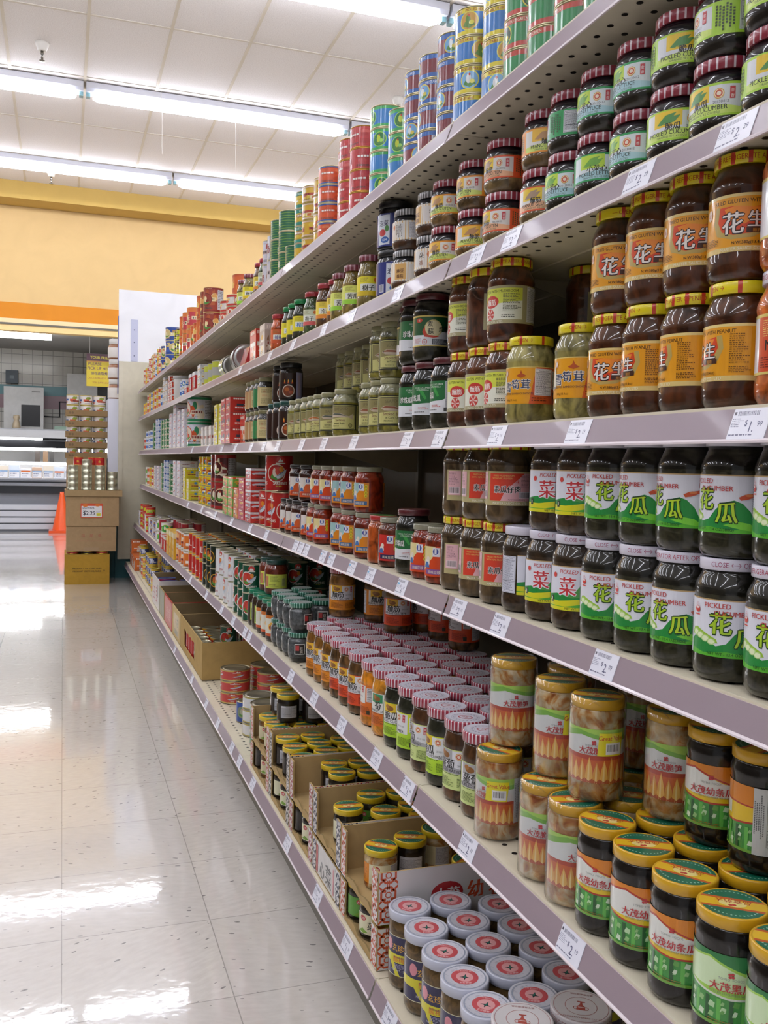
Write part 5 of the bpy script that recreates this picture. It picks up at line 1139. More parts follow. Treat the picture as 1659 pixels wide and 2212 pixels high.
def row(lv, items, x, z=None, layer=0, rown='front row', gap=.0008, fit=True):
    """items: list of (kind, y, turn_deg[, dx]); z defaults to the deck"""
    ez = SHELF[lv][1]+.0016 if z is None else z
    idx = sorted(range(len(items)), key=lambda i: items[i][1])
    its = [items[i] for i in idx]
    if fit:
        # pairwise spacing with each kind's own radius
        acc = 0.0; off = [0.0]
        for a, b in zip(its[:-1], its[1:]):
            ra = getattr(a[0], 'L', 2*a[0].r)/2; rb = getattr(b[0], 'L', 2*b[0].r)/2
            need = ra+rb+gap
            dxa = a[3] if len(a) > 3 else 0; dxb = b[3] if len(b) > 3 else 0
            dd = abs(dxa-dxb); need = math.sqrt(max(0.0, need*need-dd*dd)) if dd < need else 0.0
            acc += need; off.append(acc)
        adj = spread([it[1]-o for it, o in zip(its, off)], 0.0)
        yv = [a+o for a, o in zip(adj, off)]
    else: yv = [it[1] for it in its]
    for it, y in zip(its, yv):
        pd, _, turn = it[:3]; dx = it[3] if len(it) > 3 else 0
        xx = x+dx
        rz = math.atan2(y, xx)+math.radians(turn) if pd.parts[0][0] else math.radians(turn)
        put(pd, xx, y, ez, rz, lv, layer, rown)
    return yv
def stack(lv, pd, y, n, x, turns=(0,), dx=0, z=None, rown='front row', l0=0):
    ez = SHELF[lv][1]+.0016 if z is None else z
    for k in range(n):
        t = turns[k % len(turns)]
        rz = math.atan2(y, x)+math.radians(t) if pd.parts[0][0] else math.radians(t)
        put(pd, x+dx, y, ez+k*(pd.h+.0003), rz, lv, k+l0, rown)
def stacks(lv, lst, x, z=None, rown='front row', gap=.001):
    """lst: (kind, y, n, turns[, dx])"""
    acc = 0.0; off = [0.0]
    for a, b in zip(lst[:-1], lst[1:]):
        ra = getattr(a[0], 'L', 2*a[0].r)/2; rb = getattr(b[0], 'L', 2*b[0].r)/2
        need = ra+rb+gap; dd = abs((a[4] if len(a) > 4 else 0)-(b[4] if len(b) > 4 else 0))
        acc += math.sqrt(max(0, need*need-dd*dd)) if dd < need else 0.0; off.append(acc)
    adj = spread([it[1]-o for it, o in zip(lst, off)], 0.0)
    for it, a, o in zip(lst, adj, off): stack(lv, it[0], a+o, it[2], x, it[3] if len(it) > 3 else (0,), it[4] if len(it) > 4 else 0, z, rown)

DK = {k: SHELF[k][1]+.0016 for k in SHELF}
# ---- top shelf
stacks(5, [(CGR, .90, 4, (20, -40, 70)), (CGR, .975, 4, (-60, 30)), (CGR, 1.05, 4, (-70, 60, -40)), (CGR, 1.122, 4, (-80, -60, -50)), (CGR, 1.19, 4, (-60, -90, 20, -40)), (CGR, 1.258, 4, (-75, -35, 40, -60)),
  (CBY, 1.322, 4, (5, -70, 80, -20)), (CBY, 1.378, 4, (-40, 60, -90, 10), .05), (CBY, 1.436, 4, (60, 10, -60, -95)), (CBM, 1.512, 4, (-70, -30, -60, 10)), (CBM, 1.56, 4, (-30, 20, -50, -70), .06), (CBM, 1.61, 4, (-70, -50, -20, -60)), (CBM, 1.685, 4, (20, -10, -70, -50)),
  (CBG, 1.777, 3, (-60, 0, 10)), (CBG, 1.832, 3, (30, -60, 0), .05), (CBG, 1.895, 4, (10, 60, 0, -40)), (CPK, 1.962, 4, (0, -60, -50), .05), (CRD, 2.042, 4, (0, -10, 10, -40)), (CRD, 2.129, 4, (-20, -50, -60, -40)), (CPK, 2.208, 4, (-40, -50, -60, -30), .02), (COR, 2.317, 4, (-60, -5, -5, -10)),
  (CYE, 2.40, 4, (0, 50, -30), .01), (CYE, 2.483, 4, (-40, 20, -60)), (CYG, 2.57, 4, (20, -30, -10, 60)), (CGN, 2.665, 1, (-20,)), (CGN, 2.76, 3, (10, -60, 0)), (CGN, 2.876, 3, (0, 70, -40)),
  (CWH, 2.96, 2, (-20, 10)), (CWH, 3.035, 2, (10, -30))], .645)
row(5, [(BOTR, 3.117, -20), (BOTO, 3.20, -10), (BOTO, 3.265, -40, .04), (BOTY, 3.40, 0), (BOTL, 3.52, -10), (BOTL, 3.62, 20, .03)], .645)
stacks(5, [(CWS, 3.72, 2, (-20, 30)), (CPI, 3.86, 1, (-30,), .06), (CWS, 3.83, 2, (-30, 20)), (CBO, 3.97, 2, (-30, 20), .07), (CBR, 4.33, 2, (-20, -30)), (CBR, 4.44, 2, (-60, 40)), (CBO, 4.56, 2, (0, 30)), (CBO, 4.68, 1, (40,)), (CBO, 4.79, 1, (-20,)), (CPI, 4.93, 2, (-30, 20)), (CPI, 5.12, 2, (-40, 0)), (CBO, 5.26, 2, (-40, 0)),
  (CYB, 5.45, 5, (0, 20, -20)), (CYB, 5.56, 5, (-20, 30)), (CBL, 5.95, 3, (-20, 40)), (CBL, 6.24, 2, (-50, 0)), (CRW, 6.50, 4, (0, 40, -30)), (COW, 6.62, 4, (20, -40)), (CBW, 6.74, 3, (10, -20)), (CRW, 6.86, 4, (20, -50)), (COW, 6.98, 4, (20, -50)), (CRW, 7.10, 4, (0, 50)), (CWS, 7.24, 4, (0, 50)), (CRW, 7.40, 3, (0, -40)), (COW, 7.56, 3, (0, 40)), (CWS, 7.70, 3, (0, 20))], .65)
# ---- second shelf from top
a = .645
row(4, [(SQC, .655, -20), (SQC, .735, 10), (SQC, .814, -30), (SQC, .889, 0), (SQL, .964, -45), (SQL, 1.045, 0), (SQL, 1.124, -35), (SQR, 1.196, -10), (SQR, 1.252, -35, .04), (SQR, 1.318, -45), (SQO, 1.424, 5), (SQO, 1.46, -20, .065), (SQO, 1.544, -30), (SQG, 1.615, -20), (SQG, 1.665, 10, .05), (SQG, 1.742, 45), (BLJ, 1.83, 5), (BLJ, 1.90, -10, .03)], a)
z4 = DK[4]+.0788
row(4, [(SQC, .655, -10), (SQC, .735, -5), (SQC, .811, -85), (SQC, .885, 15), (SQL, .96, -45), (SQL, 1.042, -38), (SQL, 1.12, -122), (SQO, 1.192, 12), (SQR, 1.25, 10, .045), (SQR, 1.318, -40), (SQO, 1.424, -45), (SQO, 1.46, 0, .065), (SQO, 1.544, -25), (SQG, 1.612, 10), (SQG, 1.66, -20, .05), (SQG, 1.74, -70)], a, z4, 1)
row(4, [(BLJ, 1.83, -30), (BLJ, 1.90, 0, .03)], a, DK[4]+.0973, 1)
row(4, [(BOTY, 1.975, 0), (BOTY, 2.03, -30, .03), (BOTL, 2.09, 0), (BOTL, 2.19, 5), (BOTO, 2.262, -15, .01), (BOTO, 2.328, 0), (BOTR, 2.40, 10, .02), (BOTR, 2.46, -20), (BOTG, 2.585, 0), (BOTG, 2.66, 10), (BOTG, 2.725, 0), (BOTS, 2.876, 0)], .64)
stacks(4, [(BCLR, 2.98, 1), (BCLR, 3.06, 1, (8,), .02), (BRTL, 3.16, 1), (BRTL, 3.27, 1, (0,), .03)], .635)
# ---- third shelf from top
x3 = .65
row(3, [(KIMC, .63, 0), (KIMC, .705, -15), (PEAN2, .789, -60), (PEAN, .856, -72), (PEAN2, .928, -58), (PEAN, 1.0, -5), (SNOWB, 1.09, -20), (SNOWB, 1.14, 10, .05), (SNOWB, 1.233, -25), (MUSH, 1.303, -35), (MUSH, 1.379, -5), (MUSH, 1.452, -5), (PERB, 1.53, -40), (PERB, 1.627, -20), (PERB, 1.697, 0), (PERB, 1.75, 20, .03),
  (FISH1, 1.833, 5), (FISH1, 1.90, 0), (FISH1, 1.965, -10), (FISH2, 2.178, -25), (FISH2, 2.30, 0), (FISH3, 2.378, -40), (FISH3, 2.443, 0), (FISH3, 2.51, 10), (FISH2, 2.58, 0), (FISH1, 2.66, 0), (DARKG, 2.758, -10), (DARKG, 2.85, 0), (DARKG, 2.928, 5), (KHA, 3.093, -10), (KHG, 3.168, 0), (KHB, 3.243, 0), (KHB, 3.318, 10)], x3)
z3 = DK[3]+.1257
row(3, [(KIMC, .63, 10), (KIMC, .705, 5), (PEAN, .787, 8), (PEAN, .857, 5), (PEAN, .928, 0), (PEAN2, .999, 5), (MUSH, 1.303, -25), (MUSH, 1.385, 90), (MUSH, 1.452, -45), (PERA, 1.53, 10, .03), (PERA, 1.633, 0), (PERB, 1.70, 10), (PERA, 1.758, 0, .02)], x3, z3, 1)
row(3, [(FISH1, 1.833, 5), (FISH1, 1.90, 20)], x3, DK[3]+.1143, 1)
row(3, [(FISH2, 1.99, 20), (FISH3, 2.06, -30), (FISH2, 2.14, 0), (FISH2, 2.20, 20), (FISH1, 2.27, 0), (FISH3, 2.35, 0), (FISH2, 2.42, 10)], x3+.075, DK[3]+.1143, 1, 'second row')
row(3, [(FISH2, 1.99, 20), (FISH3, 2.06, -30), (FISH2, 2.14, 0), (FISH2, 2.20, 20), (FISH1, 2.27, 0), (FISH3, 2.35, 0), (FISH2, 2.42, 10)], x3+.075, None, 0, 'second row')
row(3, [(MUSH, 1.30, 0), (MUSH, 1.21, 0)], x3+.135, None, 0, 'second row'); row(3, [(MUSH, 1.30, 100), (MUSH, 1.21, 0)], x3+.135, z3, 1, 'second row')
row(3, [(DARKS, 2.80, -10), (DARK, 2.90, 0)], x3+.01, DK[3]+.1183, 1)
row(3, [(KHA, 3.093, 0), (KHG, 3.168, 20), (KHB, 3.243, 0), (KHB, 3.318, 10)], x3, DK[3]+.1073, 1)
stacks(3, [(BRTL, 3.44, 1), (BRED, 3.56, 3), (BRED, 3.67, 3), (BYEL, 3.80, 3), (BYEL, 3.92, 3), (BWPK, 4.12, 1), (BWPK, 4.25, 1), (BWPK, 4.38, 1), (BWPK, 4.50, 1), (GWC, 4.78, 2, (-20, -30)), (BWHI, 5.05, 5), (BWHI, 5.25, 5), (BWHI, 5.45, 6), (BWHI, 5.66, 5), (BGRN, 5.90, 5), (BGRN, 6.05, 5), (BGRN, 6.20, 5), (BBLU, 6.40, 5), (BBLU, 6.55, 5), (BGRN, 6.75, 5), (WCN, 6.95, 2), (CBW, 7.15, 3), (CBW, 7.32, 3, (40,)), (CBW, 7.50, 3), (CRW, 7.68, 2)], .655)
# ---- fourth shelf from top
x2 = .655
row(2, [(CUKE2, .63, 0), (CUKE2, .709, -5), (CUKE, .786, 5), (CUKE2, .861, -28), (CUKE, .934, 0), (CUKE, 1.011, 5), (LETT, 1.086, 5), (LETT, 1.160, 5), (LETT, 1.236, 75), (PORK, 1.314, 5), (PORK, 1.394, 5), (PORK, 1.476, 60), (CHB, 1.555, -30), (CHB, 1.628, -37), (PERB, 1.708, -15), (CHC, 1.822, -22), (CHR, 1.893, 60), (CHA, 1.995, -20), (CHA, 2.109, -37), (CHA, 2.19, -32), (CHA, 2.25, -20, .03), (CHB, 2.358, -22), (CHB, 2.43, -30), (CHW, 2.50, -20), (CHW, 2.61, -25), (CHW, 2.685, -20), (CHW, 2.755, -25)], x2)
z2 = DK[2]+.1257
row(2, [(CUKE2, .63, 0), (CUKE2, .704, -10), (CUKE2, .784, -35), (CUKE2, .858, -50), (CUKE2, .932, -42), (CUKE2, 1.008, 0), (LETT, 1.085, 10), (LETT, 1.152, 10), (PORK, 1.30, 5), (PORK, 1.389, 15), (PORK, 1.473, 60)], x2, z2, 1)
row(2, [(CHA, 1.995, -40), (CHA, 2.109, -30), (CHA, 2.19, -20), (CHB, 2.30, -30), (CHB, 2.39, -40), (CHW, 2.52, -20), (CHW, 2.64, -20)], x2, DK[2]+.1023, 1)
row(2, [(CHA, 1.86, -20), (CHA, 1.78, -20)], x2+.16, DK[2], 0, 'third row'); row(2, [(CHA, 1.86, -20), (CHA, 1.78, -20)], x2+.16, DK[2]+.1023, 1, 'third row')
stacks(2, [(SAR, 2.87, 1, (20,)), (SAR, 2.965, 2, (60, 5)), (SAR, 3.06, 1, (40,)), (BRWH, 3.18, 5), (BPNK, 3.31, 4), (BORG, 3.42, 3), (BGOR, 3.54, 4), (BGOR, 3.66, 4), (BWPK, 3.80, 1), (BWPK, 3.9, 1), (CBF, 4.02, 2, (-10, -40)), (CBF, 4.13, 2, (-20, 10)), (YCN, 4.30, 5), (YCN, 4.42, 5, (30, -20)), (YCN, 4.54, 5, (10, 50)), (BYEL, 4.90, 2), (BYEL, 5.05, 3), (BWHI, 5.32, 5), (BWHI, 5.52, 5), (BGRN, 5.75, 5), (BBLU, 5.92, 5), (BBLU, 6.08, 5), (BGRN, 6.25, 5), (BWHI, 6.5, 4), (BWHI, 6.72, 4), (COW, 6.95, 3), (CRW, 7.10, 3), (COW, 7.3, 3), (CRW, 7.5, 3), (GRC, 7.66, 2)], .665)
# ---- fifth shelf from top
z1 = DK[1]
row(1, [(GOB, .56, 0), (GOB, .63, 0), (GOB, .703, 3), (GOU, .774, -18), (GOU, .846, 5), (GOU, .918, -20), (TIP0, .989, 20), (TIP2, 1.062, -10), (TIP0, 1.125, 0, .05), (TIP1, 1.20, -40)], .603, None)
row(1, [(GOU, .69, 0), (GOU, .762, 20), (GOU, .838, 10), (GOU, .91, 0), (TIP0, .985, 0)], .676, None, 0, 'second row')
row(1, [(GOU, .70, 0), (GOU, .775, 0), (GOU, .85, 0), (TIP0, .925, 0), (TIP0, 1.0, 0), (TIP0, 1.075, 0)], .748, None, 0, 'third row')
row(1, [(TIP1, .992, -5), (TIP1, 1.083, 0), (TIP0, 1.155, 25, .058), (TIP0, 1.22, 8)], .632, z1+.1278, 1)
row(1, [(GOB, .62, 20), (GOB, .69, -5), (GOU, .765, -122), (GOU, .838, -10), (TIP2, .915, -15)], .690, z1+.1262, 1, 'second row')
row(1, [(GOU, .85, 0), (TIP0, .93, 0), (TIP0, 1.0, 0), (TIP0, 1.08, 0)], .76, z1+.1278, 1, 'third row')
row(1, [(TRA, 1.278, -8), (TRA, 1.350, -28), (TCU, 1.424, -38), (TRA, 1.497, -52), (TCU, 1.57, -75), (TCU, 1.643, -12), (TBS, 1.716, -15), (TCB, 1.79, -95), (TGR, 1.88, -28), (TGR, 1.952, -20), (TGR, 2.024, -22), (TGO, 2.097, -25), (TGO, 2.17, -35), (TGO, 2.243, -20)], .615)
row(1, [(TRA, 1.30, 0), (TRA, 1.375, 0), (TCU, 1.447, 0), (TRA, 1.52, 0), (TRA, 1.593, 0), (TCU, 1.665, 0), (TBS, 1.737, 0), (TBS, 1.81, 0), (TCB, 1.882, 0), (TGR, 1.955, 0), (TGR, 2.03, 0), (TGO, 2.105, 0), (TGO, 2.178, 0), (TGO, 2.25, 0), (TGO, 2.323, 0)], .689, None, 0, 'second row')
row(1, [(TRA, 1.42, 0), (TRA, 1.495, 0), (TRA, 1.57, 0), (TCU, 1.643, 0), (TBS, 1.717, 0), (TBS, 1.79, 0), (TCB, 1.865, 0), (TGR, 1.94, 0), (TGR, 2.015, 0), (TGR, 2.09, 0), (TGO, 2.165, 0), (TGO, 2.24, 0), (TGO, 2.315, 0)], .762, None, 0, 'third row')
row(1, [(TDK, 1.66, 0), (TDK, 1.735, 0), (TDK, 1.81, 0), (TDK, 1.885, 0), (TDK, 1.96, 0), (TDK, 2.035, 0), (TDK, 2.11, 0), (TDK, 2.185, 0), (TDK, 2.26, 0)], .835, None, 0, 'fourth row')
zz = z1+.1303
row(1, [(TGO, 2.34, 5)], .70, zz, 1, 'second row'); row(1, [(TGR, 2.085, 5), (TGP, 2.24, 25)], .765, zz, 1, 'third row'); row(1, [(TGR, 1.98, -60), (TGR, 1.86, -60), (TGR, 2.09, -40)], .838, zz, 1, 'fourth row')
row(1, [(GSQ, 2.412, 0), (GSQ, 2.488, 10), (GSQ, 2.558, 0), (GSQ, 2.63, 0)], .605); row(1, [(GSQ, 2.412, 40), (GSQ, 2.49, 30), (GSQ, 2.565, 40), (GSQ, 2.64, 0)], .607, z1+.0793, 1)
row(1, [(GSQ, 2.45, 0), (GSQ, 2.53, 0), (GSQ, 2.61, 0), (GSQ, 2.69, 0)], .678, None, 0, 'second row'); row(1, [(GSQ, 2.45, 0), (GSQ, 2.53, 0), (GSQ, 2.61, 0), (GSQ, 2.69, 0)], .678, z1+.0793, 1, 'second row')
row(1, [(GTA, 2.705, -10), (GTA, 2.775, 0), (GTA, 2.85, 0), (GTB, 2.92, 0), (GTB, 2.99, 0)], .605); row(1, [(GTA, 2.775, 0), (GTA, 2.845, 0), (GTB, 2.915, 0), (GTB, 2.985, 0)], .672, None, 0, 'second row')
row(1, [(RBJ, 2.87, 0), (RBJ, 2.955, 0)], .640, z1+.1163, 1, 'on top')
stacks(1, [(SAG, 3.07, 2, (0, -10)), (SAG, 3.16, 2, (0, 10)), (SAG, 3.245, 2, (10, 0)), (SAW, 3.36, 2, (0, 30)), (SAW, 3.46, 2, (20, 0)), (SAW, 3.56, 2, (0, 30)), (SAW, 3.65, 2, (20, 0)), (SAB, 3.77, 2, (-10, -55)), (SAB, 3.88, 2, (0, -30)), (SAB, 3.98, 2, (0, -30)), (SAR2, 4.10, 2, (0, 40)), (SAR2, 4.22, 2, (20, -40)), (SAR2, 4.34, 2, (20, 30)), (SAR2, 4.46, 2, (0, 30)), (COC, 4.60, 2), (COC, 4.70, 2, (40,)), (COC, 4.80, 2), (COC, 4.90, 2, (60,)), (BYWT, 5.03, 1), (BYWT, 5.16, 1), (BYWT, 5.30, 1), (BRDT, 5.46, 1), (BRDT, 5.62, 1), (GRC, 5.78, 2), (REC, 5.92, 2, (-40,)), (GRC, 6.06, 2), (WCN, 6.2, 2), (WCN, 6.32, 2, (30,)), (WCN, 6.44, 2), (WCN, 6.58, 2, (40,)), (WCN, 6.72, 2), (YRC, 6.9, 3), (WCN, 7.05, 2), (YRC, 7.2, 3, (30,)), (YRC, 7.4, 3), (WCN, 7.6, 2)], .606)
for xr, rn, cnt in ((.690, 'second row', 0), (.772, 'third row', 1), (.854, 'fourth row', 2)):
    stacks(1, [(SAG, 3.10+.02*cnt, 2, (0,)), (SAG, 3.19+.02*cnt, 2, (0,)), (SAG, 3.28, 2, (0,)), (SAW, 3.40, 2, (20,)), (SAW, 3.49, 2, (20,)), (SAW, 3.58, 2, (0,)), (SAW, 3.67, 2, (20,)), (SAB, 3.79, 2, (-10,)), (SAB, 3.90, 2, (0,)), (SAR2, 4.02, 2, (0,)), (SAR2, 4.12, 2, (0,)), (SAR2, 4.22, 2, (0,)), (SAR2, 4.32, 2, (0,)), (SAR2, 4.42, 2, (0,))], xr, None, rn)
for xr, rn in ((.690, 'second row'), (.765, 'third row')):
    stacks(1, [(REC, 5.50, 2, (-40,)), (REC, 5.62, 2, (-40,)), (REC, 5.74, 2, (-40,)), (REC, 5.90, 2, (-30,)), (GRC, 6.02, 2), (WCN, 6.16, 2), (WCN, 6.28, 2), (WCN, 6.40, 2), (WCN, 6.54, 2), (WCN, 6.68, 2), (WCN, 6.82, 2), (WCN, 6.96, 2)], xr, None, rn)
# ---- bottom shelf: plum jars
DK0 = DK[0]
row(0, [(PLUM, 1.105, -15), (PLUM, 1.176, 5), (PLUM, 1.249, -12), (PLUM, 1.324, 10), (PLUM, 1.398, -20)], .546, gap=0)
row(0, [(PLUM, 1.107, 0), (PLUM, 1.18, 15), (PLUM, 1.253, -10), (PLUM, 1.326, 5), (PLUM, 1.399, 0)], .6195, None, 0, 'second row', gap=0)
row(0, [(PLUM, 1.144, 0), (PLUM, 1.217, -15), (PLUM, 1.29, 10), (PLUM, 1.363, 0)], .692, None, 0, 'third row', gap=0)
row(0, [(PLUM, 1.17, 0), (PLUM, 1.25, 0), (PLUM, 1.33, 0)], .766, None, 0, 'fourth row')
row(0, [(TROP, 1.028, 0), (TROP, .94, 30)], .560, None, 0, 'front row'); row(0, [(TROP, 1.032, 0), (TROP, .95, 20)], .648, None, 0, 'second row')
# ---- case trays with small jars
def tray_pattern(W, H, ink, chars=None, part='full'):
    p = Pr(); p.rect(-W/2, W/2, 0, H, '#d9d6d6')
    s_ = 34.0; k = 0
    nx = max(1, int(W/s_+.5))
    rng = range(nx) if part == 'full' else range(1)
    for i in rng:
        for j in range(int(H/s_+1.5)):
            u = -W/2+s_*(i+.5); z = s_*(j+.5)
            if z > H+4: continue
            p.k += 1
            def cl(pts):
                q = pts
                for a, s1, c in ((0, 1, -W/2), (0, -1, W/2), (1, 1, 0), (1, -1, H)):
                    q = clip(q, a, s1, c)
                    if len(q) < 3: return
                p.add(q, ink)
            for t in range(8):
                a0, a1 = PI*t/4+PI/8, PI*(t+1)/4+PI/8
                R0, R1 = 15.8, 11.8
                cl([(u+R0*math.cos(a0), z+R0*math.sin(a0)), (u+R0*math.cos(a1), z+R0*math.sin(a1)), (u+R1*math.cos(a1), z+R1*math.sin(a1)), (u+R1*math.cos(a0), z+R1*math.sin(a0))])
                R0, R1 = 6.0, 4.0
                cl([(u+R0*math.cos(a0), z+R0*math.sin(a0)), (u+R0*math.cos(a1), z+R0*math.sin(a1)), (u+R1*math.cos(a1), z+R1*math.sin(a1)), (u+R1*math.cos(a0), z+R1*math.sin(a0))])
            for sx in (-1, 1):
                for sz in (-1, 1):
                    cx, cz = u+sx*7.6, z+sz*7.0
                    cl([(cx-3.4, cz-2.2), (cx+3.4, cz-2.2), (cx+3.4, cz+2.2), (cx-3.4, cz+2.2)])
                    cl([(u+sx*10, z+sz*11), (u+sx*17, z+sz*17), (u+sx*17, z+sz*12.5), (u+sx*13, z+sz*8.5)])
            for sx in (-1.6, 1.6): cl([(u+sx-.9, z+9), (u+sx+.9, z+9), (u+sx+.9, z+25), (u+sx-.9, z+25)])
    if chars:
        for i, (ch, u, z, h, col, ov) in enumerate(chars):
            if ov: p.ell(u, z+h*.5, h*1.15, h*.78, ov)
            p.text(ch, u, z+h*.1, h*.85, col, bold=.05)
    return p
def tray(y0, y1, z, h, ink, label, chars=None, front='open', xf=.505, depth=.30, tear=1):
    L_ = y1-y0; e = empty('display_tray', (xf, (y0+y1)/2, z)); tag(e, label, 'cardboard tray', 'printed cardboard trays')
    T = .003; tan = '#b3986a'
    g = G(); g.box(0, depth, -L_/2, L_/2, 0, T, tan); ob('tray_floor', g.mesh('tray_floor', M_CARD), e)
    for sgn, nm in ((-1, 'near'), (1, 'far')):
        y = -L_/2 if sgn < 0 else L_/2-T
        g = G(); hh = h if sgn < 0 else h*.98
        g.box(.0, depth, y, y+T, T, hh, tan)
        if sgn < 0: tray_pattern(min(240, depth*1000-4), hh*1000, ink, chars, 'one' if chars else 'full').flat(g, lambda u, zz, l: (u+min(.24, depth-.004)/2+.001, -L_/2-l-2e-4, zz), 1)
        # short front flange
        fl = .028
        yy0, yy1 = (y+T, y+T+fl) if sgn < 0 else (y-fl, y)
        g.box(-.0002, T, yy0, yy1, T, hh, tan)
        q = tray_pattern(fl*1000, hh*1000, ink, None, 'one'); q.flat(g, lambda u, zz, l: (-.0004-l, (yy0+yy1)/2-u, zz), 1)
        ob('tray_end', g.mesh('tray_end', [M_CARD, M_PAPER]), e, label='printed end panel')
    g = G(); fh = h if front == 'full' else .012
    n = 14; R_ = random.Random(int(y0*100)+int(z*1000))
    prev = fh
    for i in range(n):
        a, b = -L_/2+T+.0285+(L_-.0635)*i/n, -L_/2+T+.0285+(L_-.0635)*(i+1)/n
        nxt = fh+(R_.uniform(-.0015, .002)+.004*math.sin(i*.9) if front != 'full' else 0)
        g.face([(0, a, T), (0, a, prev), (0, b, nxt), (0, b, T)], '#d9d6d4' if front == 'full' else tan); g.face([(T, b, T), (T, b, nxt), (T, a, prev), (T, a, T)], tan); g.face([(0, a, prev), (T, a, prev), (T, b, nxt), (0, b, nxt)], '#8f7a52'); prev = nxt
    if front == 'full':
        p = Pr(); p.text('菜', 22, 12, 42, '#2a2a30', bold=.02); p.text('心', -24, 10, 34, '#2a2a30', bold=.02); p.rect(-70, -56, 6, h*1000-8, '#b5343a'); p.rect(54, 62, 8, 60, '#c9838a'); p.flat(g, lambda u, zz, l: (-3e-4-l, -u, zz), 1)
    ob('tray_front', g.mesh('tray_front', [M_CARD, M_PAPER]), e)
    g = G(); g.box(depth-T, depth, -L_/2+T, L_/2-T, T, h, tan); ob('tray_back', g.mesh('tray_back', M_CARD), e)
    return e
BIGC = lambda c1, c2, ov: [('大茂', 5, 28, 26, '#ece6e6', ov), (c1, 58, 26, 36, '#d4522c' if ov == '#b5282e' else '#2b2b30', None), (c2, 100, 22, 36, '#c8472a' if ov == '#b5282e' else '#2b2b30', None)]
ZL, HL = DK0, .071; TS = .003
ZU = DK0+TS+.0755
TY = [1.4405, 1.662, 1.872, 2.085, 2.315, 2.56, 2.77]
INK = ['#cf5a34', '#1d2247', '#a3263e', '#17181f', '#c0392b', '#8a3a3a']
TN = ['orange pattern', 'navy pattern', 'crimson pattern', 'black pattern', 'red pattern', 'plain brown']
for i in range(5):
    y0, y1 = TY[i], TY[i+1]-.002
    tray(y0, y1, ZL, HL if i != 1 else .071, INK[i], f'lower cardboard tray with {TN[i]}, {ordn(i)} from plum jars on bottom shelf', None, 'full' if i == 1 else 'open')
    tray(y0, y1, ZU, .090, INK[i], f'upper cardboard tray with {TN[i]}, {ordn(i)} from plum jars on bottom shelf', BIGC('幼', '筍', '#b5282e') if i == 0 else (BIGC('大', '豆', '#b5282e') if i in (1, 3) else None), 'open')
LOW = [(SMO, SMC, SMG), (SMC, SMN, SMC), (SMG, SMC, SMN), (SMG, SMC, SMC), (SMP, SMP, SMN)]
for i in range(5):
    y0, y1 = TY[i], TY[i+1]-.002; dy = (y1-y0-.008)/3
    for r_, (xx, rn) in enumerate(((.5405, 'front row'), (.6055, 'second row'), (.6705, 'third row'))):
        row(0, [(LOW[i][k], y0+.004+dy*(k+.5), (0, -20, 15)[k]) for k in range(3)], xx, ZL+TS+.0002, 0, f'{rn} of {ordn(i)} tray', fit=False) if r_ == 0 or i < 3 else None
zu = ZU+TS+.0002
row(0, [(SMB, 1.577, -20)], .556, zu, 1, 'upper orange tray'); row(0, [(SMN, 1.60, 0)], .622, zu, 1, 'upper orange tray'); row(0, [(SMB, 1.63-.003, -60), (SMB, 1.478, 60)], .688, zu, 1, 'upper orange tray, second row')
row(0, [(SMC, 1.782, 10)], .556, zu, 1, 'upper navy tray'); row(0, [(SMG, 1.835, 0), (SMG, 1.74, 0)], .622, zu, 1, 'upper navy tray, second row'); row(0, [(SMG, 1.836, 0), (SMG, 1.76, 0), (SMN, 1.697, 0)], .688, zu, 1, 'upper navy tray, third row')
row(0, [(SMC, 1.985, 0), (SMN, 2.05, 0)], .602, zu, 1, 'upper crimson tray'); row(0, [(SMN, 2.05, 0), (SMN, 1.98, 0)], .668, zu, 1, 'upper crimson tray, second row')
row(0, [(SMN, 2.118, 0), (SMN, 2.20, 0), (SMN, 2.28, 0)], .545, zu, 1, 'upper black tray'); row(0, [(SMN, 2.15, 0), (SMN, 2.215, 0), (SMN, 2.28, 0)], .611, zu, 1, 'upper black tray, second row'); row(0, [(SMN, 2.17, 0), (SMN, 2.235, 0)], .677, zu, 1, 'upper black tray, third row')
row(0, [(SMP, 2.352, 0), (SMP, 2.42, 0), (SMP, 2.49, 0)], .545, zu, 1, 'upper red tray'); row(0, [(SMP, 2.36, 0), (SMP, 2.425, 0), (SMP, 2.49, 0)], .611, zu, 1, 'upper red tray, second row'); row(0, [(SMN, 2.36, 0), (SMN, 2.43, 0), (SMN, 2.50, 0)], .677, zu, 1, 'upper red tray, third row')
row(0, [(SMN, 2.42, 0), (SMN, 2.50, 0)], .578, zu+.0753, 2, 'on top of red tray jars'); row(0, [(SMN, 2.40, 10), (SMN, 2.48, 0)], .644, zu+.0753, 2, 'on top, second row')
# lone jar leaning tray edge: tall grey-panelled jar in front of the crimson tray
stacks(0, [(TUG, 2.635, 3, (0, 0, 20)), (TUG, 2.735, 3, (10, 0)), (TUS, 2.845, 3, (-40, 40, -40)), (BLC, 3.0, 1, (0,), -.012), (TUN, 3.26, 3, (-10, 0, 10))], .585)
stacks(0, [(TUS, 2.86, 3, (0,)), (TUN, 3.18, 3, (0,)), (TUN, 3.30, 3, (20,))], .70, None, 'second row')
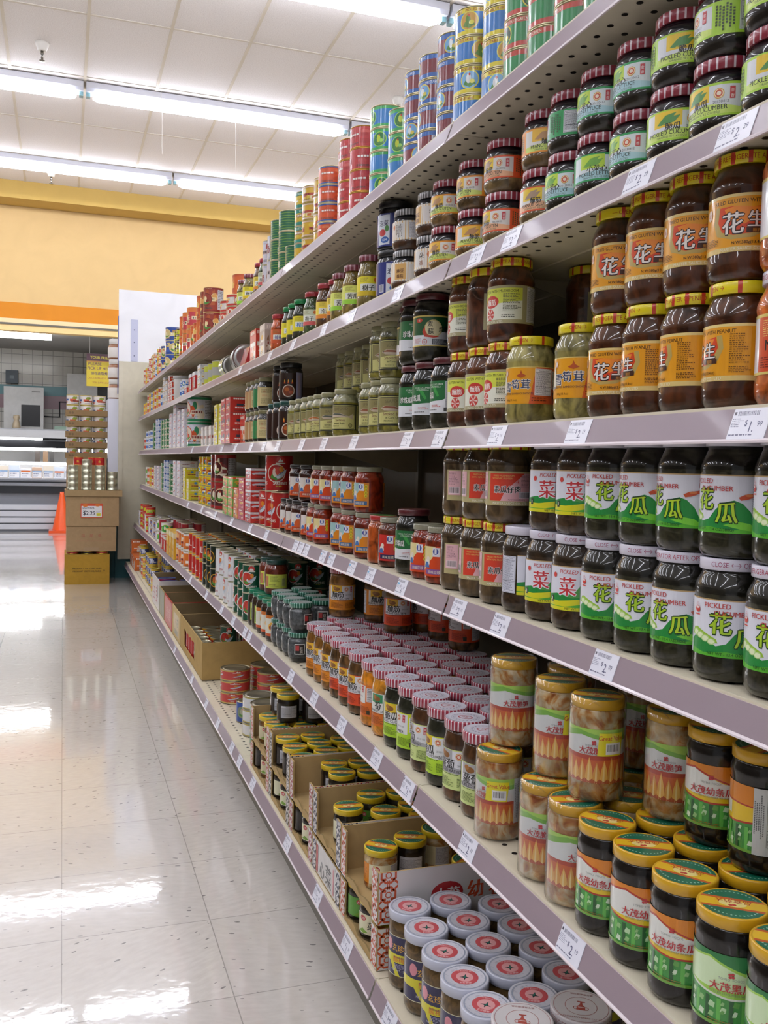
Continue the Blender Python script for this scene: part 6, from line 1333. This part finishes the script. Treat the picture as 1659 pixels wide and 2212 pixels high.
# ---- open cartons
def openbox(y0, y1, H, D, col, label, art=None, xf=.513, cut=None, flap=False):
    L_ = y1-y0; e = empty('open_carton', (xf, (y0+y1)/2, DK0)); tag(e, label, 'cardboard box', 'open cartons on the bottom shelf')
    T = .004; inner = '#8f7a58'
    g = G(); g.box(0, D, -L_/2, L_/2, 0, T, inner); ob('carton_floor', g.mesh('carton_floor', M_CARD), e)
    g = G()
    if cut:
        c0, c1, cz = cut
        g.box(0, T, -L_/2, L_/2, T, .03, col); g.box(0, T, -L_/2, c0, .03, H, col); g.box(0, T, c1, L_/2, .03, H, col); g.box(0, T, c0, c1, cz, H, col)
    else: g.box(0, T, -L_/2, L_/2, T, H, col, cols={'r': inner})
    if art: art.flat(g, lambda u, z, l: (-l-2e-4, -u, z), 1)
    ob('carton_front', g.mesh('carton_front', [M_CARD, M_PAPER]), e)
    g = G(); g.box(T, D-T, -L_/2, -L_/2+T, T, H, col, cols={'k': inner}); g.box(T, D-T, L_/2-T, L_/2, T, H, col, cols={'f': inner}); g.box(D-T, D, -L_/2, L_/2, T, H, inner); ob('carton_side', g.mesh('carton_side', M_CARD), e)
    if flap:
        g = G(); g.face([(D*.5, L_/2-.002, H), (D, L_/2-.002, H), (D, L_/2-.10, H+.035), (D*.55, L_/2-.08, H+.03)], '#a8906a'); g.face([(D*.55, L_/2-.08, H+.0285), (D, L_/2-.10, H+.0335), (D, L_/2-.002, H-.0015), (D*.5, L_/2-.002, H-.0015)], '#a8906a'); ob('carton_flap', g.mesh('carton_flap', M_CARD), e)
pA = Pr(); pA.rect(-50, -14, 24, 112, '#6f8f8a'); pA.cols(-46, -18, 30, 108, 4, '#d0d3cc', 3)
openbox(3.585, 4.275, .148, .40, '#b3965f', 'low tan carton holding green and red cans on bottom shelf', None, cut=(-.12, .22, .105))
q = Pr()
pB = Pr(); pB.rect(-110, 110, 20, 120, '#c2ab7a'); pB.text('花', 40, 66, 40, '#4a4a3a', bold=.02); pB.text('天', -30, 70, 26, '#b5443a'); pB.rect(-60, 60, 22, 46, '#8f876a')
openbox(4.285, 4.615, .146, .40, '#c0a878', 'tan open carton with printed script between red carton and low carton', pB)
pC = Pr(); pC.rect(-155, 155, 6, 142, '#b03a34'); pC.text('魚', 60, 40, 66, '#c98a7a', bold=.02); pC.text('罐', -50, 40, 66, '#c98a7a', bold=.02)
openbox(4.625, 4.985, .148, .40, '#b3483c', 'red printed open carton on bottom shelf', pC, flap=True)
pD = Pr(); pD.rect(-120, 120, 4, 144, '#6d745c'); pD.rect(-60, -30, 6, 142, '#b9a878'); pD.rect(40, 70, 6, 142, '#8f876a')
openbox(4.995, 5.26, .148, .40, '#a89464', 'olive printed open carton on bottom shelf', pD)
pE = Pr(); pE.rect(-190, 190, 2, 168, '#d6d0cf'); pE.text('豆', 60, 40, 90, '#b5485a', bold=.02); pE.text('王', -80, 40, 80, '#b5485a', bold=.02); pE.rect(110, 140, 70, 140, '#8a8a86')
openbox(5.27, 5.69, .172, .40, '#d3cccb', 'white open carton of small cans on bottom shelf', pE, flap=True)
zc = DK0+.0045
for i, xr in enumerate((.556, .636, .716)):
    rn = ('front row', 'second row', 'third row')[i]
    row(0, [(SAG, 3.65+.075*k, 0) for k in range(4)], xr, zc, 0, rn+' in low carton')
    row(0, [(SAR2, 3.96+.079*k, 0) for k in range(4)], xr, zc+.028, 0, rn+' in low carton') if False else row(0, [(SAR2, 3.96+.079*k, 0) for k in range(4)], xr, zc, 0, rn+' in low carton')
    row(0, [(WCN, 5.32+.075*k, 0) for k in range(5)], xr-.002, zc, 0, rn+' in white carton'); row(0, [(WCN, 5.32+.075*k, 20) for k in range(5)], xr-.002, zc+.0603, 1, rn+' in white carton')
    row(0, [(SAG, 3.65+.075*k, 0) for k in range(4)], xr, zc+.0943, 1, rn+' in low carton') if i == 2 else None
    row(0, [(SAG, 3.70, 0)], xr, zc+.0943, 1, 'on cans in low carton') if i == 1 else None
# far end of bottom shelf
stacks(0, [(COW, 5.80, 2), (COW, 5.90, 2), (JGB, 6.0, 2), (COW, 6.12, 2), (JGB, 6.24, 2), (JGB, 6.40, 3), (JGB, 6.52, 3), (JGB, 6.64, 3), (COW, 6.78, 3), (CRW, 6.92, 3), (JGB, 7.06, 3), (JGB, 7.18, 3), (BORT, 7.32, 1), (BORT, 7.49, 1), (BORT, 7.66, 2)], .58)
stacks(0, [(JGB, 6.30, 3), (JGB, 6.42, 3), (JGB, 6.54, 3), (COW, 6.70, 4), (COW, 6.9, 4), (JGB, 7.1, 4), (JGB, 7.3, 4)], .68, None, 'second row')
tp_ = canp('pet_food_tub', 'pink and blue film-topped tub', .055, .030, art_can(.055, .030, '#b53a5a', None, .1, None, None, lines=False), '#5a6ab0')
for i, (xx, yy) in enumerate(((.58, 5.40), (.58, 5.55), (.70, 5.46))): put(tp_, xx, yy, zc+.1207, 0, 0, 2, 'on cans in white carton')
# second shelf from top, far end: tins stood on edge and packets
def rolled_tin(pd, x, y, lv, desc, ax='y', tilt=0.0):
    e = empty(pd.name, (x, y, SHELF[lv][1]+.0016+pd.r), 0, 0, 0); e.rotation_euler = (PI/2, 0, tilt)
    for n, me, lb in pd.parts: ob(n, me, e, label=lb)
    e['category'] = pd.cat; PLACED.append([desc, lv, 0, 'front row', y, e, None])
STIN = canp('fish_tin', 'bare silver tin', .050, .030, None, '#c9c9c6'); STIN2 = canp('fish_tin', 'bare silver tin', .045, .085, art_can(.045, .085, '#a9a9a4', '#b9bf3a', .3, None, None, back='#d3d3d6', lines=False), '#c9c9c6')
rolled_tin(STIN, .655, 3.62, 4, 'bare silver tin stood on its rim', tilt=.25); rolled_tin(STIN, .655, 3.53, 4, 'bare silver tin stood on its rim', tilt=-.2); rolled_tin(STIN2, .65, 3.87, 4, 'silver tin lying on its side')
g = G(); g.prism([(-.025, 0), (.025, 0), (.004, .075), (-.004, .075)], 'y', -.055, .055, '#b8303a'); 
PKT = P('sauce_packet', 'crimson foil packet leaning', 'packet', .055, .075, [(None, g.mesh('sauce_packet', M_GLOSS), None)])
put(PKT, .64, 3.40, DK[4], 0, 4, 0, 'front row')
TUB = P('snack_tub', 'large white tub with grey lid', 'tub', .056, .135, [('tub_body', jarbody([(44, 0), (48, 3), (52, 110), (52, 120)], ['#d6d3d0', '#d6d3d0', '#d0cdca'], M_PLAST), None), ('lid', lid(55, 120, 135, side='#b5b5b4'), 'grey lid')])
stacks(4, [(STIN2, 4.05, 1, (0,)), (STIN2, 4.17, 1, (40,)), (STIN2, 4.29, 1, (10,)), (BWST, 4.45, 3), (BRDT, 4.60, 1), (BRDT, 4.74, 1), (BRST, 4.95, 1), (CBW, 5.18, 2, (20, -30)), (CBW, 5.28, 2, (0, 40)), (TUB, 5.45, 1, (0,)), (BRST, 5.64, 3), (BRST, 5.76, 4), (BWST, 5.92, 4), (BWST, 6.06, 5), (CBW, 6.22, 3), (CBW, 6.34, 2), (CRW, 6.50, 3), (COW, 6.64, 3), (CRW, 6.78, 3), (COW, 6.92, 3), (CBW, 7.06, 3), (COW, 7.22, 3), (CRW, 7.38, 3), (COW, 7.54, 2), (COW, 7.70, 2)], .65)

# ================================================================== END OF AISLE
EY = 7.945
e = empty('shelving_endcap', (.75, EY, 0)); tag(e, 'cream steel end panel with white board above, closing the shelving run', 'shelving panel')
g = G(); g.box(-.318, .36, 0, .03, .16, 1.785, '#cdc7b2'); g.box(-.318, -.285, -.004, 0, .16, 1.785, '#d0cab6'); ob('steel_panel', g.mesh('steel_panel', M_STEEL), e)
g = G(); g.box(-.322, .36, .002, .022, 1.785, 2.366, '#f1f1f5'); ob('white_board', g.mesh('white_board', M_MATTE), e, label='plain white board')
g = G(); g.box(-.226, -.170, -.002, .002, 1.79, 2.13, '#c3c6de')
for z in (1.83, 1.94, 2.04): g.box(-.203, -.193, -.0026, -.002, z, z+.010, '#6f7390')
ob('mounting_strip', g.mesh('mounting_strip', M_PAPER), e, label='pale lilac strip with three slots')
g = G(); g.box(-.328, -.322, .0, .022, 1.52, 2.15, '#2d3f8f'); ob('blue_edge', g.mesh('blue_edge', M_PLAST), e, label='blue edge strip')
g = G(); g.box(-.335, .36, .032, .062, 0, .48, '#1d5a62'); ob('kick_panel', g.mesh('kick_panel', M_STEEL), e, label='teal base panel')
# endcap: white cartons and jugs standing beyond the panel
wb = carton('white_carton', 'white carton', .30, .13, .49, '#d6d8e6')[0]
PB = P('nut_butter_jar', 'brown nut butter jar with white cap', 'jar', .07, .165, [('glass_jar', jarbody([(60, 0), (66, 4), (68, 12), (68, 95), (60, 112), (56, 118), (56, 124)], ['#8a5a3a', '#8a5a3a', '#d9d3cc', '#96633f', '#96633f', '#96633f'], M_PLAST), None), ('lid', lid(59, 123, 165, side='#dedcd8'), 'white cap')])
for i, z in enumerate((0.484, .98)):
    o = put(wb, .385, 8.14, (.5, .992)[i] if False else (0.0, .0)[0], 0, 0, 0, '') if False else None
e = empty('end_display_base', (.42, 8.16, 0)); tag(e, 'teal display base carrying the white cartons at aisle end', 'display base')
g = G(); g.box(-.07, .36, -.15, .2, 0, .50, '#1d5a62'); ob('plinth', g.mesh('plinth', M_STEEL), e)
o = ob(wb.name, wb.parts[0][1], None, (.4175, 8.16, .5005)); tag(o, 'lower white carton standing on the teal base behind can trays', 'box')
o = ob(wb.name, wb.parts[0][1], None, (.4175, 8.16, .991)); tag(o, 'upper white carton under the nut butter jars', 'box')
for k in range(3):
    e = empty('nut_butter_jar', (.4205, 8.12, 1.4815+.1655*k)); tag(e, f'brown nut butter jar with white cap, {("lowest", "middle", "topmost")[k]} of the stack on white cartons', 'jar', 'nut butter jars')
    for n, me, lb in PB.parts: ob(n, me, e, label=lb)
# ---- display stack of cartons
def big_carton(name, x0, x1, y0, y1, z0, z1, col, label, art=None, aw=0):
    g = G(); g.box(x0-(x0+x1)/2, (x1-x0)/2, -(y1-y0)/2, (y1-y0)/2, 0, z1-z0, col)
    g.box(-(x1-x0)/2, (x1-x0)/2, -(y1-y0)/2-.0006, -(y1-y0)/2, (z1-z0)-.004, z1-z0-.002, '#7d6a48')
    if art: art.flat(g, lambda u, z, l: (u, -(y1-y0)/2-l-4e-4, z), 1)
    o = ob(name, g.mesh(name, [M_CARD, M_PAPER]), None, ((x0+x1)/2, (y0+y1)/2, z0)); tag(o, label, 'cardboard box', 'cartons of the display stack'); return o
p = Pr(); p.text('PRODUCT OF THAILAND', 0, 118, 13, '#4a3a12', bold=.03, sx=1.05); p.text('PRODUIT  DE THAILANDE', 0, 96, 13, '#4a3a12', bold=.03, sx=1.0); p.ring(128, 106, 7, 2, '#4a3a12'); p.lines(-24, 10, 60, 64, 1, '#8a7028')
big_carton('shipping_carton', .018, .354, 7.606, 8.0, 0, .236, '#b08a34', 'mustard brown carton on the floor at the base of the display', p)
g = G(); 
for k, c in enumerate(('#a8322a', '#2a2420', '#a8322a')):
    CC = canp('food_can', 'can', .046, .022, None, '#c8b23a')
    e = empty('food_can', (.078+.11*k, 7.66, .2365)); tag(e, f'{("red", "black", "red")[k]} can top peeking between mustard and tan cartons, {ordn(k)} from the left', 'can', 'cans in the mustard carton')
    ob('can_body', CC.parts[0][1], e); g = G(); g.lathe(mm([(46.2, 5), (46.2, 17)]), 24, c, cap0=False, cap1=False); ob('label', g.mesh('label', M_GLOSS), e)
p = Pr()
for i, ch in enumerate('凤尾鱼'): p.text(ch, -62+62*i, 112, 26, '#a8604a', bold=.02)
p.text('LONG TAILED ANCHOVY FRIED', 0, 78, 10, '#b0785c', sx=1.2); p.rect(-60, 55, 0, 30, '#a58a68')
big_carton('shipping_carton', .030, .404, 7.606, 8.0, .259, .457, '#a68b68', 'tan carton with red Chinese print, middle of the display stack', p)
big_carton('shipping_carton', .026, .422, 7.600, 8.006, .4575, .690, '#a88d69', 'tan carton bearing the price sign, below the silver cans')
g = G(); g.box(-.215, .215, -.215, -.200, 0, .048, '#a58c66'); 
o = ob('carton_flap', g.mesh('carton_flap', M_CARD), None, (.232, 7.806, .6905)); 
g2 = G(); g2.box(-.213, .213, -.2, .2, 0, .004, '#9c825d'); 
e = empty('carton_tray', (.232, 7.806, .6905)); tag(e, 'shallow torn carton lip around the silver cans on display stack', 'cardboard tray'); o.parent = e; o.location = (0, 0, 0)
ob('tray_floor', g2.mesh('tray_floor', M_CARD), e); g = G(); g.box(-.215, -.205, -.2, .2, .004, .045, '#a58c66'); g.box(.205, .215, -.2, .2, .004, .045, '#a58c66'); ob('tray_side', g.mesh('tray_side', M_CARD), e)
p = Pr(); p.rect(-82, 82, 0, 112, '#d3502e'); p.rect(-76, 76, 6, 92, '#e6e6ea'); p.ell(-48, 96, 20, 12, '#d9762e'); p.ell(44, 98, 20, 10, '#d9762e'); p.text('$2.29', -18, 22, 30, '#2f3040', bold=.04); p.lines(-68, 60, 64, 82, 2, '#2f3040', 4); p.rect(36, 68, 14, 36, '#ddd83a'); p.text('EA', 52, 19, 10, '#3a5a3a'); p.lines(34, 66, 40, 50, 2, '#888', 2); p.lines(-64, -30, 52, 60, 1, '#555', 3)
g = G(); g.box(-.082, .082, -.001, 0, 0, .112, '#d3502e'); p.flat(g, lambda u, z, l: (u, -.001-l, z), 0)
o = ob('price_sign', g.mesh('price_sign', M_PAPER), None, (.217, 7.5985, .523)); tag(o, 'red bordered price sign reading $2.29 on tan carton', 'price sign')
SC_ = canp('tall_tin', 'tall ribbed silver tin', .040, .047, None, '#d6d6c0'); 
zt = .6955
for i, (xx, n) in enumerate(((.078, 5), (.180, 6), (.279, 5), (.374, 4))):
    for k in range(n):
        e = empty('silver_can', (xx, 7.66, zt+k*.0473)); tag(e, f'bare silver can, {ordn(k)} up in the {ordn(i)} column from the left of the display', 'can', 'silver cans on the display')
        ob('can_body', SC_.parts[0][1], e)
RC = canp('food_can', 'small red can', .037, .062, art_can(.037, .062, '#b8282c', '#c9322c', .3, None, None, chars='鱼', ccol='#e0c23a', lines=False), '#c9a33a')
for i, (xx, yy, zz, rx) in enumerate(((.118, 7.70, .9325, 0), (.225, 7.745, .9325, 0), (.316, 7.66, .9325, .0))):
    zz = zt+((5, 5, 5)[i])*.0473+.0004
    e = empty('food_can', (xx if i != 2 else .279, 7.66 if i == 2 else yy, zz)); tag(e, f'small red can with yellow print on silver cans, {ordn(i)} from the left', 'can', 'small red cans on silver cans')
    for n_, me, lb in RC.parts: ob(n_, me, e, label=lb)
# trays of white-labelled cans behind
WLC = canp('food_can', 'white labelled can', .050, .082, art_can(.050, .082, '#d9d3cf', '#c9b56a', .05, None, None, lines=False, bz=['#c9583a', '#d9d3cf', '#b5443a', '#8a9a3a', '#e6dccf', '#3a5a9a']), '#c9b56a')
big_carton('shipping_carton', .03, .345, 8.03, 8.30, 0, .985, '#a58a66', 'tall plain carton hidden behind the display carrying the can trays')
for k in range(5):
    z = .9855+k*.0869
    e = empty('can_tray', (.195, 8.16, z)); tag(e, f'shallow brown tray of white labelled cans, {ordn(k)} tray up behind silver cans', 'cardboard tray', 'stacked can trays')
    g = G(); g.box(-.175, .155, -.115, .115, 0, .004, '#a08560'); ob('tray_floor', g.mesh('tray_floor', M_CARD), e); g = G(); g.box(-.175, .155, -.118, -.114, 0, .046, '#8f7654')
    p = Pr(); p.ell(-140, 22, 9, 10, '#6d573a'); p.ell(-118, 22, 9, 10, '#6d573a'); p.flat(g, lambda u, zz, l: (u*1.0, -.118-l, zz), 1); ob('tray_front', g.mesh('tray_front', [M_CARD, M_PAPER]), e)
    for j in range(3):
        c = empty('food_can', (.195-.118+.105*j, 8.10, z+.0045)); tag(c, f'white labelled can, {ordn(j)} in the {ordn(k)} tray up of the display', 'can', 'white labelled cans in trays')
        for n_, me, lb in WLC.parts: ob(n_, me, c, label=lb)
    if k == 4:
        for j in range(3):
            c = empty('food_can', (.195-.118+.105*j, 8.10, z+.0045+.0825)); tag(c, f'white labelled can on top of the tray stack, {ordn(j)} from the left', 'can', 'white labelled cans on top')
            for n_, me, lb in WLC.parts: ob(n_, me, c, label=lb)

# ================================================================== DELI
e = empty('deli_case', (-1.4, 13.0, 0)); tag(e, 'refrigerated deli display case with curved glass and bright inner lights', 'display case')
W0, W1 = -2.2, 2.3
g = G(); g.box(W0, W1, .06, .9, 0, .50, '#8b8e96'); 
for k in range(4): g.box(W0, W1, .02-.0, .06, .03+.085*k, .098+.085*k, '#d3d6de')
ob('kick_slats', g.mesh('kick_slats', M_ALU), e)
g = G(); g.box(W0, W1, .0, .9, .50, .66, '#24262b'); ob('black_bumper', g.mesh('black_bumper', M_PLAST), e, label='black bumper')
g = G(); g.box(W0, W1, -.02, .0, .60, .64, '#cfd2dc'); g.box(W0, W1, .0, .9, .66, .68, '#b9bcc6'); ob('bumper_rail', g.mesh('bumper_rail', M_CHROME), e)
g = G(); g.box(W0, W1, .85, .9, .68, 1.20, '#c6c4c2'); g.box(W0, W1, .1, .85, .68, .70, '#b9b9bd'); g.box(W0, W1, .3, .85, .90, .915, '#c9ccd2'); ob('case_interior', g.mesh('case_interior', M_MATTE), e)
g = G(); g.face([(W0, .01, .68), (W1, .01, .68), (W1, .16, 1.10), (W0, .16, 1.10)], '#fff'); ob('front_glass', g.mesh('front_glass', M_GLASS), e)
g = G(); g.box(W0, W1, .10, .9, 1.10, 1.19, '#1f2024'); g.box(W0, W1, .02, .95, 1.23, 1.33, '#b7b9bb'); ob('case_top', g.mesh('case_top', M_MATTE), e)
g = G(); g.box(W0, 2.0, .14, .18, 1.06, 1.10, '#fff'); ob('case_lamp', g.mesh('case_lamp', M_DELI), e); g = G(); g.box(W0, 2.0, .30, .34, .875, .90, '#fff'); ob('case_lamp', g.mesh('case_lamp', M_DELI), e)
g = G(); g.box(W0, 1.15, .06, .09, 1.20, 1.225, '#fff'); ob('case_lamp', g.mesh('case_lamp', M_DELI), e)
R_ = random.Random(5)
for i in range(12):
    x = -1.3+.14*i
    c = ('#d6c8b0', '#c7d3e4', '#d9dce6', '#b98a5a')[i % 4]
    g = G(); g.box(-.062, .062, -.05, .05, 0, R_.uniform(.12, .17), c); p = Pr(); p.rect(-58, 58, 4, 96, '#e6e6ea'); p.rect(-58, 58, 76, 96, '#d9702e' if i % 3 == 0 else '#8fb0d6'); p.lines(-46, 40, 46, 64, 1, '#44507a', i, fill=.8); p.lines(-46, 30, 14, 36, 2, '#44507a', i+3); p.flat(g, lambda u, z, l: (u, -.05-l, z), 0)
    o = ob('deli_package', g.mesh('deli_package', M_PAPER), None, (x, 13.22, .7005)); tag(o, f'wrapped deli package with price card, {ordn(i)} from the left inside the case', 'package', 'packages in the deli case')
for i, x in enumerate((-.32, -.22, -.14)):
    g = G(); g.box(-.03, .03, -.02, .02, 0, .17, ('#4a4038', '#8a6a4a', '#33302e')[i]); o = ob('deli_bottle_box', g.mesh('deli_bottle_box', M_PAPER), None, (x, 13.45, .9155)); tag(o, f'narrow dark box on the upper case shelf, {ordn(i)} from the left', 'box', 'narrow boxes in the deli case')
# lamp in deli room
e = empty('deli_ceiling_lamp', (-1.2, 13.42, 2.66)); tag(e, 'white fluorescent lamp on the deli room ceiling', 'ceiling light')
g = G(); g.box(-1.2, 1.05, -.08, .08, -.03, 0, '#cfcfcf'); ob('housing', g.mesh('housing', M_PLAST), e); g = G(); g.box(-1.2, 1.05, -.075, .075, -.10, -.03, '#fff'); ob('diffuser', g.mesh('diffuser', M_DELI), e)
# back counter and machines
e = empty('back_counter', (0, 15.4, 0)); tag(e, 'pale worktop along the tiled deli wall', 'counter')
g = G(); g.box(-3, 2.6, -.35, .39, 0, 1.25, '#8d8f92'); ob('counter_body', g.mesh('counter_body', M_STEEL), e); g = G(); g.box(-3, 2.6, -.4, .39, 1.25, 1.40, '#b9bbbf'); ob('worktop', g.mesh('worktop', M_STEEL), e)
def machine(x0, x1, z1, y, win, label, col='#c9c8c6'):
    w = x1-x0; e = empty('kitchen_machine', ((x0+x1)/2, y, 1.4005)); tag(e, label, 'machine'); h = z1-1.4005
    g = G(); g.box(-w/2, w/2, -.2, .2, 0, h, col); g.box(w*.2, w*.42, -.202, -.2, h*.88, h*.91, '#8f8d8a'); ob('cabinet', g.mesh('cabinet', M_STEEL), e)
    a, b, c, d = win; g = G(); g.box(a-(x0+x1)/2, b-(x0+x1)/2, -.206, -.2, c-1.4005, d-1.4005, '#0e0e10'); ob('dark_window', g.mesh('dark_window', M_PLAST), e, label='black window')
machine(-.85, -.28, 2.04, 15.5, (-.60, -.33, 1.44, 1.77), 'white cabinet machine with black window, beside grey wall box')
machine(.06, .95, 2.28, 15.5, (.51, .80, 1.75, 2.1), 'taller white cabinet machine behind the fried food sign')
g = G(); g.box(-.09, .09, -.05, .05, -.1, .1, '#4b5560'); g.box(-.03, .03, -.054, -.05, -.03, .02, '#7d8890'); o = ob('electrical_box', g.mesh('electrical_box', M_STEEL), None, (-.755, 15.748, 2.22)); tag(o, 'grey electrical box on the tiled deli wall', 'electrical box')
g = G(); g.tube([(-.28, 15.77, 1.62), (-.05, 15.77, 1.62), (-.05, 15.77, 1.86), (.1, 15.77, 1.86)], .012, '#2c2e33'); o = ob('wall_pipe', g.mesh('wall_pipe', M_PLAST)); tag(o, 'thin black pipe on the tiled wall between the two machines', 'pipe')
g = G(); g.lathe([(.05, 0), (.06, .02), (.05, .08), (.035, .12), (.05, .16), (.04, .2)], 16, '#cbb89a'); o = ob('counter_lamp', g.mesh('counter_jar', M_PLAST), None, (-.66, 15.1, 1.4005)); tag(o, 'cream ceramic jar on the deli worktop before the machine', 'jar')
g = G(); g.box(-.12, .12, -.06, .06, 0, .05, '#9db8a6'); o = ob('plastic_tray', g.mesh('plastic_tray', M_PLAST), None, (.0, 15.1, 1.4005)); tag(o, 'pale green tray on the deli worktop', 'tray')
# sign hung over the counter
p = Pr(); p.rect(-190, 190, 0, 440, '#e0c81e'); p.rect(-190, 190, 345, 440, '#5f3446'); p.text('YOUR FRIED FISH', 40, 372, 40, '#e6d63a', bold=.04, sx=.85); p.text('PLEASE', -80, 285, 40, '#6d3a4a', bold=.04); p.text('PICK UP HERE', -20, 225, 40, '#6d3a4a', bold=.04, sx=.92); p.text('請在此取炸魚', 0, 160, 42, '#5a3a5a', bold=.03); p.text('CA CUA BAN DA CHIEN', 0, 100, 26, '#b5702c', bold=.02, sx=.9); p.text('XIN LAY NGAY', 10, 40, 26, '#b5702c', bold=.02); p.rect(-190, 190, 330, 345, '#c98a3a')
g = G(); g.box(-.19, .19, -.004, .004, 0, .44, '#e0c81e'); p.flat(g, lambda u, z, l: (u, -.004-l, z), 0); g.tube([(-.15, 0, .44), (-.15, 0, .9)], .003, '#ddd', 5); g.tube([(.15, 0, .44), (.15, 0, .9)], .003, '#ddd', 5)
o = ob('hanging_sign', g.mesh('hanging_sign', M_PAPER), None, (.49, 13.3, 1.955)); tag(o, 'yellow and purple hanging sign about fried food pick up', 'sign')
p = Pr(); p.rect(-150, 150, 0, 110, '#4a5a9a'); p.rect(-150, 150, 0, 45, '#a8b4cf'); p.text('ORDER HERE', 0, 60, 30, '#dfe6f2', bold=.02); g = G(); g.box(-.15, .15, -.003, .003, 0, .11, '#4a5a9a'); p.flat(g, lambda u, z, l: (u, -.003-l, z), 0)
# traffic cone
e = empty('traffic_cone', (-.005, 12.86, 0)); tag(e, 'orange traffic cone on the floor before the deli case', 'traffic cone')
g = G(); g.box(-.16, .16, -.16, .16, 0, .03, '#d9501c'); ob('base', g.mesh('base', M_PLAST), e); g = G(); g.lathe([(.120, .03), (.028, .50), (.024, .53), (.001, .53)], 28, '#ea5a1e', cap0=False); ob('cone_body', g.mesh('cone_body', M_PLAST), e)

# ================================================================== labels for the wares
from collections import defaultdict
grp = defaultdict(list)
for rec in PLACED: grp[(rec[0], rec[1], rec[2], rec[3])].append(rec)
for (desc, lv, layer, rn), recs in grp.items():
    recs.sort(key=lambda r: r[4])
    for i, r in enumerate(recs):
        stackd = layer > 0 or any((desc, lv, l2, rn) in grp for l2 in (1, 2, 3))
        bits = [desc]
        if len(recs) > 1: bits.append(f'{ordn(i)} from near end')
        if stackd and not rn.startswith(('upper', 'on ')): bits.append(LAYN[layer])
        if rn and rn != 'front row': bits.append(rn)
        bits.append(SNAME[lv])
        lab = ', '.join(bits)
        w = lab.replace(',', '').split()
        if len(w) > 16: lab = lab.replace(' from top', '').replace(' from near end', ' along')
        w = lab.replace(',', '').split()
        if len(w) > 16: lab = ' '.join(w[:16])
        r[5]['label'] = lab
        r[5]['group'] = f'{desc}s on the {SNAME[lv]}'
